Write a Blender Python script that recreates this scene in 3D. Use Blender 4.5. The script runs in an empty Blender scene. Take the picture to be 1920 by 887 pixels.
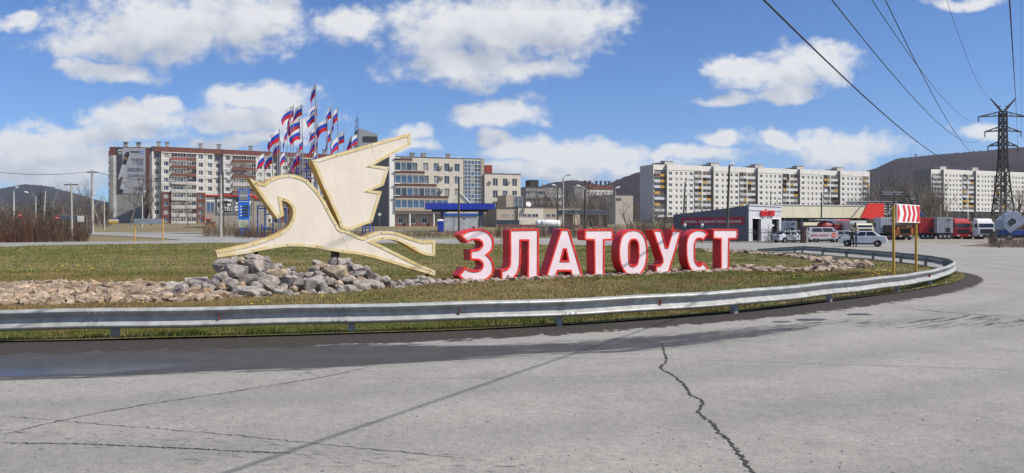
import bpy, bmesh, math, random
import numpy as np
from mathutils import Vector, Matrix, geometry, noise as mnoise

# ------------------------------------------------------------------ camera, sky, sun, exposure
random.seed(7); RNG = np.random.default_rng(7)
scene = bpy.context.scene
C = scene.collection
F, HX, HY, CH = 1478.0, 960.0, 430.0, 1.65          # focal length in photo pixels, horizon, eye height
cd = bpy.data.cameras.new('camera'); cam = bpy.data.objects.new('camera', cd); C.objects.link(cam)
cd.sensor_width = 36.0; cd.lens = 36.0 * F / 1920.0; cd.shift_y = -(443.5 - HY) / 1920.0
cd.clip_start = 0.1; cd.clip_end = 20000
cam.location = (0, 0, CH); cam.rotation_euler = (math.pi / 2, 0, 0)
scene.camera = cam
scene.view_settings.view_transform = 'Standard'; scene.view_settings.look = 'None'
scene.view_settings.exposure = 0.21; scene.view_settings.gamma = 1.0
scene.render.engine = 'CYCLES'
scene.cycles.max_bounces = 4; scene.cycles.diffuse_bounces = 2; scene.cycles.glossy_bounces = 2; scene.cycles.transmission_bounces = 2
scene.cycles.use_denoising = True
SUN_EL = math.radians(48.5); SUN_H = Vector((0.95, -0.31)).normalized()
SUN = Vector((SUN_H.x * math.cos(SUN_EL), SUN_H.y * math.cos(SUN_EL), math.sin(SUN_EL)))
sd = bpy.data.lights.new('sun', 'SUN'); sd.energy = 5.0; sd.angle = math.radians(0.55); sd.color = (1.0, 0.94, 0.85)
sun = bpy.data.objects.new('sun', sd); C.objects.link(sun)
sun.rotation_euler = SUN.to_track_quat('Z', 'Y').to_euler(); sun.location = (40, -20, 60)

def build_world():
    w = bpy.data.worlds.new('World'); scene.world = w; w.use_nodes = True
    nt = w.node_tree; N = nt.nodes; L = nt.links; N.clear()
    out = N.new('ShaderNodeOutputWorld'); bg = N.new('ShaderNodeBackground'); bg.inputs['Strength'].default_value = 0.075
    L.new(bg.outputs[0], out.inputs[0])
    sky = N.new('ShaderNodeTexSky'); sky.sky_type = 'NISHITA'; sky.sun_disc = False
    sky.sun_elevation = SUN_EL; sky.sun_rotation = math.atan2(SUN_H.x, SUN_H.y)
    sky.air_density = 0.8; sky.dust_density = 0.5; sky.ozone_density = 2.0; sky.altitude = 400
    # clouds: soft ellipsoidal heaps placed by direction, broken up by noise
    clouds = [(330,48,235,62),(190,78,105,40),(450,40,115,62),(215,136,85,20),(662,58,55,36),
      (940,45,205,58),(820,85,85,38),(1060,30,110,40),(880,122,150,33),(1000,128,62,24),(738,124,28,12),(920,212,76,26),
      (490,188,85,30),(480,226,125,24),(225,222,105,24),(302,204,38,26),(245,242,110,26),
      (60,285,95,42),(110,305,150,42),(450,266,110,14),(20,42,38,20),(230,300,90,26),(40,325,120,28),(360,296,120,18),(120,250,70,24),(120,335,160,22),(560,130,28,14),
      (776,254,24,26),(765,280,40,16),(920,258,36,18),(975,285,62,24),(1060,292,100,28),
      (1130,306,90,22),(1000,318,260,16),(1226,82,24,10),(1190,238,36,10),(1262,200,18,12),(1440,138,105,28),
      (1540,116,72,30),(1370,128,60,16),(1360,178,55,12),(1480,168,60,20),(1648,179,38,9),(1570,280,112,30),(1600,262,60,24),
      (1480,272,36,22),(1380,262,42,16),(1320,295,92,17),(1222,303,38,16),(1800,6,58,12),
      (1760,95,13,7),(1830,97,11,7),(1832,248,46,17),(1900,300,60,14)]
    clouds = [c for c in clouds if c[2] >= 40 or c[3] >= 16]      # the smallest puffs are left to the noise
    def cloud_group(full):
        g = bpy.data.node_groups.new('cloud_field', 'ShaderNodeTree')
        g.interface.new_socket('P', in_out='INPUT', socket_type='NodeSocketVector')
        g.interface.new_socket('D', in_out='OUTPUT', socket_type='NodeSocketFloat')
        gn, gl = g.nodes, g.links
        gi = gn.new('NodeGroupInput'); go = gn.new('NodeGroupOutput')
        def vm(op, a, b=None, c=None):
            n = gn.new('ShaderNodeVectorMath'); n.operation = op
            for i, s in enumerate((a, b, c)):
                if s is None: continue
                if isinstance(s, tuple): n.inputs[i].default_value = s
                else: gl.new(s, n.inputs[i])
            return n
        def ma(op, a, b=None, c=None, clamp=False):
            n = gn.new('ShaderNodeMath'); n.operation = op; n.use_clamp = clamp
            for i, s in enumerate((a, b, c)):
                if s is None: continue
                if isinstance(s, (int, float)): n.inputs[i].default_value = s
                else: gl.new(s, n.inputs[i])
            return n.outputs[0]
        P = gi.outputs[0]
        def nz(scale, det, rough, sx=1.0, sy=1.4, off=0.0, dist=0.0):
            m = vm('MULTIPLY_ADD', P, (sx, sy, 1), (off, off * .7, off)).outputs[0]
            n = gn.new('ShaderNodeTexNoise'); n.noise_dimensions = '2D'
            n.inputs['Scale'].default_value = scale; n.inputs['Detail'].default_value = det; n.inputs['Roughness'].default_value = rough
            n.inputs['Distortion'].default_value = dist
            gl.new(m, n.inputs['Vector']); return n
        # warp the position so that heaps lose their elliptic outline
        wn = nz(9, 3, .55)
        ws = vm('MULTIPLY_ADD', wn.outputs['Color'], (.085, .05, 0), (-.0425, -.025, 0)).outputs[0]
        Pw = vm('ADD', P, ws).outputs[0]
        cur = None
        for (cx, cy, rx, ry) in (clouds if full else [c for c in clouds if c[2] >= 36]):
            k_ = .85 if rx < 42 else 1.0; u0, v0 = (cx - HX) / F, (HY - cy) / F; ru, rv = rx / F * k_, ry / F * k_   # small ones stay wisps
            q = vm('MULTIPLY_ADD', Pw, (1 / ru, 1 / rv, 0), (-u0 / ru, -v0 / rv, 0)).outputs[0]
            d = vm('DOT_PRODUCT', q, q).outputs['Value']
            cur = d if cur is None else ma('MINIMUM', cur, d)
        f = ma('SUBTRACT', 1.0, ma('POWER', cur, .6))
        f = ma('MAXIMUM', f, -2.0)
        # the same weather goes on outside the picture
        sep = gn.new('ShaderNodeSeparateXYZ'); gl.new(P, sep.inputs[0])
        outm = ma('MAXIMUM', ma('GREATER_THAN', sep.outputs[1], .31), ma('GREATER_THAN', ma('ABSOLUTE', sep.outputs[0]), .68))
        gnz = nz(2.6, 2, .5, off=3.3)
        f2 = ma('MULTIPLY_ADD', gnz.outputs['Fac'], 5.0, -2.75)
        f2 = ma('ADD', f2, ma('MULTIPLY_ADD', outm, 3.0, -3.0))
        f = ma('MAXIMUM', f, f2)
        fb = nz(20, 8 if full else 2, .56, off=1.7).outputs['Fac']
        f = ma('MULTIPLY_ADD', ma('SUBTRACT', fb, .5), 1.7, f)
        if full: f = ma('MULTIPLY_ADD', ma('SUBTRACT', nz(60, 4, .6, off=4.7).outputs['Fac'], .5), .85, f)
        gl.new(f, go.inputs[0])
        return g
    g_full, g_low = cloud_group(True), cloud_group(False)
    tc = N.new('ShaderNodeTexCoord'); sp = N.new('ShaderNodeSeparateXYZ'); L.new(tc.outputs['Generated'], sp.inputs[0])
    def mw(op, a, b=None, c=None, clamp=False):
        n = N.new('ShaderNodeMath'); n.operation = op; n.use_clamp = clamp
        for i, s in enumerate((a, b, c)):
            if s is None: continue
            if isinstance(s, (int, float)): n.inputs[i].default_value = s
            else: L.new(s, n.inputs[i])
        return n.outputs[0]
    ay = mw('MAXIMUM', mw('ABSOLUTE', sp.outputs[1]), .12)
    u = mw('DIVIDE', sp.outputs[0], ay); v = mw('DIVIDE', sp.outputs[2], ay)
    cb = N.new('ShaderNodeCombineXYZ'); L.new(u, cb.inputs[0]); L.new(v, cb.inputs[1])
    def field(off, g):
        gnode = N.new('ShaderNodeGroup'); gnode.node_tree = g
        a = N.new('ShaderNodeVectorMath'); a.operation = 'ADD'; L.new(cb.outputs[0], a.inputs[0]); a.inputs[1].default_value = off
        L.new(a.outputs[0], gnode.inputs[0]); return gnode.outputs[0]
    f0 = field((0, 0, 0), g_full); f1 = field((.02, .032, 0), g_low)
    dens = mw('MULTIPLY', mw('ADD', f0, .56), .9, clamp=True)
    above = mw('GREATER_THAN', sp.outputs[2], -.01)
    dens = mw('MULTIPLY', dens, above)
    sm = N.new('ShaderNodeMapRange'); sm.interpolation_type = 'SMOOTHSTEP'; L.new(dens, sm.inputs[0])
    lit = mw('MULTIPLY_ADD', mw('MINIMUM', mw('SUBTRACT', f0, f1), .9), .40, .56)
    lit = mw('ADD', lit, mw('MULTIPLY_ADD', mw('MINIMUM', f0, 1.2), -.24, .09), clamp=True)
    ramp = N.new('ShaderNodeValToRGB'); L.new(lit, ramp.inputs[0])
    e = ramp.color_ramp.elements; e[0].position = .12; e[0].color = (.44, .49, .60, 1); e[1].position = .98; e[1].color = (1.0, .99, .98, 1)
    m = e.new(.48); m.color = (.69, .72, .79, 1); m = e.new(.74); m.color = (.90, .91, .93, 1)
    sc = N.new('ShaderNodeVectorMath'); sc.operation = 'SCALE'; L.new(ramp.outputs[0], sc.inputs[0]); sc.inputs['Scale'].default_value = 10.4
    hs = N.new('ShaderNodeHueSaturation'); hs.inputs['Saturation'].default_value = 1.06; hs.inputs['Value'].default_value = 1.0
    wb = N.new('ShaderNodeVectorMath'); wb.operation = 'MULTIPLY'; L.new(sky.outputs[0], wb.inputs[0]); wb.inputs[1].default_value = (.80, 1.12, 1.56)   # camera white balance
    L.new(wb.outputs[0], hs.inputs['Color'])
    mx = N.new('ShaderNodeMix'); mx.data_type = 'RGBA'
    L.new(mw('MULTIPLY', sm.outputs[0], .96), mx.inputs[0]); L.new(hs.outputs[0], mx.inputs[6]); L.new(sc.outputs[0], mx.inputs[7])
    L.new(mx.outputs[2], bg.inputs[0])
build_world()
scene.world.cycles.sampling_method = 'MANUAL'; scene.world.cycles.sample_map_resolution = 256

# ------------------------------------------------------------------ materials
def lin(r, g, b):
    return tuple(((c / 255) / 12.92 if c / 255 <= .04045 else ((c / 255 + .055) / 1.055) ** 2.4) for c in (r, g, b))
MATS = {}
def mat(name, col, rough=.7, metal=0.0, var=.12, vscale=3.0, bump=0.0, bscale=40.0, spec=.4, col2=None, emit=None, trans=0.0, coat=0.0):
    if name in MATS: return MATS[name]
    m = bpy.data.materials.new(name); m.use_nodes = True; MATS[name] = m
    nt = m.node_tree; N = nt.nodes; L = nt.links; b = N['Principled BSDF']
    b.inputs['Roughness'].default_value = rough; b.inputs['Metallic'].default_value = metal
    b.inputs['Specular IOR Level'].default_value = spec; b.inputs['Coat Weight'].default_value = coat
    tc = N.new('ShaderNodeTexCoord'); n = N.new('ShaderNodeTexNoise'); n.inputs['Scale'].default_value = vscale
    n.inputs['Detail'].default_value = 6; n.inputs['Roughness'].default_value = .62; L.new(tc.outputs['Object'], n.inputs['Vector'])
    r = N.new('ShaderNodeValToRGB'); L.new(n.outputs['Fac'], r.inputs[0])
    c2 = col2 if col2 else tuple(c * (1 - var * 2) for c in col)
    c1 = tuple(min(1, c * (1 + var)) for c in col) if not col2 else col
    r.color_ramp.elements[0].position = .33; r.color_ramp.elements[0].color = (*c2, 1)
    r.color_ramp.elements[1].position = .68; r.color_ramp.elements[1].color = (*c1, 1)
    L.new(r.outputs[0], b.inputs['Base Color'])
    if bump:
        n2 = N.new('ShaderNodeTexNoise'); n2.inputs['Scale'].default_value = bscale; n2.inputs['Detail'].default_value = 5
        L.new(tc.outputs['Object'], n2.inputs['Vector'])
        bp = N.new('ShaderNodeBump'); bp.inputs['Strength'].default_value = bump; bp.inputs['Distance'].default_value = .02
        L.new(n2.outputs['Fac'], bp.inputs['Height']); L.new(bp.outputs[0], b.inputs['Normal'])
    if emit: b.inputs['Emission Color'].default_value = (*emit[0], 1); b.inputs['Emission Strength'].default_value = emit[1]
    if trans: b.inputs['Transmission Weight'].default_value = trans
    return m

# ------------------------------------------------------------------ mesh helpers
MW = {}
class MB:
    def __init__(s): s.v = []; s.f = []; s.m = []
    def add(s, vs, fs, m=0):
        o = len(s.v); s.v += [tuple(p) for p in vs]
        for f in fs: s.f.append(tuple(i + o for i in f)); s.m.append(m)
        return s
    def box(s, x0, x1, y0, y1, z0, z1, m=0, M=None):
        vs = [Vector((x, y, z)) for z in (z0, z1) for x, y in ((x0, y0), (x1, y0), (x1, y1), (x0, y1))]
        if M: vs = [M @ p for p in vs]
        return s.add(vs, [(3, 2, 1, 0), (4, 5, 6, 7), (0, 1, 5, 4), (1, 2, 6, 5), (2, 3, 7, 6), (3, 0, 4, 7)], m)
    def quad(s, a, b, c, d, m=0): return s.add([a, b, c, d], [(0, 1, 2, 3)], m)
    def tube(s, p0, p1, r0, r1=None, n=6, m=0, caps=True):
        return s.path([p0, p1], [r0, r0 if r1 is None else r1], n, m, caps)
    def path(s, pts, rs, n=6, m=0, caps=True):
        pts = [Vector(p) for p in pts]
        if not isinstance(rs, (list, tuple)): rs = [rs] * len(pts)
        vs = []; up = Vector((0, 0, 1))
        for i, p in enumerate(pts):
            t = (pts[min(i + 1, len(pts) - 1)] - pts[max(i - 1, 0)]).normalized()
            a = t.cross(up)
            if a.length < 1e-3: a = t.cross(Vector((0, 1, 0)))
            a.normalize(); b = a.cross(t)
            vs += [p + (a * math.cos(k * 2 * math.pi / n) + b * math.sin(k * 2 * math.pi / n)) * rs[i] for k in range(n)]
        fs = [(i * n + k, i * n + (k + 1) % n, (i + 1) * n + (k + 1) % n, (i + 1) * n + k) for i in range(len(pts) - 1) for k in range(n)]
        if caps: fs += [tuple(range(n - 1, -1, -1)), tuple(range((len(pts) - 1) * n, len(pts) * n))]
        return s.add(vs, fs, m)
    def lathe(s, prof, n=16, m=0, M=None):
        vs = [Vector((r * math.cos(k * 2 * math.pi / n), r * math.sin(k * 2 * math.pi / n), z)) for r, z in prof for k in range(n)]
        if M: vs = [M @ p for p in vs]
        fs = [(i * n + k, i * n + (k + 1) % n, (i + 1) * n + (k + 1) % n, (i + 1) * n + k) for i in range(len(prof) - 1) for k in range(n)]
        fs += [tuple(range(n - 1, -1, -1)), tuple(range((len(prof) - 1) * n, len(prof) * n))]
        return s.add(vs, fs, m)
    def prism(s, loops, fn, c0, c1, mcap=0, mside=0, back=True):
        """loops: outer loop and holes as (a, b); fn(a, b, c) -> point; c0 is the front cap"""
        tri = geometry.tessellate_polygon([[Vector((a, b, 0)) for a, b in lp] for lp in loops])
        flat = [p for lp in loops for p in lp]; n = len(flat)
        o = len(s.v); s.v += [tuple(fn(a, b, c0)) for a, b in flat] + [tuple(fn(a, b, c1)) for a, b in flat]
        for t in tri:
            s.f.append(tuple(i + o for i in t)); s.m.append(mcap)
            if back: s.f.append(tuple(i + o + n for i in reversed(t))); s.m.append(mside)
        k = 0
        for lp in loops:
            q = len(lp)
            for i in range(q):
                j = (i + 1) % q; s.f.append((o + k + i, o + k + j, o + k + j + n, o + k + i + n)); s.m.append(mside)
            k += q
        return s
    def mesh(s, name, mats, smooth=False, recalc=True):
        me = bpy.data.meshes.new(name); me.from_pydata(s.v, [], s.f)
        mats = mats if isinstance(mats, (list, tuple)) else [mats]
        for x in mats: me.materials.append(x)
        if len(mats) > 1: me.polygons.foreach_set('material_index', s.m)
        if recalc and len(s.f) < 4000:
            bm = bmesh.new(); bm.from_mesh(me); bmesh.ops.recalc_face_normals(bm, faces=bm.faces); bm.to_mesh(me); bm.free()
        if smooth: me.polygons.foreach_set('use_smooth', [True] * len(me.polygons))
        me.update(); return me
    def build(s, name, mats, parent=None, world=False, smooth=False, bevel=0.0):
        if world and parent is not None:
            M = MW[parent.name].inverted(); s.v = [tuple(M @ Vector(p)) for p in s.v]
        return link(name, s.mesh(name, mats, smooth), parent, bevel=bevel)
def link(name, me, parent=None, M=None, bevel=0.0):
    o = bpy.data.objects.new(name, me); C.objects.link(o)
    if parent is not None: o.parent = parent
    if M is not None: o.matrix_local = M
    if bevel:
        b = o.modifiers.new('bevel', 'BEVEL'); b.width = bevel; b.segments = 2; b.limit_method = 'ANGLE'; b.angle_limit = .6
    return o
def tag(o, label, cat, group=None):
    o['label'] = label; o['category'] = cat
    if group: o['group'] = group
    return o
def thing(name, label, cat, loc=(0, 0, 0), rz=0.0, group=None):
    o = bpy.data.objects.new(name, None); C.objects.link(o); o.empty_display_size = .2
    o.location = loc; o.rotation_euler = (0, 0, rz); MW[o.name] = Matrix.Translation(Vector(loc)) @ Matrix.Rotation(rz, 4, 'Z')
    return tag(o, label, cat, group)
def struct(o): o['kind'] = 'structure'; return o
def stuff(o): o['kind'] = 'stuff'; return o
UNIT = {}
def bar(parent, name, p0, p1, r, m, n=5):
    """a straight bar between two local points: shared unit tube, own transform"""
    key = (m.name, n)
    if key not in UNIT: UNIT[key] = MB().tube((0, 0, 0), (0, 0, 1), 1, 1, n).mesh(name, m)
    p0, p1 = Vector(p0), Vector(p1); d = p1 - p0
    M = Matrix.Translation(p0) @ d.to_track_quat('Z', 'Y').to_matrix().to_4x4() @ Matrix.Diagonal((r, r, d.length, 1))
    return link(name, UNIT[key], parent, M)
def text_mesh(body, size, m, depth=.02, bold=0.0, sx=1.0, name='lettering'):
    cu = bpy.data.curves.new('text', 'FONT'); cu.body = body; cu.size = size; cu.extrude = depth; cu.align_x = 'CENTER'; cu.align_y = 'CENTER'
    cu.offset = bold; cu.resolution_u = 2
    ob = bpy.data.objects.new('text', cu); C.objects.link(ob)
    dg = bpy.context.evaluated_depsgraph_get(); me = bpy.data.meshes.new_from_object(ob.evaluated_get(dg))
    bpy.data.objects.remove(ob); bpy.data.curves.remove(cu)
    me.name = name; me.materials.clear(); me.materials.append(m)
    if sx != 1.0: me.transform(Matrix.Diagonal((sx, 1, 1, 1)))
    return me
UPRIGHT = Matrix.Rotation(math.pi / 2, 4, 'X')       # text plane -> facing local -y

# ------------------------------------------------------------------ terrain
def sstep(a, b, x):
    t = np.clip((np.asarray(x, float) - a) / (b - a), 0, 1); return t * t * (3 - 2 * t)
def H(X, Y):
    X = np.asarray(X, float); Y = np.asarray(Y, float)
    y0 = 86 + 52 * sstep(8, 34, X)
    d = np.clip(Y - y0, 0, 330)
    return np.where(Y > 0, d * .0195 * np.clip(d / 18, 0, 1), 0.0)
def h(X, Y): return float(H(X, Y))
def at(x, y, Y): return Vector(((x - HX) / F * Y, Y, CH + (HY - y) / F * Y))
def gnd(x, y, z=0.0):
    Y = F * (CH - z) / (y - HY); return Vector(((x - HX) / F * Y, Y, z))
def col(x, Y):                                            # foot of something seen in column x, Y metres away
    X = (x - HX) / F * Y; return Vector((X, Y, h(X, Y)))
def zat(y, Y): return CH + (HY - y) / F * Y
def crv(pts, n=8, closed=False):
    P = [Vector(p) for p in pts]; out = []; m = len(P)
    rng = range(m if closed else m - 1)
    for i in rng:
        g = (lambda k: P[k % m]) if closed else (lambda k: P[min(max(k, 0), m - 1)])
        a, b, c, d = g(i - 1), g(i), g(i + 1), g(i + 2)
        for k in range(n):
            t = k / n; out.append(.5 * ((2 * b) + (c - a) * t + (2 * a - 5 * b + 4 * c - d) * t * t + (3 * b - a - 3 * c + d) * t ** 3))
    if not closed: out.append(P[-1])
    return out
def grid_mesh(name, xs, ys, zf, m, keep=None, attrs=None):
    xs, ys = np.asarray(xs, float), np.asarray(ys, float); Xg, Yg = np.meshgrid(xs, ys); Z = zf(Xg, Yg)
    nx, ny = len(xs), len(ys); co = np.stack([Xg, Yg, Z], -1).reshape(-1, 3)
    idx = np.arange(nx * ny).reshape(ny, nx)
    q = np.stack([idx[:-1, :-1], idx[:-1, 1:], idx[1:, 1:], idx[1:, :-1]], -1).reshape(-1, 4)
    if keep is not None:
        cx = (Xg[:-1, :-1] + Xg[1:, 1:]) / 2; cy = (Yg[:-1, :-1] + Yg[1:, 1:]) / 2
        q = q[keep(cx, cy).reshape(-1)]
    me = np_mesh(name, co, q, m)
    for k, fn in (attrs or {}).items():
        at_ = me.attributes.new(k, 'FLOAT', 'POINT'); at_.data.foreach_set('value', fn(co[:, 0], co[:, 1]).astype(np.float32))
    return me
def np_mesh(name, co, faces, m, colors=None):
    me = bpy.data.meshes.new(name); k = faces.shape[1]
    me.vertices.add(len(co)); me.vertices.foreach_set('co', np.ascontiguousarray(co, np.float32).ravel())
    me.loops.add(faces.size); me.loops.foreach_set('vertex_index', np.ascontiguousarray(faces, np.int32).ravel())
    me.polygons.add(len(faces)); me.polygons.foreach_set('loop_start', np.arange(0, faces.size, k, dtype=np.int32))
    me.polygons.foreach_set('loop_total', np.full(len(faces), k, np.int32))
    me.materials.append(m)
    if colors is not None:
        a = me.color_attributes.new('tint', 'FLOAT_COLOR', 'POINT')
        c4 = np.ones((len(co), 4), np.float32); c4[:, :3] = colors; a.data.foreach_set('color', c4.ravel())
    me.update(calc_edges=True); me.validate(); return me
def inside(poly, X, Y):
    px = np.array([p[0] for p in poly]); py = np.array([p[1] for p in poly]); r = np.zeros(np.shape(X), bool); j = len(px) - 1
    for i in range(len(px)):
        c = ((py[i] > Y) != (py[j] > Y)) & (X < (px[j] - px[i]) * (Y - py[i]) / (py[j] - py[i] + 1e-12) + px[i]); r ^= c; j = i
    return r
def seg_dist(poly, X, Y, closed=True):
    d = np.full(np.shape(X), 1e9); n = len(poly)
    for i in range(n if closed else n - 1):
        a, b = poly[i], poly[(i + 1) % n]; dx, dy = b[0] - a[0], b[1] - a[1]; l2 = dx * dx + dy * dy + 1e-12
        t = np.clip(((X - a[0]) * dx + (Y - a[1]) * dy) / l2, 0, 1); d = np.minimum(d, np.hypot(X - a[0] - t * dx, Y - a[1] - t * dy))
    return d

# ------------------------------------------------------------------ ground, road, island
def vnoise(X, Y, s, seed=0):
    r = np.random.default_rng(seed + 100).random((64, 64)); x = np.asarray(X) / s + 1000; y = np.asarray(Y) / s + 1000
    i, j = np.floor(x).astype(int), np.floor(y).astype(int); fx, fy = x - i, y - j
    fx = fx * fx * (3 - 2 * fx); fy = fy * fy * (3 - 2 * fy); g = lambda a, b: r[a % 64, b % 64]
    return (g(i, j) * (1 - fx) + g(i + 1, j) * fx) * (1 - fy) + (g(i, j + 1) * (1 - fx) + g(i + 1, j + 1) * fx) * fy
def nodes_of(name, rough=.9):
    m = bpy.data.materials.new(name); m.use_nodes = True; b = m.node_tree.nodes['Principled BSDF']; b.inputs['Roughness'].default_value = rough
    b.inputs['Specular IOR Level'].default_value = .3; MATS[name] = m; return m, m.node_tree.nodes, m.node_tree.links, b
def n_noise(N, L, vec, scale, det=5, rough=.6, dist=0):
    n = N.new('ShaderNodeTexNoise'); n.inputs['Scale'].default_value = scale; n.inputs['Detail'].default_value = det
    n.inputs['Roughness'].default_value = rough; n.inputs['Distortion'].default_value = dist; L.new(vec, n.inputs['Vector']); return n.outputs['Fac']
def n_ramp(N, L, fac, stops):
    r = N.new('ShaderNodeValToRGB'); L.new(fac, r.inputs[0]); e = r.color_ramp.elements
    e[0].position, e[0].color = stops[0][0], (*stops[0][1], 1); e[1].position, e[1].color = stops[-1][0], (*stops[-1][1], 1)
    for p, c in stops[1:-1]: k = e.new(p); k.color = (*c, 1)
    return r.outputs[0]
def n_mix(N, L, fac, a, b, mode='MIX'):
    n = N.new('ShaderNodeMix'); n.data_type = 'RGBA'; n.blend_type = mode
    for s, i in ((fac, 0), (a, 6), (b, 7)):
        if isinstance(s, (int, float)): n.inputs[i].default_value = s
        elif isinstance(s, tuple): n.inputs[i].default_value = (*s, 1)
        else: L.new(s, n.inputs[i])
    return n.outputs[2]
def n_math(N, L, op, a, b=None, c=None, clamp=False):
    n = N.new('ShaderNodeMath'); n.operation = op; n.use_clamp = clamp
    for i, s in enumerate((a, b, c)):
        if s is None: continue
        if isinstance(s, (int, float)): n.inputs[i].default_value = s
        else: L.new(s, n.inputs[i])
    return n.outputs[0]
def n_bump(N, L, b, hgt, st, dist=.01):
    bp = N.new('ShaderNodeBump'); bp.inputs['Strength'].default_value = st; bp.inputs['Distance'].default_value = dist
    L.new(hgt, bp.inputs['Height']); L.new(bp.outputs[0], b.inputs['Normal'])

def mat_ground():
    m, N, L, b = nodes_of('dry_ground', .95); tc = N.new('ShaderNodeTexCoord'); v = tc.outputs['Object']
    f = n_math(N, L, 'ADD', n_math(N, L, 'MULTIPLY', n_noise(N, L, v, .06, 6), .6), n_math(N, L, 'MULTIPLY', n_noise(N, L, v, .9, 6, .7), .4))
    c = n_ramp(N, L, f, [(.36, lin(92, 80, 66)), (.48, lin(118, 104, 82)), (.56, lin(112, 108, 72)), (.68, lin(134, 122, 96))])
    L.new(c, b.inputs['Base Color']); n_bump(N, L, b, n_noise(N, L, v, 6, 6), .5, .1); return m
def mat_road():
    m, N, L, b = nodes_of('worn_asphalt', .85); tc = N.new('ShaderNodeTexCoord'); v = tc.outputs['Object']
    def attr(k): a = N.new('ShaderNodeAttribute'); a.attribute_name = k; return a.outputs['Fac']
    big = n_noise(N, L, v, .25, 5, .6); mid = n_noise(N, L, v, 2.2, 6, .65); fine = n_math(N, L, 'ADD', n_math(N, L, 'MULTIPLY', n_noise(N, L, v, 60, 3, .7), .5), n_math(N, L, 'MULTIPLY', n_noise(N, L, v, 12, 6, .85), .5))
    dry = n_ramp(N, L, n_math(N, L, 'ADD', n_math(N, L, 'MULTIPLY', big, .55), n_math(N, L, 'MULTIPLY', mid, .45)),
                 [(.34, lin(130, 127, 122)), (.5, lin(148, 145, 139)), (.66, lin(160, 157, 151))])
    dry = n_mix(N, L, n_math(N, L, 'MULTIPLY_ADD', fine, 5.0, -1.9, True), n_mix(N, L, .55, dry, (.03, .03, .03)), dry)
    lane = n_math(N, L, 'MULTIPLY', attr('lane'), n_math(N, L, 'MULTIPLY_ADD', n_noise(N, L, v, .5, 4), 1.6, -.35, True)); dry = n_mix(N, L, n_math(N, L, 'MULTIPLY', lane, .55), dry, (.09, .088, .085))
    grit = n_noise(N, L, v, 180, 2, .6); dry = n_mix(N, L, n_math(N, L, 'MULTIPLY_ADD', grit, 4, -1.75, True), dry, n_mix(N, L, .22, dry, (.5, .49, .48)))
    vo = N.new('ShaderNodeTexVoronoi'); vo.inputs['Scale'].default_value = 4.2; L.new(v, vo.inputs['Vector'])
    speck = n_math(N, L, 'LESS_THAN', vo.outputs['Distance'], n_math(N, L, 'MULTIPLY', n_noise(N, L, v, 1.1, 2), .14))
    dry = n_mix(N, L, n_math(N, L, 'MULTIPLY', speck, .7), dry, (.045, .042, .04))
    cv = N.new('ShaderNodeCombineXYZ'); L.new(n_math(N, L, 'MULTIPLY', attr('along'), .9), cv.inputs[0]); L.new(n_math(N, L, 'MULTIPLY', attr('across'), 9.0), cv.inputs[1])
    st = n_noise(N, L, cv.outputs[0], 1.0, 5, .6, 0); st2 = n_noise(N, L, cv.outputs[0], 4.5, 5, .7)
    streak = n_math(N, L, 'ADD', n_math(N, L, 'MULTIPLY_ADD', st, 4.4, -2.2), n_math(N, L, 'MULTIPLY_ADD', st2, 3.0, -1.5))
    def mask(k, gain, bias): return n_math(N, L, 'MULTIPLY', n_math(N, L, 'ADD', n_math(N, L, 'MULTIPLY_ADD', attr(k), 2.4, bias), n_math(N, L, 'MULTIPLY', streak, gain)), 3.0, clamp=True)
    wet = mask('wet', .75, -1.15)
    clump = n_math(N, L, 'MULTIPLY_ADD', n_noise(N, L, v, 3.5, 7, .68), 2.6, -1.3)
    dirt = n_math(N, L, 'MULTIPLY', n_math(N, L, 'ADD', n_math(N, L, 'MULTIPLY_ADD', attr('dirt'), 2.4, -1.15), n_math(N, L, 'MULTIPLY', clump, 1.5)), 4, clamp=True)
    pud = n_math(N, L, 'MULTIPLY', n_math(N, L, 'ADD', n_math(N, L, 'MULTIPLY_ADD', attr('puddle'), 2.2, -1.1), n_math(N, L, 'MULTIPLY', streak, .4)), 2, clamp=True)
    wetc = n_ramp(N, L, mid, [(.3, lin(38, 37, 38)), (.7, lin(58, 56, 55))])
    c = n_mix(N, L, n_math(N, L, 'MULTIPLY', wet, .9), dry, wetc)
    dc = n_ramp(N, L, n_noise(N, L, v, 14, 7, .7), [(.3, lin(40, 36, 33)), (.55, lin(60, 54, 50)), (.75, lin(80, 73, 68))])
    c = n_mix(N, L, dirt, c, dc); c = n_mix(N, L, pud, c, (.04, .04, .045)); L.new(c, b.inputs['Base Color'])
    r = n_math(N, L, 'MULTIPLY_ADD', wet, -.3, .88); r = n_math(N, L, 'MAXIMUM', r, n_math(N, L, 'MULTIPLY', dirt, .9)); r = n_math(N, L, 'MULTIPLY_ADD', pud, -.42, r)
    L.new(n_math(N, L, 'MAXIMUM', r, .04), b.inputs['Roughness'])
    hgt = n_math(N, L, 'MULTIPLY', n_math(N, L, 'ADD', fine, n_math(N, L, 'MULTIPLY', n_noise(N, L, v, 9, 6), n_math(N, L, 'MULTIPLY_ADD', dirt, 5, .6))), n_math(N, L, 'SUBTRACT', 1.0, pud))
    n_bump(N, L, b, hgt, .45, .012); return m
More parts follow.
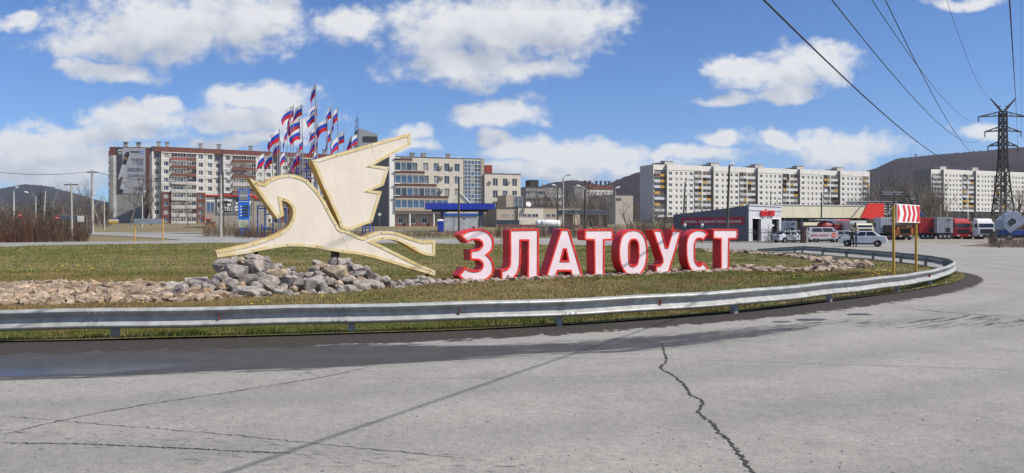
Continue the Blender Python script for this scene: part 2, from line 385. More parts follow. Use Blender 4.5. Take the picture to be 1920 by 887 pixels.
def mat_turf():
    m, N, L, b = nodes_of('thin_turf', .95); tc = N.new('ShaderNodeTexCoord'); v = tc.outputs['Object']
    f = n_math(N, L, 'ADD', n_math(N, L, 'MULTIPLY', n_noise(N, L, v, .35, 5), .5), n_math(N, L, 'MULTIPLY', n_noise(N, L, v, 8, 7, .7), .5))
    c = n_ramp(N, L, f, [(.36, lin(74, 74, 38)), (.47, lin(100, 98, 54)), (.56, lin(122, 112, 72)), (.68, lin(146, 130, 94))])
    L.new(c, b.inputs['Base Color']); n_bump(N, L, b, n_noise(N, L, v, 25, 6, .75), .8, .05); return m
def mat_tint(name, rough=.85, translucent=True):
    m, N, L, b = nodes_of(name, rough); a = N.new('ShaderNodeVertexColor'); a.layer_name = 'tint'
    L.new(a.outputs[0], b.inputs['Base Color']); b.inputs['Specular IOR Level'].default_value = .2; return m

ISLAND = crv([(-30, 11.4), (-15, 10.9), (-7.5, 11.45), (-2.7, 12.3), (.36, 13.2), (3.46, 14.95), (6.3, 17.1), (10.6, 21.0), (14.4, 25.3), (16.6, 29.2),
          (17.9, 34), (18.8, 40), (19.0, 47), (18.4, 56), (16, 66), (9, 78), (0, 84), (-15, 90), (-30, 92), (-42, 85), (-48, 70), (-50, 45), (-45, 22)], 6, True)
ISL = [(p.x, p.y) for p in [Vector((q[0], q[1], 0)) for q in ISLAND]]
def island_z(X, Y): return .03 + .035 * sstep(0, 3, seg_dist(ISL, X, Y)) + .02 * (vnoise(X, Y, 1.7, 3) - .5)

xs = np.unique(np.concatenate([np.arange(-3600, -200, 200), np.arange(-200, 200, 4), np.arange(200, 600, 20), np.arange(600, 3601, 200)]))
ys = np.unique(np.concatenate([np.arange(-500, -30, 94), np.arange(-30, 80, 10), np.arange(80, 440, 4), np.arange(440, 1000, 40), np.arange(1000, 4001, 250)]))
struct(link('ground', grid_mesh('ground', xs, ys, H, mat_ground())))

def px_of(X, Y): Yc = np.maximum(Y, 1.0); return HX + F * X / Yc, HY + F * CH / Yc
def band(lo, hi, soft):                                   # band between two traced edges of the stain, as given by its outline on the ground
    lx, ly = zip(*lo); hx, hy = zip(*hi)
    def fn(X, Y):
        x, y = px_of(X, Y); a = np.interp(x, lx, ly); b_ = np.interp(x, hx, hy)
        r = sstep(a - soft, a + soft, y) * (1 - sstep(b_ - soft, b_ + soft, y)); return np.where((Y > 3) & (Y < 60), r, 0)
    return fn
wet1 = band([(-400, 655), (300, 652), (640, 643), (900, 648), (1100, 636), (1300, 622), (1500, 602), (1650, 590), (1720, 585)],
            [(-400, 720), (0, 714), (300, 704), (600, 692), (800, 682), (1000, 668), (1200, 660), (1400, 640), (1560, 614), (1720, 590)], 11)
wet2 = band([(1500, 600), (1650, 594), (1800, 585), (1920, 590)], [(1400, 605), (1650, 622), (1800, 620), (1920, 615)], 14)
def wet(X, Y): x, y = px_of(X, Y); return np.maximum(wet1(X, Y) * np.interp(x, [0, 600, 900, 1300, 1750], [1, 1, .86, .74, .5]), .5 * wet2(X, Y))
GRASS_EDGE = [(-400, 640), (0, 640), (640, 626), (1000, 612), (1300, 593), (1500, 572), (1700, 545), (1790, 515), (1830, 490)]
def dirt(X, Y):
    d = seg_dist(ISL, X, Y); w = np.interp(X, [-20, -8, -3, 2, 7, 12, 17], [1.15, 1.2, 1.25, 1.0, 1.15, 1.05, .4]) * np.where(Y > 30, .5, 1)
    return 1 - sstep(w * .4, w * 1.45, d)
def puddle(X, Y):
    p1 = band([(-300, 668), (0, 672), (200, 676), (420, 678)], [(-300, 700), (0, 708), (200, 702), (420, 684)], 5)(X, Y) * (1 - sstep(300, 420, px_of(X, Y)[0]))
    def ell(x0, y0, a, b_): x, y = px_of(X, Y); return 1 - sstep(.5, 1.4, ((x - x0) / a) ** 2 + ((y - y0) / b_) ** 2)
    e = np.maximum.reduce([ell(1520, 600, 34, 2.6), ell(1610, 590, 30, 2.2), ell(1465, 604, 20, 2)])
    d = seg_dist([(17.5, 33), (18.9, 38), (19.6, 44), (19.8, 50), (19.5, 56)], X, Y, False)
    return np.maximum.reduce([p1 * .9, e, (1 - sstep(.3, .7, d))])
def arc_s(X, Y):
    best = np.full(np.shape(X), 1e9); s_ = np.zeros(np.shape(X)); acc = 0.0; n = len(ISL)
    for i in range(n):
        a, b = ISL[i], ISL[(i + 1) % n]; dx, dy = b[0] - a[0], b[1] - a[1]; l = math.hypot(dx, dy)
        t = np.clip(((X - a[0]) * dx + (Y - a[1]) * dy) / (l * l + 1e-12), 0, 1); d = np.hypot(X - a[0] - t * dx, Y - a[1] - t * dy)
        k = d < best; best = np.where(k, d, best); s_ = np.where(k, acc + t * l, s_); acc += l
    return s_
def edge_d(X, Y): return seg_dist(ISL, X, Y)
def lane(X, Y):                                            # wheel tracks worn round the island
    d = seg_dist(ISL, X, Y); return sstep(1.5, 3, d) * (1 - sstep(11, 14, d)) * (.5 + .5 * np.cos(2 * np.pi * (d - 2.6) / 1.9)) ** 2
xs = np.unique(np.concatenate([np.arange(-120, -16, 4), np.arange(-16, 24, .13), np.arange(24, 84, 2)]))
ys = np.unique(np.concatenate([np.arange(-30, 2, 4), np.arange(2, 32, .13), np.arange(32, 62, .5), np.arange(62, 112, 2)]))
def road_keep(cx, cy): return (cy < np.interp(cx, [-120, -60, -40, -20, 10, 20, 34, 60, 84], [92, 94, 100, 104, 106, 103, 98, 84, 66])) & ~(inside(ISL, cx, cy) & (seg_dist(ISL, cx, cy) > 1.5))
road = struct(link('road', grid_mesh('road', xs, ys, lambda X, Y: H(X, Y) + .004 + .05 * sstep(80, 90, Y), mat_road(), road_keep, {'wet': wet, 'dirt': dirt, 'puddle': puddle, 'lane': lane, 'along': arc_s, 'across': edge_d})))
def ribbon(name, pts, w, m, lift=.06):
    P = crv([Vector((*p, 0)) for p in pts], 10); vs = []
    for i, p in enumerate(P):
        t = (P[min(i + 1, len(P) - 1)] - P[max(i - 1, 0)]).normalized(); nn = Vector((-t.y, t.x, 0))
        for k in range(5): q = p + nn * w * (k / 4 - .5); vs.append((q.x, q.y, h(q.x, q.y) + lift))
    fs = [(i * 5 + k, i * 5 + k + 1, (i + 1) * 5 + k + 1, (i + 1) * 5 + k) for i in range(len(P) - 1) for k in range(4)]
    return link(name, MB().add(vs, fs).mesh(name, m, recalc=False))
asph2 = mat('side_asphalt', lin(140, 138, 135), .9, var=.12, vscale=.3, bump=.3, bscale=20)
struct(ribbon('side_road', [(-30, 96), (-44, 112), (-62, 128), (-92, 142), (-130, 150)], 13, asph2))
struct(ribbon('side_road', [(-70, 128), (-55, 140), (-40, 148), (-10, 150)], 7, asph2, .09))
gravel = mat('lot_gravel', lin(150, 143, 132), .95, col2=lin(104, 97, 88), vscale=.35, bump=.6, bscale=9)
struct(link('gravel_lot', grid_mesh('gravel_lot', np.arange(16, 150, 3.), np.arange(70, 142, 2.), lambda X, Y: H(X, Y) + .02 + .03 * sstep(80, 100, Y), gravel,
        lambda x, y: (y > np.interp(x, [10, 20, 34, 60, 84], [103, 102, 96.5, 82, 64]) - 2.2))))
# island sheet
bd = [Vector(p) for p in ISL]; pts2 = list(bd); e2 = [(i, (i + 1) % len(bd)) for i in range(len(bd))]
gx, gy = np.meshgrid(np.arange(-48, 20, 1.3), np.arange(10, 93, 1.3)); gx = gx + RNG.uniform(-.3, .3, gx.shape); gy = gy + RNG.uniform(-.3, .3, gy.shape)
ok = inside(ISL, gx, gy) & (seg_dist(ISL, gx, gy) > .7)
pts2 += [Vector((a, b)) for a, b in zip(gx[ok], gy[ok])]
vv, ee, ff, *_ = geometry.delaunay_2d_cdt(pts2, e2, [], 1, 1e-5)
vx = np.array([p.x for p in vv]); vy = np.array([p.y for p in vv]); vz = island_z(vx, vy)
me = bpy.data.meshes.new('grass_island'); me.from_pydata(list(zip(vx, vy, vz)), [], ff); me.materials.append(mat_turf()); me.update()
struct(link('island_ground', me))

# grass blades and flowers
def scatter(n, x0, x1, y0, y1):
    Y = np.sqrt(RNG.uniform(y0 ** 2, y1 ** 2, n)); X = Y * RNG.uniform(x0, x1, n); return X, Y
BED_L = [(-14, 15.9), (-9.5, 16.3), (-6.6, 17.5), (-6.0, 19.3), (-7.5, 21.0), (-9.5, 22.2), (-14, 22.8), (-18, 20)]
e_row = Vector((.836, .549, 0)); n_row = Vector((.549, -.836, 0)); O_row = Vector((-1.1, 24.4, 0))
def row(s, d=0.0): return O_row + e_row * s + n_row * d
BED_M = [tuple(row(s, d)[:2]) for s, d in ((-4.6, .45), (-2.5, .75), (0, .8), (3, .75), (6, .7), (9, .65), (12, .7), (12.2, -.5), (9, -.55), (5, -.6), (0, -.6), (-4.6, -.7))]
LOOP = crv([Vector((*row(12.0)[:2], 0)), Vector((10.7, 29.9, 0)), Vector((13.6, 32.6, 0)), Vector((15.4, 36.4, 0)), Vector((15.9, 41, 0)), Vector((16.2, 46, 0)), Vector((15.6, 52, 0)), Vector((13.5, 55, 0))], 6)
LOOPP = [(p.x, p.y) for p in LOOP]
def grass():
    CO, COL = [], []
    for n, y0, y1, w, hh in ((230000, 10.6, 16.5, .010, .055), (190000, 15.5, 30, .016, .06), (120000, 28, 60, .032, .07), (50000, 55, 92, .07, .09)):
        X, Y = scatter(n, -.70, .70, y0, y1); e = seg_dist(ISL, X, Y)
        k = inside(ISL, X, Y) & (RNG.random(n) < .25 + .75 * sstep(0, .5, e + (vnoise(X, Y, .35, 9) - .5) * .8))
        for bed in (BED_L, BED_M): k &= ~(inside(bed, X, Y) & (RNG.random(n) < .9))
        k &= ~((seg_dist(LOOPP, X, Y, False) < .45) & (RNG.random(n) < .9)); X, Y = X[k], Y[k]; n = len(X); e = e[k]
        a = RNG.uniform(0, 2 * np.pi, n); hgt = hh * RNG.uniform(.45, 1.25, n); ww = w * RNG.uniform(.6, 1.2, n); lean = RNG.normal(0, .5, (n, 2)) * hgt[:, None]
        z = island_z(X, Y); dx, dy = np.cos(a) * ww / 2, np.sin(a) * ww / 2
        hgt = hgt * np.where(e < .9, 1.35, 1) * (.6 + 1.0 * vnoise(X, Y, .8, 7) ** 1.5)
        t = np.stack([np.stack([X - dx, Y - dy, z - .004], 1), np.stack([X + dx, Y + dy, z - .004], 1), np.stack([X + lean[:, 0], Y + lean[:, 1], z + hgt], 1)], 1)
        g = vnoise(X, Y, 2.3, 1) * .6 + vnoise(X, Y, .5, 2) * .42 + vnoise(X, Y, 9, 5) * .34 - .13 + .22 * (1 - sstep(.1, 1.3, e)) + .1 * sstep(25, 60, Y)
        near_bed = np.minimum.reduce([seg_dist(BED_M, X, Y), seg_dist(BED_L, X, Y), seg_dist(LOOPP, X, Y, False)])
        g -= .22 * (1 - sstep(.2, 1.6, near_bed)) * (Y < 27)
        green = np.array(lin(86, 102, 42)); green2 = np.array(lin(122, 128, 60)); straw = np.array(lin(172, 152, 104)); straw2 = np.array(lin(136, 112, 72))
        r = RNG.random((n, 1)); r2 = RNG.random((n, 1)); f = sstep(.38, .72, g + RNG.normal(0, .13, n))[:, None]
        c = (green * r + green2 * (1 - r)) * f + (straw * r2 + straw2 * (1 - r2)) * (1 - f)
        c = c * RNG.uniform(.5, .95, (n, 1)); CO.append(t.reshape(-1, 3)); COL.append(np.repeat(c, 3, 0))
    co = np.concatenate(CO); fc = np.arange(len(co)).reshape(-1, 3)
    o = link('grass', np_mesh('grass', co, fc, mat_tint('grass_blades'), np.concatenate(COL))); o['label'] = 'short patchy spring grass on the roundabout island'; o['category'] = 'grass'; stuff(o)
grass()
fl = MB()
for (cx, cy, sx, sy, n) in ((40, 505, 60, 8, 14), (150, 502, 30, 4, 10), (265, 548, 30, 8, 22), (560, 568, 260, 8, 12), (1480, 520, 40, 3, 14), (1640, 512, 20, 8, 18), (370, 495, 150, 20, 8), (1470, 470, 50, 2, 8)):
    for _ in range(n):
        p = gnd(random.gauss(cx, sx), random.gauss(cy, sy), .07)
        if not 10 < p.y < 60 or not inside(ISL, np.array(p.x), np.array(p.y)): continue
        r = random.uniform(.022, .04); fl.add([(p.x + r * math.cos(k * 1.05), p.y + r * math.sin(k * 1.05), .1 + .012 * (k % 2)) for k in range(6)] + [(p.x, p.y, .125)], [(k, (k + 1) % 6, 6) for k in range(6)])
o = fl.build('dandelion_flowers', mat('dandelion', lin(226, 206, 30), .7)); o['label'] = 'small yellow dandelions dotted over the island grass'; o['category'] = 'flowers'; stuff(o)

# cracks and tar lines in the road (children of the road)
crack_m = mat('dark_crack', lin(60, 57, 54), .95, var=.3, vscale=20)  # dark tone shared by cracks, tar lines and binder dashes
def crack(pxs, w, jit, n=10, taper=True):
    P = crv([gnd(x, y, 0) for x, y in pxs], n); vs = []; L_ = len(P)
    for i, p in enumerate(P):
        t = (P[min(i + 1, L_ - 1)] - P[max(i - 1, 0)]).normalized(); nn = Vector((-t.y, t.x, 0))
        q = p + nn * random.gauss(0, jit); ww = w * random.uniform(.35, 1.25) * (min(1, (L_ - i) / 12, (i + 2) / 12) if taper else 1)
        vs += [(*(q + nn * ww / 2)[:2], .0085), (*(q - nn * ww / 2)[:2], .0085)]
    link('crack', MB().add(vs, [(2 * i, 2 * i + 2, 2 * i + 3, 2 * i + 1) for i in range(L_ - 1)]).mesh('crack', crack_m, recalc=False), road)
crack([(1242, 645), (1246, 665), (1249, 676), (1240, 692), (1258, 702), (1282, 722), (1296, 742), (1315, 752), (1312, 775), (1330, 790), (1345, 808), (1372, 835), (1388, 855), (1412, 890)], .034, .010, 14, False)
crack([(0, 818), (115, 790), (260, 762), (420, 738), (600, 709), (690, 690)], .016, .006, 30)
crack([(600, 709), (570, 695)], .016, .006, 12)
crack([(600, 709), (900, 710), (1215, 706)], .007, .006, 40)
crack([(960, 672), (1240, 674), (1500, 682), (1920, 695)], .009, .005, 60)
crack([(0, 832), (140, 834), (300, 840), (440, 847), (560, 852)], .016, .008, 30)
crack([(0, 781), (200, 798), (420, 816), (640, 838), (900, 864)], .010, .010, 30)
crack([(1600, 643), (1668, 652)], .008, .005, 12); crack([(1690, 578), (1800, 588), (1920, 595)], .05, .03, 30)
for i in range(170):                                        # short dashes of lost binder along the old lane seam
    x = random.uniform(-40, 1000); y = 800 + x * .075 + random.gauss(14, 16)
    if y < 780: continue
    crack([(x, y), (x + random.uniform(6, 38), y + random.uniform(0, 3))], random.uniform(.006, .022), .004, 5)

gr = MB()                                                  # loose grit on the asphalt near the camera
for _ in range(1700):
    Y = random.uniform(4.2, 13) ** 1.0; X = Y * random.uniform(-.68, .68); rr = random.choice((.003, .003, .004, .004, .005, .006, .008)) * random.uniform(.7, 1.2)
    if inside(ISL, np.array(X), np.array(Y)): continue
    a = random.uniform(0, 6.28); gr.add([(X + rr * math.cos(a + k * 2.1) * random.uniform(.7, 1.3), Y + rr * math.sin(a + k * 2.1), .0045) for k in range(3)] + [(X, Y, .0045 + rr)], [(0, 1, 3), (1, 2, 3), (2, 0, 3)])
o = gr.build('road_grit', mat('grit_stone', lin(92, 88, 84), .9, var=.3, vscale=9)); o['label'] = 'loose dark grit scattered over the near asphalt'; o['category'] = 'grit'; stuff(o)

# ------------------------------------------------------------------ guard rail
galv = mat('galvanised_steel', lin(164, 165, 163), .5, metal=.15, var=.16, vscale=5, bump=.06, bscale=30, spec=.4)
galv_old = mat('weathered_zinc', lin(150, 152, 152), .6, metal=.4, var=.2, vscale=6)
RP = crv([Vector((*p, 0)) for p in ((-16, 10.35), (-11, 10.9), (-7.5, 11.5), (-2.7, 12.4), (.82, 13.4), (4.4, 15.4), (7.1, 17.7), (11.1, 21.6), (14.6, 26.3), (16.9, 30.3), (18.3, 34),
          (19.4, 38.5), (20.0, 43.7), (20.3, 50), (20.4, 57), (18.8, 60.6))], 24)
arc = [0.0]
for a, b in zip(RP, RP[1:]): arc.append(arc[-1] + (b - a).length)
def rail_at(s):
    s = min(max(s, 0), arc[-1] - 1e-4); i = int(np.searchsorted(arc, s, 'right')) - 1; i = min(i, len(RP) - 2)
    t = (s - arc[i]) / (arc[i + 1] - arc[i]); d = (RP[i + 1] - RP[i]).normalized(); return RP[i].lerp(RP[i + 1], t), d
def s_of_x(px, smax=None):
    best = min((abs(HX + F * p.x / p.y - px), s) for p, s in zip(RP, arc) if (s < smax if smax else True)); return best[1]
S_TIP = arc[[i for i in range(len(RP))][int(np.argmax([p.x / p.y for p in RP]))]]
rail = thing('guard_rail', 'low galvanised steel guard rail curving round the near edge of the island', 'guard rail', (0, 13, 0))
W = [(0, .155), (.045, .150), (.082, .134), (.096, .114), (.088, .092), (.012, .034), (.002, .012), (.002, -.012), (.012, -.034), (.080, -.086), (.092, -.102), (.086, -.122), (.05, -.146), (0, -.155)]
W = W + [(a - .006, b) for a, b in reversed(W)]
joints = [0.0] + [s_of_x(x, S_TIP) for x in (177, 648, 1063, 1383, 1592, 1715)] + [S_TIP - .6]
far = [s for s in np.arange(S_TIP + 3.4, arc[-1] - 3, 4.0)]
joints += list(far) + [arc[-1]]
RZ = .30
def beam(s0, s1, off, drop=False):
    n = max(3, int((s1 - s0) / .45)); mb = MB(); k = len(W); vs = []
    for i in range(n + 1):
        s = s0 + (s1 - s0) * i / n; p, d = rail_at(s); nn = Vector((d.y, -d.x, 0)); zc = RZ + island_zc(p)
        if drop: zc -= .34 * (i / n) ** 1.3
        vs += [(*(p + nn * (a + off))[:2], zc + b + .006 * math.sin(s * 2.1)) for a, b in W]
    fs = [(i * k + j, i * k + (j + 1) % k, (i + 1) * k + (j + 1) % k, (i + 1) * k + j) for i in range(n) for j in range(k)]
    fs += [tuple(range(k)), tuple(range(n * k, n * k + k))]
    return mb.add(vs, fs).build('beam', galv, rail, world=True)
def island_zc(p): return .02
bolt_me = MB().lathe([(.011, 0), (.011, .006), (.006, .010)], 6).mesh('bolt', galv_old)
post_me = MB().box(-.055, .055, .0, .012, 0, .46).box(-.055, -.045, .012, .11, 0, .46).box(.045, .055, .012, .11, 0, .46).mesh('post', galv_old)
refl_me = MB().add([(0, 0, -.035), (0, .05, -.05), (0, .05, .05), (0, 0, .035), (.004, 0, -.035), (.004, .05, -.05), (.004, .05, .05), (.004, 0, .035)],
                   [(0, 1, 2, 3), (7, 6, 5, 4), (0, 3, 7, 4), (1, 5, 6, 2), (0, 4, 5, 1), (3, 2, 6, 7)]).mesh('reflector', mat('reflector_red', lin(196, 40, 34), .4))
Minv = MW[rail.name].inverted()
def frame_at(s, off=0.0, z=0.0):
    p, d = rail_at(s); nn = Vector((d.y, -d.x, 0)); q = p + nn * off
    M = Matrix(((d.x, -nn.x, 0, q.x), (d.y, -nn.y, 0, q.y), (0, 0, 1, z), (0, 0, 0, 1))); return Minv @ M      # x along, y inward
for i in range(len(joints) - 1):
    last = i == len(joints) - 2
    beam(joints[i] - (.16 if i else 0), joints[i + 1] + (0 if last else .16), .0065 if i % 2 else 0.0, last)
    if i and not last:
        for ds in (-.11, -.02, .09):
            for z in (.09, -.09): link('bolt', bolt_me, rail, frame_at(joints[i] + ds, .098, RZ + .02 + z) @ Matrix.Rotation(math.pi / 2, 4, 'X'))
for s in [s_of_x(x, S_TIP) for x in (205, 650, 1053, 1378, 1563, 1690, 1750)] + [S_TIP - .2] + [S_TIP + k for k in (1.6, 3.6)] + list(far) + [arc[-1] - 4.2]:
    zt = 0.0
    link('post', post_me, rail, frame_at(s, -.02, -.02))
for x in (410, 868, 1232, 1740): link('reflector', refl_me, rail, frame_at(s_of_x(x, S_TIP), .075, RZ + .02))
slot_me = MB().box(-.022, .022, -.002, .002, -.006, .006).mesh('slot', mat('slot_pale', lin(170, 170, 168), .6))
for s in np.arange(3, S_TIP - 1, 1.7): link('slot', slot_me, rail, frame_at(s, .0165, RZ + .02))

# ------------------------------------------------------------------ stones and boulders
def mat_rock(name, cols, bs=9):
    m, N, L, b = nodes_of(name, .92); tc = N.new('ShaderNodeTexCoord'); v = tc.outputs['Object']; oi = N.new('ShaderNodeObjectInfo')
    f = n_math(N, L, 'ADD', n_math(N, L, 'MULTIPLY', n_noise(N, L, v, 2.2, 7, .65), .75), n_math(N, L, 'MULTIPLY', n_noise(N, L, v, 16, 4, .7), .25))
    base = n_ramp(N, L, f, [(.34, cols[0]), (.5, cols[1]), (.66, cols[2])])
    tint = n_ramp(N, L, oi.outputs['Random'], [(0, cols[3]), (.35, (1, 1, 1)), (.7, cols[4]), (1, cols[5])])
    L.new(n_mix(N, L, 1.0, base, tint, 'MULTIPLY'), b.inputs['Base Color'])
    n_bump(N, L, b, n_math(N, L, 'ADD', n_noise(N, L, v, bs, 8, .7), n_math(N, L, 'MULTIPLY', n_noise(N, L, v, 2.5, 5), 1.5)), .5, .08); return m
granite = mat_rock('granite', [lin(104, 98, 94), lin(150, 143, 138), lin(188, 181, 176), (.54, .52, .52), (1.0, .95, .91), (1.12, 1.06, 1.02)], 7)
cobble = mat_rock('field_stone', [lin(126, 111, 94), lin(166, 149, 130), lin(198, 186, 168), (.42, .34, .30), (.92, .80, .70), (1.32, 1.28, 1.22)])
palestone = mat_rock('pale_stone', [lin(120, 104, 92), lin(160, 144, 130), lin(190, 180, 168), (.46, .40, .36), (.92, .84, .78), (1.24, 1.2, 1.16)])
def rock_mesh(name, m, seed, npts, flat=1.0, sub=False):
    r = random.Random(seed); bm = bmesh.new()
    for _ in range(npts):
        a = Vector((r.gauss(0, 1), r.gauss(0, 1), r.gauss(0, 1))).normalized(); k = max(abs(a.x), abs(a.y), abs(a.z)); a = a * (.72 + .28 / k * .9) * r.uniform(.85, 1.0)
        bm.verts.new((a.x, a.y, a.z * flat))
    res = bmesh.ops.convex_hull(bm, input=bm.verts)
    bmesh.ops.delete(bm, geom=[v for v in bm.verts if not v.link_faces], context='VERTS')
    bmesh.ops.dissolve_limit(bm, angle_limit=.22, verts=bm.verts, edges=bm.edges)
    if sub:
        bmesh.ops.bevel(bm, geom=list(bm.edges), offset=.028, segments=1, affect='EDGES')
        bmesh.ops.triangulate(bm, faces=bm.faces)
        bmesh.ops.subdivide_edges(bm, edges=[e for e in bm.edges if e.calc_length() > .45], cuts=1, use_grid_fill=False)
        for v in bm.verts: v.co += v.co.normalized() * (mnoise.noise(v.co * 2.2 + Vector((seed, 0, 0))) * .07)
    lo = [min(v.co[i] for v in bm.verts) for i in range(3)]; hi = [max(v.co[i] for v in bm.verts) for i in range(3)]
    for v in bm.verts: v.co = Vector([(v.co[i] - (lo[i] + hi[i]) / 2) * 2 / (hi[i] - lo[i]) for i in range(3)])
    me = bpy.data.meshes.new(name); bm.to_mesh(me); bm.free(); me.materials.append(m); return me
BIG = [rock_mesh('rock', granite, 40 + i, 20 + i % 5, 1, True) for i in range(16)]
TAN = [rock_mesh('rock', cobble, 90 + i, 18, 1, True) for i in range(3)]
pile = thing('rock_pile', 'two heaps of angular grey boulders under the winged horse', 'rock pile', (-6.5, 20, .03))
PI_ = MW[pile.name].inverted()
rocks = '''100,315,80,50 190,290,110,92 285,275,88,60 275,322,78,48 240,240,55,40 460,128,140,84 515,168,135,88 430,205,95,62 455,150,42,26 510,100,76,42 555,98,66,46 640,140,104,116
620,74,66,42 655,88,104,56 722,100,54,62 705,142,76,74 770,140,70,50 800,132,44,46 440,262,54,56 512,245,76,70 390,255,80,80 355,290,90,100 410,312,80,62 470,315,86,56 600,302,200,92 610,225,118,86
725,235,136,102 770,182,136,62 840,172,66,52 885,182,56,44 870,235,110,90 935,252,116,78 905,208,66,46 790,292,80,56 715,312,74,52 855,305,64,52 885,268,56,40 900,308,54,30 1015,248,126,112
1000,297,64,48 960,192,66,36 930,187,56,36 990,187,66,46 1040,116,86,36 1020,152,64,50 1050,187,66,50 1062,132,76,36 1135,110,64,58 1140,170,136,88 1190,126,56,86 1210,102,76,36 1242,122,46,32
1280,146,92,52 1270,187,126,52 1340,162,76,66 1385,197,76,46 1420,212,56,46 1115,232,76,52 1170,242,56,42 1230,218,96,58 1100,287,86,54 1190,292,86,46 1240,277,76,56 1310,262,116,96 1370,242,76,58
1420,267,66,56 1460,227,66,66 1490,252,86,66 1555,242,56,42 1550,267,66,34 1600,242,76,60 1650,227,56,36 1660,252,56,34 1700,242,66,50 1690,207,66,32 1750,232,56,50 1722,222,56,40 1790,242,56,40
1830,237,64,34 1852,222,46,30 1885,242,46,30 560,262,60,60 660,260,70,60 825,270,60,60 1070,260,60,60 1180,262,60,50 330,330,60,40 545,330,60,40 660,335,60,36 960,300,50,36 1060,305,50,36 1140,300,50,36 1290,290,56,34
580,160,60,60 690,190,70,50 850,215,60,50 1090,215,60,50 1210,190,60,50 1300,220,70,50 480,225,70,56 350,250,50,50 880,150,46,34 1110,145,60,46'''.split()
def axisY(x): a = (x - HX) / F; return 25.12 / (1 - .656 * a)
def baseY(x): return np.interp(x, [290, 330, 380, 470, 620, 720, 860], [562, 566, 566, 564, 557, 549, 541])
for i, r in enumerate(rocks):
    zx, zy, w, hh = map(float, r.split(',')); x, y = 280 + zx / 3.31, 460 + zy / 3.31; w /= 3.31; hh /= 3.31
    yb = baseY(x); Yf = F * CH / (yb - HY); Yr = axisY(x) - .1; top = np.interp(x, [300, 380, 420, 480, 560, 600, 640, 720, 860], [535, 530, 480, 478, 505, 485, 483, 515, 520])
    t = np.clip((yb - y) / max(yb - top, 6), 0, 1); Y = Yf + (Yr - Yf) * t ** .9
    p = at(x, y, Y); sw, sh = w / 2 * Y / F, hh / 2 * Y / F
    big = w > 12; me = random.choice(TAN) if random.random() < .07 else random.choice(BIG)
    M = Matrix.Translation(p + Vector((0, sw * .55, 0))) @ Matrix.Rotation(random.gauss(0, .28), 4, 'Y') @ Matrix.Diagonal((sw * 1.1, max(sw, sh) * .9, sh * 1.12, 1)) @ Matrix.Rotation(random.choice((0, 1, 2, 3)) * math.pi / 2 + random.gauss(0, .15), 4, 'Z')
    link('rock', me, pile, PI_ @ M)
for cx, hz, R in ((470, .95, 1.75), (628, .85, 1.5)):       # rocks that fill the heaps behind the facing ones
    Yc = axisY(cx); c = Vector(((cx - HX) / F * Yc, Yc, 0))
    for _ in range(34):
        a = random.uniform(0, 6.28); q = math.sqrt(random.random()); rr = R * q; s = random.uniform(.18, .36)
        p = c + e_row * math.cos(a) * rr * 1.1 + n_row * (math.sin(a) * rr - .25); z = random.uniform(.1, 1) * max(.1, (hz * (1 - q) - .1))
        d = (p - c).dot(n_row)
        if d > .35: z *= .5
        link('rock', random.choice(BIG), pile, PI_ @ Matrix.Translation((p.x, p.y, z)) @ Matrix.Rotation(random.uniform(0, 6), 4, 'Z') @ Matrix.Diagonal((s * 1.2, s, s * .8, 1)))
SM = {k: [rock_mesh('stone', m, 200 + i + 20 * j, 13, 1) for i in range(8)] for j, (k, m) in enumerate((('tan', cobble), ('pale', palestone)))}
def bed(name, label, kind, poly_or_path, n, rng, width=None, flat=.45):
    ext = [p for p in poly_or_path]; root = thing(name, label, 'stones', (ext[0][0], ext[0][1], .05)); Mi = MW[root.name].inverted()
    items = []; px = [p[0] for p in ext]; py = [p[1] for p in ext]; tries = 0
    while len(items) < n and tries < n * 40:
        tries += 1; X, Y = random.uniform(min(px) - 1, max(px) + 1), random.uniform(min(py) - 1, max(py) + 1)
        if width is None: okk = bool(inside(ext, np.array(X), np.array(Y)))
        else:
            d = float(seg_dist(ext, np.array(X), np.array(Y), False)); okk = d < np.interp(Y, width[0], width[1]) * random.uniform(.5, 1)
        if okk and -.72 < X / Y < .7: items.append((random.uniform(*rng) * (1.5 if random.random() < .12 else 1), X, Y))
    items.sort(key=lambda t: -t[0] / t[2]); rest = MB()
    for i, (s, X, Y) in enumerate(items):
        M = Matrix.Translation((X, Y, .05 + s * flat * random.uniform(.2, 1.3))) @ Matrix.Rotation(random.uniform(0, 6.28), 4, 'Z') @ Matrix.Rotation(random.gauss(0, .5), 4, 'X') @ Matrix.Diagonal((s * random.uniform(1, 1.4), s * random.uniform(.7, 1), s * flat * random.uniform(.8, 1.5), 1))
        me = random.choice(SM[kind])
        if i < 290: link('stone', me, root, Mi @ M)
        else: rest.add([Mi @ (M @ v.co) for v in me.vertices], [tuple(p.vertices) for p in me.polygons])
    if rest.v: stuff(rest.build('small_stones', SM[kind][0].materials[0], root))
    return root
bed('stone_bed', 'wide bed of tan and rust field stones left of the rock pile', 'tan', BED_L, 2700, (.05, .125), None, .5)
bed('stone_bed', 'narrow bed of small pale stones under the red letters', 'pale', BED_M, 950, (.05, .105), None, .4)
bed('stone_bed', 'curving edge of flat pale stones looping over grass right of the letters', 'pale', LOOPP, 900, (.08, .17), ([28, 31, 34, 37, 44, 56], [.55, .95, 1.25, .95, .55, .45]), .4)

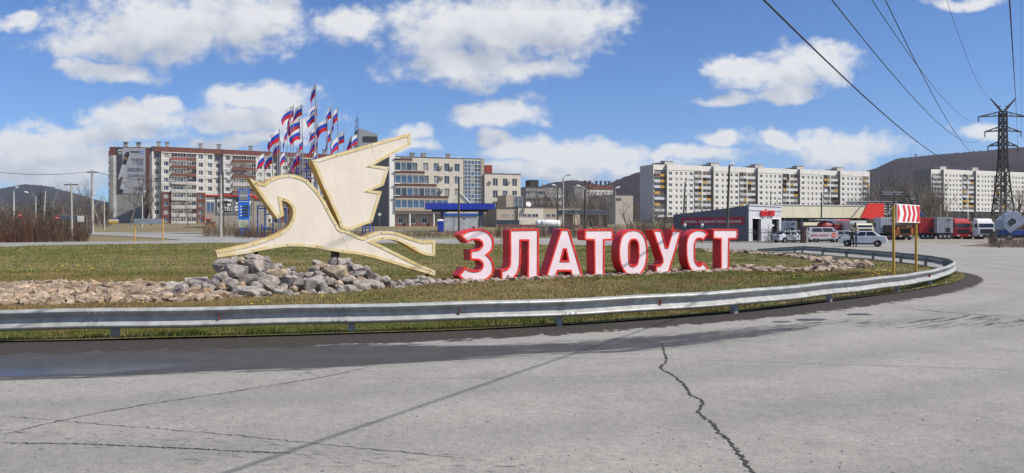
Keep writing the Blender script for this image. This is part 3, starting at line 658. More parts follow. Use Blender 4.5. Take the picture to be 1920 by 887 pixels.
# ------------------------------------------------------------------ sign letters and winged horse: outlines on one upright plane
def on_row(x, y, c=0.0):
    a = (x - HX) / F; O = O_row + n_row * c
    s_den = e_row.x - a * e_row.y; s = (a * O.y - O.x) / s_den; p = O + e_row * s
    return s, CH + (HY - y) / F * p.y
def rowpt(a, b, c): p = O_row + e_row * a + n_row * c; return Vector((p.x, p.y, b))
def ccw(lp):
    A = sum(lp[i][0] * lp[(i + 1) % len(lp)][1] - lp[(i + 1) % len(lp)][0] * lp[i][1] for i in range(len(lp))); return lp if A > 0 else lp[::-1]
def inset(lp, w, clampw=True):
    n = len(lp); out = []
    P = [Vector(p) for p in lp]
    for i in range(n):
        a, b, c = P[i - 1], P[i], P[(i + 1) % n]; d0 = (b - a).normalized(); d1 = (c - b).normalized()
        n0 = Vector((-d0.y, d0.x)); n1 = Vector((-d1.y, d1.x)); m = (n0 + n1)
        m = m.normalized() if m.length > 1e-4 else n0; k = w / max(.38, m.dot(n0))
        if clampw:
            hit = 9.0
            for j in range(n):
                if j in (i, (i - 1) % n): continue
                e0, e1 = P[j], P[(j + 1) % n]; r = geometry.intersect_line_line_2d(b + m * 1e-3, b + m * 3, e0, e1)
                if r: hit = min(hit, (r - b).length)
            k = min(k, hit * .42)
        out.append(tuple(b + m * k))
    return out
def ring(mb, outer, inner, c, th=.012, m=0):
    n = len(outer); vs = [rowpt(*p, c + th) for p in outer] + [rowpt(*p, c + th) for p in inner] + [rowpt(*p, c - .01) for p in outer] + [rowpt(*p, c - .01) for p in inner]
    fs = []
    for i in range(n):
        j = (i + 1) % n; fs += [(i, j, n + j, n + i), (2 * n + i, i, j, 2 * n + j)[::-1], (n + i, n + j, 3 * n + j, 3 * n + i)]
    mb.add(vs, fs, m)
def mat_panel(name, c1, c2, rough=.45, wave=.35, trans=0):
    m, N, L, b = nodes_of(name, rough); tc = N.new('ShaderNodeTexCoord'); v = tc.outputs['Object']
    mp = N.new('ShaderNodeMapping'); mp.inputs['Scale'].default_value = (9, 9, .7); L.new(v, mp.inputs['Vector'])      # rain streaks and dust
    rs = n_math(N, L, 'MULTIPLY_ADD', n_noise(N, L, mp.outputs[0], 1.0, 5, .65), 3.2, -1.5, True); bl = n_math(N, L, 'MULTIPLY_ADD', n_noise(N, L, v, 5, 6, .75), 4, -2.2, True)
    pc = n_ramp(N, L, n_noise(N, L, v, 1.3, 6, .6), [(.35, c2), (.65, c1)]); pc = n_mix(N, L, n_math(N, L, 'MULTIPLY', rs, .16), pc, tuple(k * .62 for k in c2)); pc = n_mix(N, L, n_math(N, L, 'MULTIPLY', bl, .10), pc, (.25, .22, .18))
    L.new(pc, b.inputs['Base Color']); b.inputs['Specular IOR Level'].default_value = .45
    n_bump(N, L, b, n_noise(N, L, v, .9, 2, .4), wave, .25); return m
def mat_trim(name, c1, c2, c3):
    m, N, L, b = nodes_of(name, .5); tc = N.new('ShaderNodeTexCoord'); v = tc.outputs['Object']
    f = n_noise(N, L, v, 2.3, 6, .7); f2 = n_noise(N, L, v, 25, 4, .7)
    c = n_ramp(N, L, f, [(.38, c2), (.52, c1), (.66, c3)]); c = n_mix(N, L, n_math(N, L, 'MULTIPLY_ADD', f2, 6, -3.7, True), c, c3)
    L.new(c, b.inputs['Base Color']); n_bump(N, L, b, f2, .3, .01); return m
red_side = mat_panel('red_sheet_side', lin(204, 38, 50), lin(180, 30, 44), .4, .15)
red_trim = mat_trim('red_edge_trim', lin(212, 52, 44), lin(196, 40, 36), lin(226, 84, 74))
pink_face = mat_panel('pale_pink_acrylic', lin(228, 212, 217), lin(218, 201, 207), .35, .22)
joint_white = mat('trim_joint', lin(220, 190, 186), .6)
def Z(ox, oy, k): return lambda pts: [on_row(ox + x / k, oy + y / k) for x, y in pts]
z1, z2, z3, z4 = Z(840, 420, 7.394), Z(990, 420, 7.394), Z(1130, 420, 8.45), Z(1255, 420, 8.45)
LET = [
 ('З', 'leftmost', z1([(160,150),(230,105),(310,75),(400,62),(480,70),(550,100),(600,150),(628,210),(635,270),(625,330),(600,380),(553,425),(595,470),(625,530),(638,600),(628,665),(600,720),(550,765),(480,800),(400,818),(330,820),(250,800),(190,765),(135,715),(235,598),(300,628),(350,640),(410,635),(455,615),(470,580),(465,540),(430,512),(380,505),(306,503),(305,350),(370,350),(420,340),(455,315),(468,285),(455,250),(420,230),(360,228),(310,240),(265,268)]), None,
  'big red and white letter З, leftmost of the sign row'),
 ('Л', '', z1([(850,90),(868,68),(1240,62),(1258,80),(1254,750),(1245,770),(1110,776),(1098,755),(1103,238),(1012,238),(1010,500),(1000,590),(980,660),(940,725),(890,770),(830,790),(745,793),(730,770),(730,632),(800,620),(835,590),(850,540),(853,420)]), None,
  'big red and white letter Л with a hooked left leg'),
 ('А', '', z2([(450,75),(470,66),(545,66),(570,82),(765,745),(610,748),(585,658),(415,658),(378,765),(232,762)]), z2([(500,360),(520,360),(548,500),(465,500)]),
  'big red and white letter А with a small triangular opening'),
 ('Т', '', z2([(780,95),(800,70),(1165,68),(1185,90),(1180,210),(1165,228),(1060,232),(1056,735),(915,740),(908,232),(800,225),(780,200)]), None,
  'big red and white letter Т standing between the letters А and О'),
 ('О', '', z3([(490,80),(560,90),(620,130),(670,200),(700,300),(713,430),(705,560),(680,670),(630,760),(570,815),(500,840),(430,832),(370,795),(310,720),(270,620),(252,500),(255,370),(275,250),(310,170),(370,110),(430,85)]),
  z3([(480,255),(530,265),(550,310),(560,400),(555,560),(535,630),(490,655),(445,645),(428,580),(425,420),(430,310),(450,270)]), 'big red and white oval letter О in the sign row'),
 ('У', '', z3([(785,100),(800,88),(920,88),(935,105),(1003,360),(1025,360),(1098,105),(1112,92),(1232,92),(1241,110),(1236,140),(1070,700),(1030,770),(960,808),(860,812),(835,790),(835,655),(915,640),(942,600),(930,520)]), None,
  'big red and white letter У with a curled tail'),
 ('С', '', z4([(600,140),(612,158),(540,262),(490,238),(450,242),(425,265),(408,320),(403,420),(408,540),(425,605),(465,652),(500,642),(535,600),(612,690),(602,730),(550,770),(480,792),(400,780),(340,735),(295,650),(270,540),(262,420),(265,300),(290,200),(340,130),(400,95),(470,82),(545,98)]), None,
  'big red and white letter С, second from the right end of the sign'),
 ('Т', '', z4([(690,100),(712,78),(1068,78),(1085,100),(1078,222),(1060,238),(950,243),(940,752),(930,764),(820,768),(810,755),(808,243),(708,235),(690,212)]), None,
  'big red and white letter Т, rightmost of the sign row')]
def smooth_loop(lp, n=3, corner=.8):
    """round the traced curve but keep its sharp corners"""
    P = [Vector(p) for p in lp]; m = len(P); out = []
    sharp = [((P[i] - P[i - 1]).normalized().dot((P[(i + 1) % m] - P[i]).normalized()) < corner) for i in range(m)]
    for i in range(m):
        a, b, c, d = P[i - 1], P[i], P[(i + 1) % m], P[(i + 2) % m]
        if sharp[i]: a = b - (c - b)
        if sharp[(i + 1) % m]: d = c + (c - b)
        if (c - b).length < .03: out.append(tuple(b)); continue
        for k in range(n):
            t = k / n; out.append(tuple(.5 * ((2 * b) + (c - a) * t + (2 * a - 5 * b + 4 * c - d) * t * t + (3 * b - a - 3 * c + d) * t ** 3)))
    return out
LT = .40
for ch, _, outer, hole, label in LET:
    outer = ccw(smooth_loop(outer)); loops = [outer]
    if hole: loops.append(ccw(smooth_loop(hole))[::-1])
    s0 = sum(p[0] for p in outer) / len(outer); base = rowpt(s0, min(p[1] for p in outer), -LT / 2)
    t = thing('sign_letter', label, 'letter', base, math.atan2(e_row.y, e_row.x), 'letters of the town sign')
    MB().prism(loops, rowpt, 0, -LT, 0, 1).build('shell', [pink_face, red_side], t, world=True)
    trim = MB()
    for lp in loops: ring(trim, lp, inset(lp, .062), 0, .02)
    tr = trim.build('edge_trim', red_trim, t, world=True)
    jb = MB()
    for lp in loops:
        for i in range(3, len(lp), 9):
            a, b = Vector(lp[i]), Vector(lp[(i + 1) % len(lp)]); d = (b - a).normalized(); nn = Vector((-d.y, d.x)); q = (a + b) / 2
            P4 = [q + d * .005, q + d * .005 + nn * .055, q - d * .005 + nn * .055, q - d * .005]; jb.add([rowpt(*p, .0225) for p in P4], [(0, 1, 2, 3)])
    stuff(jb.build('trim_joints', joint_white, t, world=True))
    pl = MB()                                             # short steel feet under the letter
    lo = min(p[1] for p in outer)
    for ds in (-.18, .18): link('foot', MB().box(-.04, .04, -.04, .04, -.14, .05).mesh('foot', galv_old), t, Matrix.Translation((ds, 0, 0)))

cream = mat_panel('cream_acrylic', lin(218, 208, 193), lin(212, 201, 185), .45, .2)
ochre = mat_panel('ochre_side', lin(206, 172, 104), lin(184, 150, 86), .6, .1)
trim_y = mat_trim('yellow_edge_trim', lin(208, 192, 148), lin(196, 174, 118), lin(214, 204, 186))
bolt_m = mat('dark_bolt', lin(70, 66, 60), .6)
zA, zB, zC = (lambda p: (400 + p[0] / 4.927, 310 + p[1] / 4.927)), (lambda p: (570 + p[0] / 4.927, 240 + p[1] / 4.927)), (lambda p: (610 + p[0] / 6.336, 390 + p[1] / 6.336))
body_px = [zA(p) for p in ((330,118),(400,148),(470,165),(520,125),(600,95),(700,83),(790,98),(880,140))] + [zB(p) for p in ((40,492),(90,540),(150,612),(200,690),(240,770),(285,850))] + \
  [zC(p) for p in ((150,205),(175,245),(290,282),(438,346),(520,318),(600,286),(690,274),(780,278),(870,296),(970,332),(1080,368),(1180,392),(1305,382),(1303,575),(1200,562),(1120,532),(1000,462),(900,406),(820,382),(740,373),(650,380),(580,404),(720,470),(870,545),(1000,610),(1150,680),(1305,745),(1303,803),(1180,770),(1000,720),(800,660),(600,600),(400,555),(300,543),(150,522))] + \
  [zA(p) for p in ((1050,782),(900,757),(750,747),(650,752),(500,775),(300,815),(38,850),(24,790),(270,738),(400,703),(550,650),(650,598),(700,545),(730,480),(735,420),(715,370),(680,340),(632,325),(652,465),(592,493),(460,310))]
wing_px = [zB(p) for p in ((76,300),(300,238),(620,146),(985,45),(990,155),(830,240),(645,344),(790,360),(738,530),(622,577),(722,585),(635,865))] + [zC(p) for p in ((292,270),(185,238),(171,171))]
hb = ccw(smooth_loop([on_row(*p) for p in body_px], 3, .72)); hw = ccw([on_row(*p) for p in wing_px])
horse = thing('winged_horse_sculpture', 'flat cream winged horse sculpture leaping over the rock pile', 'sculpture', rowpt(-4.5, .3, -.17), math.atan2(e_row.y, e_row.x))
def bolts(lp, parent, every, w, c):
    me = MB().lathe([(.013, 0), (.013, .01), (.006, .014)], 8).mesh('bolt', bolt_m); Mi = MW[horse.name].inverted(); ins = inset(lp, w)
    for i in range(0, len(lp), every):
        p = rowpt(*ins[i], c); M = Matrix.Translation(p) @ n_row.to_track_quat('Z', 'Y').to_matrix().to_4x4(); link('bolt', me, parent, Mi @ M)
for nm, lp, c, ev in (('body', hb, 0.0, 6), ('wing', hw, -.03, 1)):
    o = MB().prism([lp], rowpt, c, c - .34, 0, 1).build(nm, [cream, ochre], horse, world=True)
    tb = MB(); ring(tb, lp, inset(lp, .085), c, .014); tb.build('edge_trim', trim_y, o, world=False) if False else None
    tb2 = tb; Mi = MW[horse.name].inverted(); tb2.v = [tuple(Mi @ Vector(p)) for p in tb2.v]; tb2.build('edge_trim', trim_y, o)
    bolts(lp, o, ev, .045, c + .014)
seam_m = mat('panel_seam', lin(206, 190, 160), .7)
for nm, a, b, c in (('seam', zC((110, 150)), zC((300, 545)), .003), ('seam', zB((615, 145)), zB((680, 320)), -.027), ('seam', zC((975, 350)), zC((1005, 420)), .003), ('seam', zC((850, 570)), zC((760, 625)), .003), ('seam', zA((545, 672)), zA((585, 745)), .003)):
    p, q = on_row(*a), on_row(*b); d = (Vector(q) - Vector(p)).normalized(); nn = Vector((-d.y, d.x)) * .007
    MB().add([rowpt(*(Vector(p) + nn), c), rowpt(*(Vector(q) + nn), c), rowpt(*(Vector(q) - nn), c), rowpt(*(Vector(p) - nn), c)], [(0, 1, 2, 3)]).build(nm, seam_m, horse, world=True)
rust = mat('rusty_post', lin(96, 80, 68), .9, var=.3, vscale=9)
for x, y0, y1, r in ((480, 469, 500, .05), (628.5, 474, 500, .09), (801, 511, 530, .035)):
    s, zt = on_row(x, y0, -.17); p = rowpt(s, 0, -.17); MB().box(-r, r, -r, r, -.05, zt + .12).build('support_post', rust, horse, False).matrix_local = MW[horse.name].inverted() @ Matrix.Translation((p.x, p.y, 0)) @ Matrix.Rotation(math.atan2(e_row.y, e_row.x), 4, 'Z')

# ------------------------------------------------------------------ buildings
def glass_mat(name, c, rough=.08):
    return mat(name, c, rough, var=.25, vscale=.7, spec=.8)
G_DARK = glass_mat('window_glass_dark', lin(58, 66, 78)); G_MID = glass_mat('window_glass_mid', lin(96, 104, 114), .12); G_CURT = mat('window_curtain', lin(150, 150, 150), .4, var=.15)
G_BLUE = glass_mat('window_glass_blue', lin(74, 96, 126)); GLASS = [G_DARK, G_DARK, G_MID, G_CURT, G_DARK]
FR = mat('white_window_frame', lin(214, 212, 206), .6); FRB = mat('brown_window_frame', lin(120, 100, 84), .7)
CACHE = {}
def cached(key, fn):
    if key not in CACHE: CACHE[key] = fn()
    return CACHE[key]
def frame_mesh(w, hh, parts, fr, t=.07, d=.07, name='window'):
    """frame with mullions at the given fractions of its width"""
    mb = MB(); mb.box(-w/2, w/2, 0, d, -hh/2, -hh/2 + t).box(-w/2, w/2, 0, d, hh/2 - t, hh/2).box(-w/2, -w/2 + t, 0, d, -hh/2 + t, hh/2 - t).box(w/2 - t, w/2, 0, d, -hh/2 + t, hh/2 - t)
    for f in parts: mb.box(-w/2 + w*f - t/2, -w/2 + w*f + t/2, 0, d, -hh/2 + t, hh/2 - t)
    return mb.mesh(name, fr)
def pane_mesh(w, hh, m): return MB().box(-w/2 + .02, w/2 - .02, 0, .02, -hh/2 + .02, hh/2 - .02).mesh('pane', m)
def add_window(root, u, y, z, w, hh, parts=(.5,), fr=None, glass=None, name='window'):
    fr = fr or FR; g = glass or random.choice(GLASS); w, hh = round(w, 2), round(hh, 2)
    o = link(name, cached(('f', w, hh, parts, fr.name, name), lambda: frame_mesh(w, hh, parts, fr, name=name)), root, Matrix.Translation((u, y, z)))
    link('pane', cached(('p', w, hh, g.name), lambda: pane_mesh(w, hh, g)), o, Matrix.Translation((0, .035, 0))); return o
def holed(mb, u0, u1, z0, z1, opens, y=0.0, d=.25, m=0):
    """upright wall sheet facing -y with openings and their reveals"""
    us = sorted({u0, u1, *[v for o in opens for v in o[:2]]}); zs = sorted({z0, z1, *[v for o in opens for v in o[2:]]})
    for a, b in zip(us, us[1:]):
        for c, e in zip(zs, zs[1:]):
            if any(o[0] <= (a + b) / 2 <= o[1] and o[2] <= (c + e) / 2 <= o[3] for o in opens): continue
            mb.quad((a, y, c), (b, y, c), (b, y, e), (a, y, e), m)
    for a, b, c, e in opens:
        for p, q in (((a, c), (b, c)), ((b, c), (b, e)), ((b, e), (a, e)), ((a, e), (a, c))): mb.quad((p[0], y, p[1]), (q[0], y, q[1]), (q[0], y + d, q[1]), (p[0], y + d, p[1]), m)
    for p, q in (((u0, z0), (u1, z0)), ((u1, z0), (u1, z1)), ((u1, z1), (u0, z1)), ((u0, z1), (u0, z0))): mb.quad((p[0], y, p[1]), (q[0], y, q[1]), (q[0], y + d, q[1]), (p[0], y + d, p[1]), m)
    return mb
def panel_mesh(w, hh, ow, oh, oz, m):
    op = [(-ow/2, ow/2, oz - oh/2, oz + oh/2)] if ow else []
    return holed(MB(), -w/2 + .025, w/2 - .025, -hh/2 + .02, hh/2 - .02, op).mesh('panel', m, recalc=False)
def add_panel(root, u, y, z, w, hh, ow, oh, oz, m):
    w, hh = round(w, 2), round(hh, 2)
    return link('panel', cached(('pl', w, hh, ow, oh, oz, m.name), lambda: panel_mesh(w, hh, ow, oh, oz, m)), root, Matrix.Translation((u, y, z)))
class Facade:
    def __init__(s, name, label, cat, x, Y, t, group=None, z=None):
        X = (x - HX) / F * Y; s.P = Vector((X, Y)); s.t = Vector(t).normalized(); s.z = h(X, Y) if z is None else z
        s.root = thing(name, label, cat, (X, Y, s.z), math.atan2(s.t.y, s.t.x), group)
    def u(s, x, d=0.0):
        a = (x - HX) / F; P = s.P + Vector((-s.t.y, s.t.x)) * d; return (P.x - a * P.y) / (a * s.t.y - s.t.x)
    def zz(s, x, y, d=0.0):
        u = s.u(x, d); Y = s.P.y + u * s.t.y + d * s.t.x; return CH + (HY - y) / F * Y - s.z
    def part(s, name, m, fn, **k): mb = MB(); fn(mb); return mb.build(name, m, s.root, **k)
concrete = mat('pale_panel_concrete', lin(210, 206, 200), .9, col2=lin(182, 178, 171), vscale=.35, bump=.2, bscale=4)
concrete_g = mat('grey_panel_concrete', lin(150, 148, 146), .9, col2=lin(126, 124, 122), vscale=.35, bump=.2, bscale=4)
redpaint = mat('faded_red_paint', lin(112, 70, 64), .9, col2=lin(96, 60, 56), vscale=.5)
redpar = mat('red_parapet', lin(118, 74, 66), .9, col2=lin(100, 64, 58), vscale=.5)
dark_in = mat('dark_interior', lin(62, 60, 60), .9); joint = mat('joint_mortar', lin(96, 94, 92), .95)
roof_m = mat('roofing_felt', lin(92, 90, 90), .95)
bal_red = mat('balcony_brown_red', lin(112, 78, 70), .9); bal_pink = mat('balcony_pink', lin(150, 94, 92), .9); bal_pale = mat('balcony_pale', lin(184, 180, 174), .9, var=.2, vscale=2)
bal_yel = mat('balcony_yellow', lin(190, 152, 70), .8); bal_wht = mat('balcony_white', lin(205, 208, 212), .7); bal_brn = mat('balcony_brown', lin(92, 68, 54), .9)
def add_balcony(root, u, y, z, w, out, m, glazed, hh=2.75):
    """z: floor level; parapet with sides and floor slab, glazing as a sub-part"""
    w = round(w, 2)
    def mk():
        mb = MB(); mb.box(-w/2, w/2, -out, -out + .08, -.12, 1.02).box(-w/2, -w/2 + .08, -out + .08, .3, -.12, 1.02).box(w/2 - .08, w/2, -out + .08, .3, -.12, 1.02).box(-w/2 + .08, w/2 - .08, -out + .08, .3, -.12, 0)
        return mb.mesh('balcony', m)
    o = link('balcony', cached(('b', w, out, m.name), mk), root, Matrix.Translation((u, y, z)))
    if glazed:
        gh = hh - 1.02 - .2; n = max(3, int(w / .8)); fr = FR if glazed != 2 else FRB; g = random.choice([G_MID, G_BLUE, G_DARK, G_CURT])
        gl = link('glazing', cached(('bg', w, n, fr.name), lambda: frame_mesh(w - .02, gh, tuple(i / n for i in range(1, n)), fr, .08, .08, 'glazing')), o, Matrix.Translation((0, -out + .01, 1.03 + gh / 2)))
    return o
def nine_storey(fc, secs, L, floors, fz, ztop, seed, tones, zl=0.0, cabin=True):
    """sections with five window columns, a loggia column and a set-back pair of balconies"""
    root = fc.root; r = random.Random(seed); pc = tones; PR = -1.6
    fcx = [0, .15, .255, .348, .452, .578]; ww = [1.75, 1.1, 1.1, 1.1, 1.75]
    zb = fz - (floors - .5) * 2.75
    core = MB(); core.box(0, secs * L - .24 * L + .01, .31, 12, -1, ztop - .3).build('core', concrete_g, root)
    rt = MB(); rt.box(-.1, secs * L - .24 * L + .1, .1, 12.1, ztop - .3, ztop).build('roof', roof_m, root)
    for k in range(secs):
        b = k * L
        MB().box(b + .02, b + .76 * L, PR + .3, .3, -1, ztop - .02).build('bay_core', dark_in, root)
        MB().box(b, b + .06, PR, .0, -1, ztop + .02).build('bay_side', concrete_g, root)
        MB().box(b + .06, b + .762 * L, PR, PR + .3, ztop - 2.55, ztop + .05).build('parapet', pc, root)
        MB().box(b + .74 * L, b + .762 * L, PR, PR + .3, -1, ztop - 2.56).build('pier', pc, root)
        if k < secs - 1 or True:
            if k < secs - 1: MB().box(b + .763 * L, b + L - .01, 0.01, .3, ztop - 2.5, ztop + .05).build('parapet', pc, root)
        if cabin: MB().box(b + .5, b + 5.2, 1, 5, ztop, ztop + 1.9).box(b + .3, b + 5.4, .8, 5.2, ztop + 1.9, ztop + 2.1).build('lift_cabin', concrete, root); MB().box(b - 3.5, b + .28, 1, 6, ztop + .3, ztop + .9).build('roof_vent', dark_in, root)
        for f in range(floors):
            z = fz - f * 2.75
            for c in range(5):
                u0, u1 = b + fcx[c] * L, b + fcx[c + 1] * L
                add_panel(root, (u0 + u1) / 2, PR, z, u1 - u0, 2.75, ww[c], 1.45, .05, pc)
                add_window(root, (u0 + u1) / 2, PR + .12, z + .05, ww[c], 1.45, (.36, .68) if ww[c] > 1.5 else (.5,))
            pool = [(bal_wht, 1), (bal_wht, 1), (bal_yel, 0), (bal_wht, 1), (bal_pale, 2), (bal_brn, 0), (bal_yel, 1), (bal_wht, 1), (bal_pale, 1)]
            cols_ = [(.583, .662, PR), (.664, .738, PR)]
            if k < secs - 1: cols_ += [(.768, .865, 0.0), (.868, .962, 0.0)]
            for q, (a, e, yy) in enumerate(cols_):
                m, g = r.choice(pool); add_balcony(root, b + (a + e) / 2 * L, yy, z - 1.35, (e - a) * L, .35 if yy < 0 else .9, m, g)
            MB().box(b + .58 * L, b + .738 * L, PR + .02, PR + .29, z - 1.5, z - 1.3).build('slab', pc, root) if f % 2 == 0 else None
        if k < secs - 1: MB().box(b + .765 * L, b + .995 * L, .02, .3, -1, ztop - 2.6).build('recess_wall', r.choice([bal_brn, concrete_g]), root)
    return zb
white_p = mat('white_panel_concrete', lin(228, 225, 218), .9, col2=lin(208, 204, 196), vscale=.5, bump=.2, bscale=4)
tileg = mat('grey_end_tiles', lin(182, 182, 184), .85, col2=lin(160, 160, 164), vscale=.8)
# long white nine-storey block
fb = Facade('apartment_block', 'long white nine-storey panel block with yellow balconies behind the car wash', 'building', 1225, 370, (.93, .37))
LB = 26.3; ztB = fb.zz(1247, 309); u1 = fb.u(1247)
fzB = fb.zz(1256, 325.5)
MB().box(0, u1, .0, .3, ztB - 2.5, ztB + .03).build('parapet', white_p, fb.root)
MB().box(-.02, .5, -.02, .28, -1, ztB - 2.52).build('pier', white_p, fb.root)
def run_block(fc, u_first, secs, L, floors, fz, ztop, seed, tone):
    n0 = set(fc.root.children)
    nine_storey(fc, secs, L, floors, fz, ztop, seed, tone)
    for c in fc.root.children:
        if c not in n0: c.location.x += u_first
run_block(fb, u1, 5, LB, 8, fzB, ztB, 11, white_p)
for f in range(8):
    z = fzB - f * 2.75
    for a, e in ((.3, u1 * .5 - .05), (u1 * .5 + .05, u1 - .1)):
        m, g = random.Random(f * 7 + int(a)).choice([(bal_wht, 1), (bal_yel, 0), (bal_wht, 1), (bal_brn, 0), (bal_yel, 2)]); add_balcony(fb.root, (a + e) / 2, 0, z - 1.35, e - a, .7, m, g)
MB().box(.02, u1, .30, 12, -1, ztB - .02).build('end_core', concrete_g, fb.root)
for f in range(10):                                        # tiled end wall, one slab row per storey
    for c in range(2): MB().box(-.12, .0, .3 + c * 5.85, .3 + (c + 1) * 5.85 - .06, ztB - (f + 1) * 2.9 + .05, ztB - f * 2.9).build('end_panel', tileg, fb.root)
# the second white block, far right
fc2 = Facade('apartment_block', 'white nine-storey block behind the pylon at the right edge', 'building', 1746, 455, (.93, .37))
ztC = fc2.zz(1765, 318); u1 = fc2.u(1765); fzC = fc2.zz(1775, 330)
MB().box(0, u1, 0, .3, ztC - 2.5, ztC + .03).build('parapet', white_p, fc2.root); MB().box(.02, u1, .3, 12, -1, ztC - .02).build('end_core', concrete_g, fc2.root)
MB().box(-.02, .6, -.02, .28, -1, ztC - 2.52).build('pier', white_p, fc2.root)
run_block(fc2, u1, 4, 26.3, 8, fzC, ztC, 5, white_p)
for f in range(8): add_balcony(fc2.root, (u1 + .6) / 2, 0, fzC - f * 2.75 - 1.35, u1 - .8, .7, bal_wht if f % 3 else bal_pale, 1)
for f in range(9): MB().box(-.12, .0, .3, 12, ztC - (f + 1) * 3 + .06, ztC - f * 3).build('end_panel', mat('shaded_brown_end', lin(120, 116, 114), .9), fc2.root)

# left nine-storey block with red parapet
fl = Facade('apartment_block', 'grey-white nine-storey block with red parapet and glazed balconies, left', 'building', 285, 272, (.88, .476))
root = fl.root; ztL = fl.zz(302, 276); fzL = fl.zz(393.4, 295); u302, u418 = fl.u(302), fl.u(418); LL = u418 - u302; FHL = 2.81
def lcol(x): return fl.u(x) - u302
cw = [(lcol(302), lcol(321), 'w'), (lcol(321), lcol(349), 'b'), (lcol(349), lcol(367.7), 'b'), (lcol(367.7), lcol(385), 'w'), (lcol(385), lcol(402), 'w'), (lcol(402), lcol(418), 'r')]
NS = 4; W_END = u302 + NS * LL
MB().box(.05, W_END, 1.9, 12, -1, ztL - 1.6).build('core', dark_in, root); MB().box(0, W_END + .05, .3, 12.05, ztL - 1.58, ztL + .25).build('roof', roof_m, root)
MB().box(-.02, .0 + fl.u(288), -.02, 11.9, -1, ztL - 1.62).build('end_pier', concrete, root)
def lrecess(u0, u1):
    for f in range(9):
        z = fzL - f * FHL; add_panel(root, (u0 + u1) / 2, 1.6, z, u1 - u0, FHL, 1.5, 1.5, 0, concrete); add_window(root, (u0 + u1) / 2, 1.72, z, 1.5, 1.5, (.38,))
    MB().box(u0 + .03, u1 - .03, .0, .28, ztL - 1.55, ztL + .1).build('parapet', redpar, root)
lrecess(fl.u(288), u302)
rr = random.Random(3)
for k in range(NS):
    b = u302 + k * LL
    for (a, e, kind) in cw:
        u0, u1 = b + a, b + e
        if kind == 'r':
            if k < NS: lrecess(u0, u1)
            MB().box(u1 - .02, u1 + .12, -.02, 1.58, -1, ztL - 1.62).build('fin', concrete_g, root); continue
        MB().box(u0 + .04, u1 - .04, -.12, .28, ztL - 1.55, ztL + .12).build('parapet', redpar, root)
        MB().box(u0 + .04, u1 - .04, -.2, .28, ztL - 1.85, ztL - 1.56).build('cornice', concrete, root)
        for f in range(9):
            z = fzL - f * FHL
            if kind == 'w':
                red = f >= 5 and abs(a - cw[4][0]) > .1
                add_panel(root, (u0 + u1) / 2, 0, z, u1 - u0, FHL, 1.5, 1.5, 0, redpaint if red else concrete); add_window(root, (u0 + u1) / 2, .12, z, 1.5, 1.5, (.38,))
            else:
                m = [bal_pink, bal_red, bal_red, bal_pale, bal_pale, bal_pale, bal_pale, bal_pale, bal_pale][f] if (k, a > cw[1][0] + .1) != (0, True) or f != 0 else bal_red
                if k: m = bal_red if f < 5 and f != 3 else bal_pale
                add_balcony(root, (u0 + u1) / 2, 0, z - 1.4, u1 - u0 - .05, .75, m, rr.choice([1, 1, 0, 2, 1]), FHL)
                add_window(root, (u0 + u1) / 2, 1.2, z, min(2.6, u1 - u0 - .8), 1.6, (.3, .65))
        if kind == 'b': MB().box(u0, u1, 1.3, 1.8, -1, ztL - 1.9).build('loggia_wall', concrete_g, root)
        else: MB().box(u0 + .05, u1 - .05, .3, 1.85, -1, ztL - 1.9).build('bay_core', dark_in, root)
for x in (297.5, 313.3, 376, 410.5, 470, 560, 586, 608): # ventilation shafts
    u = fl.u(x, 5); z0 = ztL + .25; MB().box(u - .55, u + .55, 4.5, 5.6, z0, z0 + 1.8).box(u - .8, u + .8, 4.2, 5.9, z0 + 2.05, z0 + 2.2).box(u - .6, u - .5, 4.5, 4.6, z0 + 1.8, z0 + 2.05).box(u + .5, u + .6, 4.5, 4.6, z0 + 1.8, z0 + 2.05).build('roof_vent', concrete_g, root)

# banner-bearing end section, further left
fn = Facade('apartment_block', 'nine-storey end wall carrying a huge grey knife banner', 'building', 205, 291, (.985, .17))
root = fn.root; zt = fn.zz(230, 276.5); U = fn.u
MB().box(U(205) + .05, U(283), .3, 16, -1, zt - .3).build('core', concrete_g, root); MB().box(U(205), U(283) + .1, .05, 16, zt - .28, zt + .2).build('roof', roof_m, root)
for a, e, m in ((205, 212, concrete_g), (212, 219, concrete), (219, 273, concrete_g), (273, 283, redpaint)):
    for f in range(10):
        z1_, z0_ = zt - f * 2.9 - .04, zt - (f + 1) * 2.9 + .02
        mm = redpar if f == 0 else m
        MB().box(U(a) + .03, U(e) - .03, 0, .28, z0_, z1_).build('panel', mm, root)
for f in range(8):
    o = MB().box(U(205) - .9, U(205) + .04, 2, 5, zt - 3.5 - f * 2.8, zt - 1.2 - f * 2.8).build('side_balcony', bal_pale if f % 2 else concrete_g, root)
for x in (236, 260): u = U(x, 5); MB().box(u - .7, u + .7, 4.5, 5.6, zt + .2, zt + 2.2).box(u - 1, u + 1, 4.2, 5.9, zt + 2.4, zt + 2.6).box(u - .2, u + .2, 4.8, 5.2, zt + 2.2, zt + 2.4).build('roof_vent', concrete_g, root)
zb0, zb1 = fn.zz(246, 363), fn.zz(246, 277.5); bx0, bx1 = U(219), U(273); Mn = MW[root.name]
ban = thing('banner', 'tall grey advertising banner with two knives and dark lettering', 'banner', Mn @ Vector(((bx0 + bx1) / 2, -.12, zb0)), math.atan2(fn.t.y, fn.t.x))
bw, bh = bx1 - bx0, zb1 - zb0
g_ban = mat('banner_grey', lin(160, 163, 172), .7, var=.06, vscale=.3); d_ban = mat('banner_charcoal', lin(70, 70, 76), .7); ink = mat('banner_ink', lin(48, 46, 50), .7); blade = mat('banner_blade', lin(196, 198, 202), .6, col2=lin(150, 152, 158), vscale=.8)
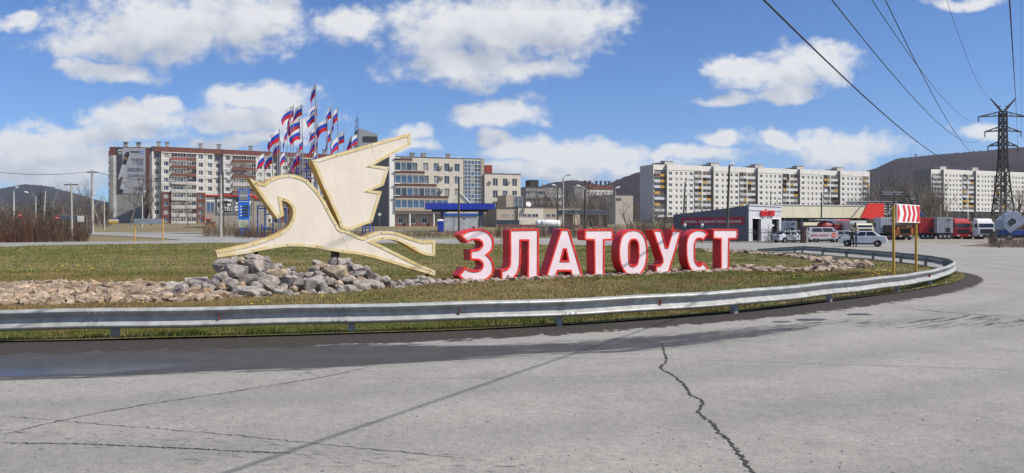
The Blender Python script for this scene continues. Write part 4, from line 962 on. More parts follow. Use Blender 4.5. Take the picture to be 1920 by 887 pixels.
MB().box(-bw/2, bw/2, 0, .06, 0, bh).build('sheet', g_ban, ban)
MB().box(-bw/2, -bw/2 + bw * .2, -.02, -.002, 0, bh).build('dark_strip', d_ban, ban)
def bp(zx, zy): return ((zx - 120) / 345 * bw - bw / 2, (655 - zy) / 545 * bh)
def flat(name, pts, m, y): return MB().prism([ccw([bp(*p) for p in pts])], lambda a, b, c: Vector((a, c, b)), y, y + .012).build(name, m, ban)
flat('knife_blade', [(130,495),(150,430),(185,305),(232,320),(215,400),(190,450)], blade, -.05); flat('knife_handle', [(190,300),(215,190),(235,158),(268,162),(272,190),(245,260),(230,318)], ink, -.055); flat('handle_band', [(205,240),(212,215),(245,225),(238,255)], mat('banner_tan', lin(150, 120, 92), .7), -.07)
flat('knife_blade', [(160,600),(180,520),(215,410),(235,430),(235,490),(205,610)], blade, -.05); flat('knife_handle', [(145,645),(155,600),(200,612),(195,645)], ink, -.055)
flat('shield', [(135,135),(160,128),(185,135),(182,170),(160,190),(138,170)], mat('banner_white', lin(205, 205, 205), .7), -.05); flat('shield_center', [(142,143),(178,143),(174,165),(160,176),(146,165)], d_ban, -.066)
flat('blue_badge', [(402,145),(442,145),(442,178),(402,178)], mat('banner_blue', lin(60, 110, 200), .6), -.05); flat('badge_mark', [(408,162),(422,150),(422,158),(436,158),(436,167),(422,167),(422,174)], mat('banner_white', lin(205, 205, 205), .7), -.066)
for body, zx, zy, wz, hz in (('ЖИВАЯ', 366, 250, 145, 30), ('СТАЛЬ', 380, 287, 125, 30), ('АИРОВКА', 347, 363, 190, 34), ('ZLADINOX.', 350, 442, 205, 32)):
    me = text_mesh(body, 1.0, ink, .004, .012); xs_ = [v.co.x for v in me.vertices]; ys_ = [v.co.y for v in me.vertices]
    k1 = wz / 345 * bw / (max(xs_) - min(xs_)); k2 = hz / 545 * bh / (max(ys_) - min(ys_)); px_, pz_ = bp(zx, zy)
    link('lettering', me, ban, Matrix.Translation((px_, -.03, pz_)) @ UPRIGHT @ Matrix.Diagonal((k1, k2, 1, 1)) @ Matrix.Translation((-(max(xs_) + min(xs_)) / 2, -(max(ys_) + min(ys_)) / 2, 0)))
blu_ink = mat('banner_blue_ink', lin(70, 90, 150), .7)
for zx0, zx1, zy in ((365, 440, 312), (250, 440, 387), (362, 440, 475), (290, 440, 580), (330, 440, 595), (330, 440, 607), (270, 390, 152), (290, 390, 162)):
    (a, z_), (e, _) = bp(zx0, zy), bp(zx1, zy); MB().box(a, e, -.03, -.004, z_ - .12, z_ + .12).build('small_print', blu_ink if zy in (312, 387, 475) else ink, ban)

# tall grey tower top with mast, behind the flags
ft = Facade('tower_building', 'grey angular tower top with lattice mast behind the flags', 'building', 672, 330, (.95, .31))
root = ft.root; U = ft.u; gtop = mat('grey_cladding', lin(138, 142, 148), .6, var=.08)
zt0 = ft.zz(680, 241); zt1 = ft.zz(705, 252)
MB().prism([[(U(672), -1), (U(708), -1), (U(708), zt1), (U(676), zt0), (U(672), zt0)]], lambda a, b, c: Vector((a, c, b)), 0, 14).build('tower', gtop, root)
for y in (257, 260.5, 264): z = ft.zz(695, y); MB().box(U(681), U(707.5), -.3, -.02, z - .25, z + .25).build('louvre', dark_in, root)
um = U(668.5); zm0 = ft.zz(668, 256); zm1 = ft.zz(668, 219)
for du in (-.9, .9): bar(root, 'mast_leg', (um + du, 1, zm0 - 3), (um + .5 + du * .25, 1, zm1), .12, dark_in)
for i in range(7): z = zm0 + (zm1 - zm0) * i / 7; k = 1 - i / 9; bar(root, 'mast_rung', (um - .9 * k + .1, 1, z), (um + .9 * k, 1, z + (.9 if i % 2 else -.3)), .09, dark_in)
bar(root, 'antenna', (um + .5, 1, zm1 - .5), (um + .9, 1, zm1 + 3), .05, dark_in); MB().box(um - 2.4, um + 1.2, .5, 3, zm0 - 1, zm0 - .3).build('mast_platform', dark_in, root)

# ------------------------------------------------------------------ office building
tile = mat('cream_facing_tile', lin(206, 198, 184), .8, col2=lin(190, 181, 166), vscale=.6)
def mat_tiles(name, c, c2, w, hh):
    m, N, L, b = nodes_of(name, .75); tc = N.new('ShaderNodeTexCoord'); mp = N.new('ShaderNodeMapping'); mp.inputs['Rotation'].default_value = (math.pi / 2, 0, 0)
    L.new(tc.outputs['Object'], mp.inputs['Vector']); br = N.new('ShaderNodeTexBrick'); L.new(mp.outputs[0], br.inputs['Vector']); br.offset = 0
    br.inputs['Color1'].default_value = (*c, 1); br.inputs['Color2'].default_value = (*c2, 1); br.inputs['Mortar'].default_value = (*[k * .6 for k in c], 1)
    br.inputs['Scale'].default_value = 1; br.inputs['Brick Width'].default_value = w; br.inputs['Row Height'].default_value = hh; br.inputs['Mortar Size'].default_value = .012
    L.new(br.outputs['Color'], b.inputs['Base Color']); return m
tile = mat_tiles('cream_facing_tile2', lin(208, 200, 186), lin(198, 189, 174), .6, .6); beige = mat_tiles('beige_facing', lin(176, 162, 146), lin(168, 154, 138), .6, .6)
slate = mat('slate_grey_wall', lin(112, 110, 112), .8, var=.06); brownb = mat('brown_band', lin(96, 66, 60), .7); plinth = mat('maroon_plinth', lin(118, 78, 76), .8); stucco = mat('white_pilaster', lin(226, 224, 218), .8, var=.06)
fo = Facade('office_building', 'cream five-storey office with stepped ribbon windows and glass stair tower', 'building', 731, 211, (.95, .31)); root = fo.root; U = fo.u
ztO = fo.zz(800, 294.5); zg = fo.zz(760, 401.5)
MB().box(0, U(907), 1.2, 34, -1, ztO - .3).build('core', slate, root); MB().box(.01, U(907), -.02, 34.1, ztO - .28, ztO).build('roof', roof_m, root)
MB().box(-.12, 0, .9, 33.9, -1, ztO + .2).build('side_wall', slate, root); MB().box(-.14, U(740), -.3, .88, -1, ztO + .4).build('pilaster', stucco, root)
rows = [313.1, 336.8, 360.5, 382.6]; zr = [fo.zz(800, y) for y in rows]; hw_ = 2.15
wx = {0: (777.3, 798, 817.8, 837.7, 857), 1: (799, 817.8, 837.7, 857), 2: (820.6, 837.7, 857), 3: (857,)}; ribend = [772, 795, 817, 839]
opens = []
for i, z in enumerate(zr):
    for x in wx[i]: u = U(x); opens.append((u - .72, u + .72, z - hw_/2, z + hw_/2))
MB_ = MB(); holed(MB_, U(740), U(869), zg, ztO - .3, opens, 0, .3); MB_.build('wall', tile, root)
MB().box(U(740) + .02, U(869), .35, 1.18, zg + .02, ztO - .32).build('backing', dark_in, root)
for i, z in enumerate(zr):
    for x in wx[i]: add_window(root, U(x), .14, z, 1.44, hw_, (.55,), FR, random.choice([G_DARK, G_MID, G_CURT]))
    u0, u1 = U(740) + .02, U(ribend[i]); n = (3, 5, 7, 9)[i]; out = -.45 - .12 * i
    mb = MB(); mb.box(u0, u1, out, -.01, z + hw_/2 + .02, z + hw_/2 + .55).box(u0, u1, out, -.01, z - hw_/2 - .85, z - hw_/2 - .02); mb.build('bay_wall', beige, root)
    MB().box(u0, u1 + .1, out - .06, -.012, z + hw_/2 + .56, z + hw_/2 + 1.15).build('brown_band', brownb, root)
    for k in range(n):
        a = u0 + (u1 - u0) * k / n; e = u0 + (u1 - u0) * (k + 1) / n; add_window(root, (a + e) / 2, out + .03, z, e - a - .03, hw_, (), FR, random.choice([G_BLUE, G_DARK, G_BLUE, G_MID]), 'ribbon_window')
    MB().box(u0 - .3, u0 + 1.3, out - .25, out - .005, z + hw_/2 + 1.0, z + hw_/2 + 1.2).build('ledge', stucco, root)
MB().box(U(740), U(835), .9, 1.15, -1, zg - .02).build('ground_floor_wall', beige, root); MB().box(U(740) + .1, U(835), .82, .89, -1, .9).build('plinth', plinth, root)
for x in (768, 813, 833): u = U(x); link('column', cached(('col',), lambda: MB().tube((0, 0, -1), (0, 0, 4.2), .22, n=10).mesh('column', stucco)), root, Matrix.Translation((u, -.2, 0)))
for x in (752, 775, 797): add_window(root, U(x), .78, zg - 1.8, 1.3, 1.7, (.5,), FR, G_DARK)
# glazed stair tower
u0, u1 = U(870.5), U(902); zt_ = fo.zz(886, 301); z_b = fo.zz(886, 393)
MB().box(u0, u1, .25, .6, z_b, zt_).build('stair_core', dark_in, root); MB().box(u1 + .02, U(908), -.05, 1.2, -1, fo.zz(905, 298)).build('stair_pier', beige, root); MB().box(u0, u1, .0, 1.2, zt_ + .01, fo.zz(886, 298)).build('stair_cap', tile, root)
MB().box(u0, u1, -.02, .4, -1, z_b - .02).build('stair_base', tile, root)
for i in range(5):
    for j in range(13):
        a = u0 + (u1 - u0) * i / 5; e = u0 + (u1 - u0) * (i + 1) / 5; zz0 = z_b + (zt_ - z_b) * j / 13; zz1 = z_b + (zt_ - z_b) * (j + 1) / 13
        add_window(root, (a + e) / 2, 0, (zz0 + zz1) / 2, e - a - .02, zz1 - zz0 - .02, (), FR, [G_MID, G_BLUE, G_CURT, G_DARK, G_DARK][i] if j % 3 else G_BLUE, 'stair_pane')
for x, y in ((826, 314), (847, 315), (827, 333), (827, 357)): u, z = U(x), fo.zz(x, y); MB().box(u - .45, u + .45, -.4, -.03, z - .4, z + .35).build('air_conditioner', concrete_g, root, bevel=.04)
for x in (773, 794, 840): u = U(x, 4); MB().box(u - .6, u + .6, 3.5, 4.5, ztO, ztO + 1.3).box(u - .7, u + .7, 3.4, 4.6, ztO + 1.3, ztO + 1.45).build('roof_vent', concrete_g, root)
rl = ztO + .9; bar(root, 'roof_rail', (U(765), .3, rl), (U(868), .3, rl), .03, galv_old)
for k in range(14): u = U(765) + (U(868) - U(765)) * k / 13; bar(root, 'rail_post', (u, .3, ztO), (u, .3, rl), .03, galv_old)
# three-storey wing
fw = Facade('office_wing', 'cream three-storey wing with evenly spaced windows right of the stair tower', 'building', 908.5, 218.5, (.95, .31)); root = fw.root; U = fw.u; zt = fw.zz(940, 326.5)
zr = [fw.zz(940, y) for y in (341.8, 364.3, 385.4)]; xw = (911.8, 928.6, 947, 964.8); opens = [(U(x) - .7, U(x) + .7, z - 1.05, z + 1.05) for z in zr for x in xw if x > 912]
mb = MB(); holed(mb, .02, U(976), -1, zt, opens, 0, .3); mb.build('wall', tile, root); MB().box(.3, U(976), .35, 14, -1, zt - .05).build('core', dark_in, root); MB().box(U(976) - .02, U(976) + .05, .0, 14, -1, zt).build('end_wall', tile, root)
MB().box(.0, U(976) + .08, -.1, 14, zt, zt + .18).build('roof', roof_m, root); MB().box(.8, 2.8, 2, 4, zt + .2, zt + 2.6).build('chimney', mat('red_chimney', lin(140, 66, 54), .9), root)
for z in zr:
    for x in xw[1:]: add_window(root, U(x), .14, z, 1.4, 2.1, (.55,), FR, random.choice([G_DARK, G_MID]))
    add_window(root, U(911.8), -.02, z, .9, 2.1, (.5,), FR, G_MID)
for x, y in ((918, 342), (953, 342)): u, z = U(x), fw.zz(x, y); MB().box(u - .4, u + .4, -.38, -.03, z - .35, z + .35).build('air_conditioner', concrete_g, root, bevel=.04)
# low annex of beige and cream tiled blocks
fa = Facade('low_annex', 'low beige annex with narrow strip windows beside the office', 'building', 931, 196, (.95, .31)); root = fa.root; U = fa.u
for nm, a, e, yt, m in (('front_block', 931, 970, 390.5, beige), ('front_block', 970.3, 1017, 389, tile), ('front_block', 1017.3, 1087, 389.5, beige)):
    zt = fa.zz((a + e) / 2, yt); MB().box(U(a), U(e), 0 if a != 970.3 else -.6, 10, -1, zt).build(nm, m, root); MB().box(U(a) - .05, U(e) - .05, -.15 if a != 970.3 else -.75, 10, zt + .005, zt + .2).build('roof', roof_m, root)
for a, e in ((941, 945), (946, 950), (951, 955), (960, 964), (978, 986), (987, 995), (996, 1008), (1024, 1032), (1034, 1042), (1046, 1054)): add_window(root, (U(a) + U(e)) / 2, -.66 if 970 < a < 1017 else -.06, fa.zz(a, 404), U(e) - U(a), .9, (.5,), FR, G_DARK)
MB().box(U(931), U(1087), -.7, -.62, -1, .7).build('plinth', plinth, root)
zt = fa.zz(980, 362); MB().box(U(976), U(996), 12, 20, -1, zt).build('rear_block', beige, root); add_window(root, U(1000), 11.9, fa.zz(1000, 376), 2.4, 3.2, (.5,), FR, G_MID)
MB().box(U(996) + .02, U(1006), 12.2, 20, -1, fa.zz(1000, 362)).build('rear_block', tile, root)
MB().lathe([(.05, -.12), (.55, .08), (.68, .2)], 14, M=Matrix.Translation((U(987), -1.5, fa.zz(987, 384))) @ Matrix.Rotation(math.radians(60), 4, 'X')).build('satellite_dish', stucco, root)
# ------------------------------------------------------------------ middle distance buildings behind the letters
def block(name, label, x0, x1, ytop, Y, m, depth=12, t=(.95, .31), rows=0, cols=0, win=(1.4, 1.4), par=None, ybot=None):
    f = Facade(name, label, 'building', x0, Y, t); w = f.u(x1); zt = f.zz((x0 + x1) / 2, ytop)
    ops = []; zs = []
    for r_ in range(rows):
        for c in range(cols): u = w * (c + .5) / cols; z = zt - 2.2 - r_ * 2.9; ops.append((u - win[0]/2, u + win[0]/2, z - win[1]/2, z + win[1]/2)); zs.append((u, z))
    mb = MB(); holed(mb, 0, w, -2, zt, ops, 0, .3); mb.build('wall', m, f.root); MB().box(.02, w - .02, .32, depth, -2, zt - .02).build('core', m if not rows else dark_in, f.root)
    MB().box(-.06, -.0, 0.05, depth, -2, zt).build('side_wall', m, f.root); MB().box(-.1, w + .1, -.15, depth, zt + .003, zt + .3).build('roof', par or roof_m, f.root)
    for u, z in zs: add_window(f.root, u, .14, z, win[0], win[1], (.5,))
    return f, w, zt
f, w, zt = block('apartment_block', 'small grey five-storey block with pale loggias beyond the annex', 986, 1022, 352, 330, concrete_g, rows=3, cols=6)
for r_ in range(4):
    for c in range(2): add_balcony(f.root, w + 2.2 + c * 3.6, .2, zt - 4 - r_ * 2.9, 3.4, .8, bal_wht if r_ != 3 else bal_yel, 1)
MB().box(w + .2, w + 7.6, .6, 12, -2, zt + .1).build('loggia_block', concrete_g, f.root); MB().box(w * .3, w * .75, 2, 8, zt + .3, zt + 3.4).build('roof_cabin', dark_in, f.root)
f, w, zt = block('apartment_block', 'nine-storey block with red parapet seen beyond dark trees, centre', 1100, 1149, 348, 520, concrete, rows=5, cols=7, par=redpar)
MB().box(0, w, -.3, -.02, zt - 2.4, zt + .2).build('parapet', redpar, f.root)
for a in (.35, .8):
    for r_ in range(4): add_balcony(f.root, w * a, 0, zt - 6.2 - r_ * 2.9, 6.2, .9, bal_wht if r_ % 2 else bal_pale, 1)
for a in (.02, .2, .45, .62, .8, .95): MB().box(w * a - .6, w * a + .6, 3, 4, zt + .3, zt + 3).box(w * a - .9, w * a + .9, 2.7, 4.3, zt + 3.02, zt + 3.3).build('roof_vent', dark_in, f.root)
MB().box(-9, -.4, 1, 12, -2, zt - .6).build('end_section', concrete_g, f.root)
block('grey_building', 'dark grey windowless panel building left of the red parapet block', 1077, 1100, 352.5, 500, concrete_g)
f, w, zt = block('panel_building', 'beige panel building with blank front beside the white block', 1154, 1187, 366, 330, mat('beige_panel', lin(176, 168, 156), .9, var=.08), depth=26, rows=0)
for c in (1140.5, 1146.5): pass
for r_ in range(4):
    for y in (8, 16): MB().box(-.12, -.065, y - .7, y + .7, zt - 4 - r_ * 2.9, zt - 2.6 - r_ * 2.9).build('side_window', G_DARK, f.root)
for u in (w * .08, w * .18, w * .28): MB().box(u - .3, u + .3, -.06, -.004, zt - 2.4, zt - 1.2).build('vent_slot', dark_in, f.root)
# filling-station style canopy behind the letters
fk = Facade('bus_shelter', 'long low canopy with slate fascia behind the white tank', 'shelter', 1060, 150, (.97, .24)); root = fk.root; U = fk.u
for nm, a, e in (('fascia', 1066, 1137), ('fascia', 1059, 1065.5)): z = fk.zz(1090, 393.5); MB().box(U(a), U(e), 0, 4, z - .85, z).build(nm, mat('slate_fascia', lin(88, 94, 104), .6), root)
MB().box(U(1066), U(1137), -.05, -.01, fk.zz(1090, 397.3) - .06, fk.zz(1090, 397.3) + .03).build('fascia_line', dark_in, root)
for x in (1062, 1083, 1099, 1118, 1135): bar(root, 'post', (U(x), 2, -.2), (U(x), 2, fk.zz(x, 399)), .09, galv_old)
MB().box(U(1062), U(1082), 2.4, 2.6, .3, fk.zz(1070, 400)).build('screen', beige, root)
# ------------------------------------------------------------------ filling station canopy (blue) with kiosk and booth
blue = mat('blue_corrugated', lin(38, 62, 168), .5, var=.08); blue2 = mat('blue_paint', lin(46, 96, 178), .5, var=.12)
fg = Facade('filling_station_canopy', 'blue corrugated filling station canopy in front of the office', 'canopy', 797.5, 150, (.995, .1)); root = fg.root; U = fg.u
z0, z1_ = fg.zz(860, 392.5), fg.zz(860, 381); w = U(928); n = 60; vs = []
for i in range(n * 2 + 1): vs += [(w * i / (n * 2), -.05 * (i % 2), z0), (w * i / (n * 2), -.05 * (i % 2), z1_)]
MB().add(vs, [(2*i, 2*i+2, 2*i+3, 2*i+1) for i in range(n * 2)]).build('fascia', blue, root)
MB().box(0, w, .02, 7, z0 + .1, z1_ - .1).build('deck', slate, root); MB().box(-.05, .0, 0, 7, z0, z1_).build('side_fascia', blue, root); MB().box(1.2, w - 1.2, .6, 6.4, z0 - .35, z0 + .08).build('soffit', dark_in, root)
za = fg.zz(864, 363); um = U(864); sl = 2.0
MB().prism([[(um - 1.75, z1_ + .03), (um + 1.75, z1_ + .03), (um, za)]], lambda a, b, c: Vector((a, c, b)), .2, 6).build('gable', mat('cream_boards', lin(214, 214, 180), .7), root)
for s_ in (-1, 1): bar(root, 'gable_edge', (um + s_ * 1.8, .1, z1_ + .05), (um, .1, za + .08), .09, stucco, 4)
for x in (829, 902): u = U(x); MB().box(u - .35, u + .35, 2.6, 3.3, -.6, z0 - .02).build('column', galv_old, root); MB().box(u - .15, u + .42, 2.3, 2.58, z0 - 1.15, z0 - .5).build('column_sign', blue2, root)
fk2 = Facade('station_kiosk', 'white weathered station kiosk with blue roof band under the canopy', 'kiosk', 833, 148.6, (.995, .1)); root = fk2.root; U = fk2.u
mat_k = mat('weathered_white_wall', lin(196, 196, 196), .8, col2=lin(150, 152, 156), vscale=.8)
MB().box(0, U(896), 0, 3, -.4, fk2.zz(860, 405)).build('wall', mat_k, root); MB().box(-.1, U(896) + .1, -.15, 3.1, fk2.zz(860, 404.5), fk2.zz(860, 400)).build('roof_band', blue2, root)
MB().box(U(867), U(873), -.03, -.004, fk2.zz(870, 411), fk2.zz(870, 409)).build('vent', dark_in, root); MB().box(U(851), U(851.6), -.03, -.004, 0, fk2.zz(851, 406)).build('wall_joint', dark_in, root); MB().box(U(886), U(890), -.05, -.006, .3, 1.0).build('red_box', redpaint, root)
P = col(826, 146); bo = thing('toilet_booth', 'blue plastic booth with white domed roof beside the kiosk', 'booth', P, .1)
MB().box(-.55, .55, -.5, .5, 0, 2.0).build('cabin', blue2, bo, bevel=.04); MB().box(-.42, .42, -.54, -.505, .1, 1.9).build('door', blue, bo); MB().lathe([(.85, 2.0), (.85, 2.12), (.62, 2.28), (.1, 2.36)], 4, M=Matrix.Rotation(math.pi / 4, 4, 'Z')).build('roof', stucco, bo); MB().box(.3, .36, -.57, -.545, .9, 1.1).build('handle', dark_in, bo)

# shop pavilion with mural, price sign
brick_l = mat('pale_stone_base', lin(170, 164, 154), .9, col2=lin(138, 132, 124), vscale=1.5); red_trim2 = mat('red_roof_trim', lin(206, 66, 48), .6)
fs = Facade('shop_pavilion', 'low shop pavilion with red roof edge and black mural by the left block', 'building', 386, 190, (.97, .24)); root = fs.root; U = fs.u; zt = fs.zz(430, 365.5)
MB().box(0, U(474), 0, 9, -1, fs.zz(430, 369)).build('wall', brick_l, root); MB().box(-.2, U(474) + .2, -.4, 9.2, fs.zz(430, 368.8), zt - .35).build('fascia', mat('brown_fascia', lin(104, 84, 78), .8), root); MB().box(-.3, U(474) + .3, -.5, 9.3, zt - .34, zt).build('roof_trim', red_trim2, root)
MB().box(U(475), U(500), .6, 8, -1, fs.zz(486, 373)).build('annex', brick_l, root); MB().box(U(475), U(500), .3, 8, fs.zz(486, 372.8), fs.zz(486, 371)).build('annex_trim', red_trim2, root)
add_window(root, (U(387.5) + U(402)) / 2, -.1, fs.zz(395, 388.5), U(402) - U(387.5), fs.zz(395, 379) - fs.zz(395, 398), (.5,), FR, G_BLUE); MB().box(U(386.5), U(402.5), -.08, -.003, fs.zz(395, 378), fs.zz(395, 370)).build('sign_board', stucco, root)
MB().box(U(383), U(397), -3, -.02, fs.zz(390, 411.5), fs.zz(390, 410)).build('porch_roof', red_trim2, root); MB().box(U(389), U(404), -.6, -.02, fs.zz(390, 432), fs.zz(390, 420)).build('door', mat('orange_board', lin(176, 120, 54), .8), root); MB().box(U(389), U(404), -.65, -.01, fs.zz(390, 419.8), fs.zz(390, 416)).build('door_head', redpaint, root)
black = mat('mural_black', lin(34, 36, 40), .7); chalk = mat('mural_white', lin(212, 212, 208), .7); greyl = mat('mural_grey', lin(120, 120, 122), .7)
MB().box(U(404), U(473), -.1, -.004, fs.zz(440, 402.5), fs.zz(440, 367.8)).build('mural_ground', greyl, root)
for a, e in ((406, 437), (439.5, 471)):
    zA_, zB_ = fs.zz(440, 401), fs.zz(440, 369); ua, ue = U(a), U(e)
    MB().box(ua, ue, -.125, -.104, zA_, zB_).build('mural_panel', black, root)
    for q, (x0, x1, y0, y1) in enumerate(((0, 1, 0, .03), (0, 1, .97, 1), (0, .025, .03, .97), (.975, 1, .03, .97))): MB().box(ua + .15 + (ue - ua - .3) * x0, ua + .15 + (ue - ua - .3) * x1, -.14, -.127, zA_ + .12 + (zB_ - zA_ - .24) * y0, zA_ + .12 + (zB_ - zA_ - .24) * y1).build('mural_border', chalk, root)
def mural_poly(pts, m=chalk, nm='mural_figure', y=-.15):
    loops = [ccw([(U(380 + a / 9.86), fs.zz(380 + a / 9.86, 350 + b / 9.86)) for a, b in pts])]; MB().prism(loops, lambda a, b, c: Vector((a, c, b)), y, y + .015).build(nm, m, root)
mural_poly([(275,240),(330,215),(440,210),(545,235),(530,285),(440,260),(340,262),(285,290)]); mural_poly([(455,310),(525,310),(525,360),(455,360)]); mural_poly([(360,330),(430,310),(420,360),(370,370)], greyl)
mural_poly([(290,450),(370,430),(380,480),(300,485)]); mural_poly([(585,380),(620,350),(655,350),(660,390),(600,400)]); mural_poly([(585,420),(620,405),(660,410),(660,450),(600,450)]); mural_poly([(615,290),(655,280),(655,330),(615,330)]); mural_poly([(860,190),(905,175),(910,225),(865,230)]); mural_poly([(860,260),(905,270),(880,340),(862,330)])
def fit_text(body, m, root, uc, y, zc, w, hh, depth=.01, bold=.01, name='lettering'):
    me = text_mesh(body, 1.0, m, depth, bold, name=name); xs_ = [v.co.x for v in me.vertices]; ys_ = [v.co.y for v in me.vertices]
    return link(name, me, root, Matrix.Translation((uc, y, zc)) @ UPRIGHT @ Matrix.Diagonal((w / (max(xs_) - min(xs_)), hh / (max(ys_) - min(ys_)), 1, 1)) @ Matrix.Translation((-(max(xs_) + min(xs_)) / 2, -(max(ys_) + min(ys_)) / 2, 0)))
fit_text('HOTEL!', chalk, root, U(421.5), -.16, fs.zz(421, 391.5), U(435) - U(409), 1.0, bold=.03)
fp = Facade('price_sign', 'tall blue and grey fuel price sign in front of the mural', 'sign', 447, 125, (.985, .17)); root = fp.root; U = fp.u; w = U(466.5); zt = fp.zz(456, 355)
sblue = mat('sign_blue', lin(30, 108, 206), .5, var=.05); sgrey = mat('sign_grey', lin(128, 130, 134), .5, var=.05)
MB().box(0, w, 0, .5, -.3, zt).build('pylon_body', sblue, root); MB().box(.15, w - .15, -.03, -.003, fp.zz(456, 375.5), fp.zz(456, 357)).build('grey_panel', sgrey, root); fit_text('PRAISE', stucco, root, w / 2, -.045, fp.zz(456, 367), w * .78, .33)
for y in (387.2, 392.8, 398.2, 404): z = fp.zz(456, y); MB().box(w * .42, w * .95, -.03, -.004, z - .16, z + .16).build('price_display', black, root); fit_text('00.00', mat('led_dim', lin(120, 124, 126), .6), root, w * .68, -.04, z, w * .44, .2); MB().box(w * .15, w * .34, -.025, -.004, z - .09, z + .09).build('grade_mark', stucco, root)
MB().box(.1, w - .1, -.03, -.004, fp.zz(456, 378.5), fp.zz(456, 377.5)).build('stripe', stucco, root); MB().box(0.02, w - .02, -.06, -.005, fp.zz(456, 427), fp.zz(456, 412)).build('poster', mat('poster_green', lin(140, 168, 120), .7, col2=lin(220, 216, 208), vscale=1.6), root)

# ------------------------------------------------------------------ car wash
t2 = Vector((7.2, 8.0)).normalized(); fcw = Facade('car_wash', 'grey self-service car wash with slanted slate side and red sign', 'building', 1404, 106, t2, z=0.0); root = fcw.root; U = fcw.u
wcw = U(1465); slatew = mat('slate_blue_panel', lin(92, 96, 112), .6, var=.06, vscale=.6); lightp = mat('light_grey_panel', lin(186, 188, 194), .55, var=.05)
zt = fcw.zz(1404, 384.5); DL = 11.5; z_l = 3.75
op = [(U(1411), U(1427), -.02, fcw.zz(1419, 410)), (U(1447.5), U(1461), -.02, fcw.zz(1455, 411))]
mb = MB(); holed(mb, .0, wcw, -.02, zt - .05, op, 0, .35); mb.build('front_wall', lightp, root)
sl_at = lambda y: zt - .1 + (z_l - zt + .1) * y / DL
MB().add([(-.02, .02, 0), (-.02, DL, 0), (-.02, DL, sl_at(DL)), (-.02, .02, sl_at(0)), (.12, .02, 0), (.12, DL, 0), (.12, DL, sl_at(DL)), (.12, .02, sl_at(0))], [(0, 1, 2, 3), (4, 5, 6, 7), (0, 1, 5, 4), (1, 2, 6, 5), (2, 3, 7, 6), (3, 0, 4, 7)]).build('side_wall', slatew, root)
MB().add([(.12, .4, sl_at(0)), (wcw, .4, sl_at(0)), (wcw, DL, sl_at(DL)), (.12, DL, sl_at(DL))], [(0, 1, 2, 3)]).build('roof', roof_m, root); MB().box(.14, wcw, DL - .2, DL, 0, z_l).build('rear_wall', slatew, root); MB().box(wcw - .15, wcw, .37, DL - .2, 0, z_l).build('far_wall', slatew, root)
MB().box(-.1, wcw + .1, -.12, .4, zt - .04, zt + .12).build('coping', lightp, root); MB().box(.0, wcw, -.05, -.004, zt - .75, zt - .68).build('seam', slatew, root)
for a, e in ((1411, 1427), (1447.5, 1461)): MB().box(U(a) - .12, U(e) + .12, -.06, -.003, fcw.zz(1419, 410), fcw.zz(1419, 410) + .14).build('door_head', stucco, root); MB().box(U(a) + .1, U(e) - .1, 2.2, 2.3, 0, 3).build('bay_back', slatew, root)
MB().box(U(1450), U(1459), .6, .7, 2.1, 2.4).build('bay_sign', stucco, root)
redl = mat('red_sign_letters', lin(214, 44, 48), .4); 
fit_text('МОЙ', redl, root, U(1430), -.2, fcw.zz(1430, 399), U(1435.5) - U(1425), 1.0, .12, .015); fit_text('САМ', redl, root, U(1443.5), -.2, fcw.zz(1443, 400), U(1449) - U(1438.5), .8, .12, .015)
for x in (1420, 1456): bar(root, 'wall_lamp', (U(x), -.02, 3.55), (U(x) + .2, -.35, 3.75), .03, dark_in)
sg = thing('car_wash_sign', 'maroon sign reading МОЙКА САМООБСЛУЖИВАНИЯ on the slate side wall', 'sign', MW[root.name] @ Vector((-.04, 5.4, 2.3)), math.atan2(t2.y, t2.x) - math.pi / 2)
sgl = 9.6; MB().box(-sgl/2, sgl/2, -.06, 0, 0, 1.02).build('board', mat('maroon_board', lin(150, 40, 56), .5, var=.05), sg); fit_text('МОЙКА  САМООБСЛУЖИВАНИЯ', mat('sign_lettering', lin(206, 206, 208), .5), sg, 0, -.075, .46, sgl * .9, .46, .01, .02)
MB().box(-.05, -.022, 2.6, 8.6, .5, 1.25).build('low_window', G_DARK, root)
# long cream wall and cream shed behind the trucks
fs2 = Facade('warehouse', 'long cream panelled warehouse behind the parked lorries', 'building', 1440, 150, (.97, .24)); root = fs2.root; U = fs2.u; wW = U(1626); z0, z1_ = fs2.zz(1540, 408.5), fs2.zz(1540, 385.5)
crm = mat('cream_panel', lin(222, 216, 190), .7, var=.04, vscale=.3); n = 8
for k in range(n): MB().box(wW * k / n + .02, wW * (k + 1) / n - .02, 0, .3, z0, z1_).build('panel', crm, root)
MB().box(0, wW, .32, 14, -1, z1_ - .1).build('core', dark_in, root); MB().box(-.1, wW, -.1, 14, z1_ + .01, z1_ + .15).build('roof', mat('white_roof', lin(216, 218, 220), .6), root)
for k in range(13): u = wW * k / 12; bar(root, 'column', (u, .1, -.5), (u, .1, z0 - .02), .12, slatew)
MB().box(U(1498), U(1538), -1.5, -1.2, fs2.zz(1518, 423), fs2.zz(1518, 417)).build('cream_board', crm, root)
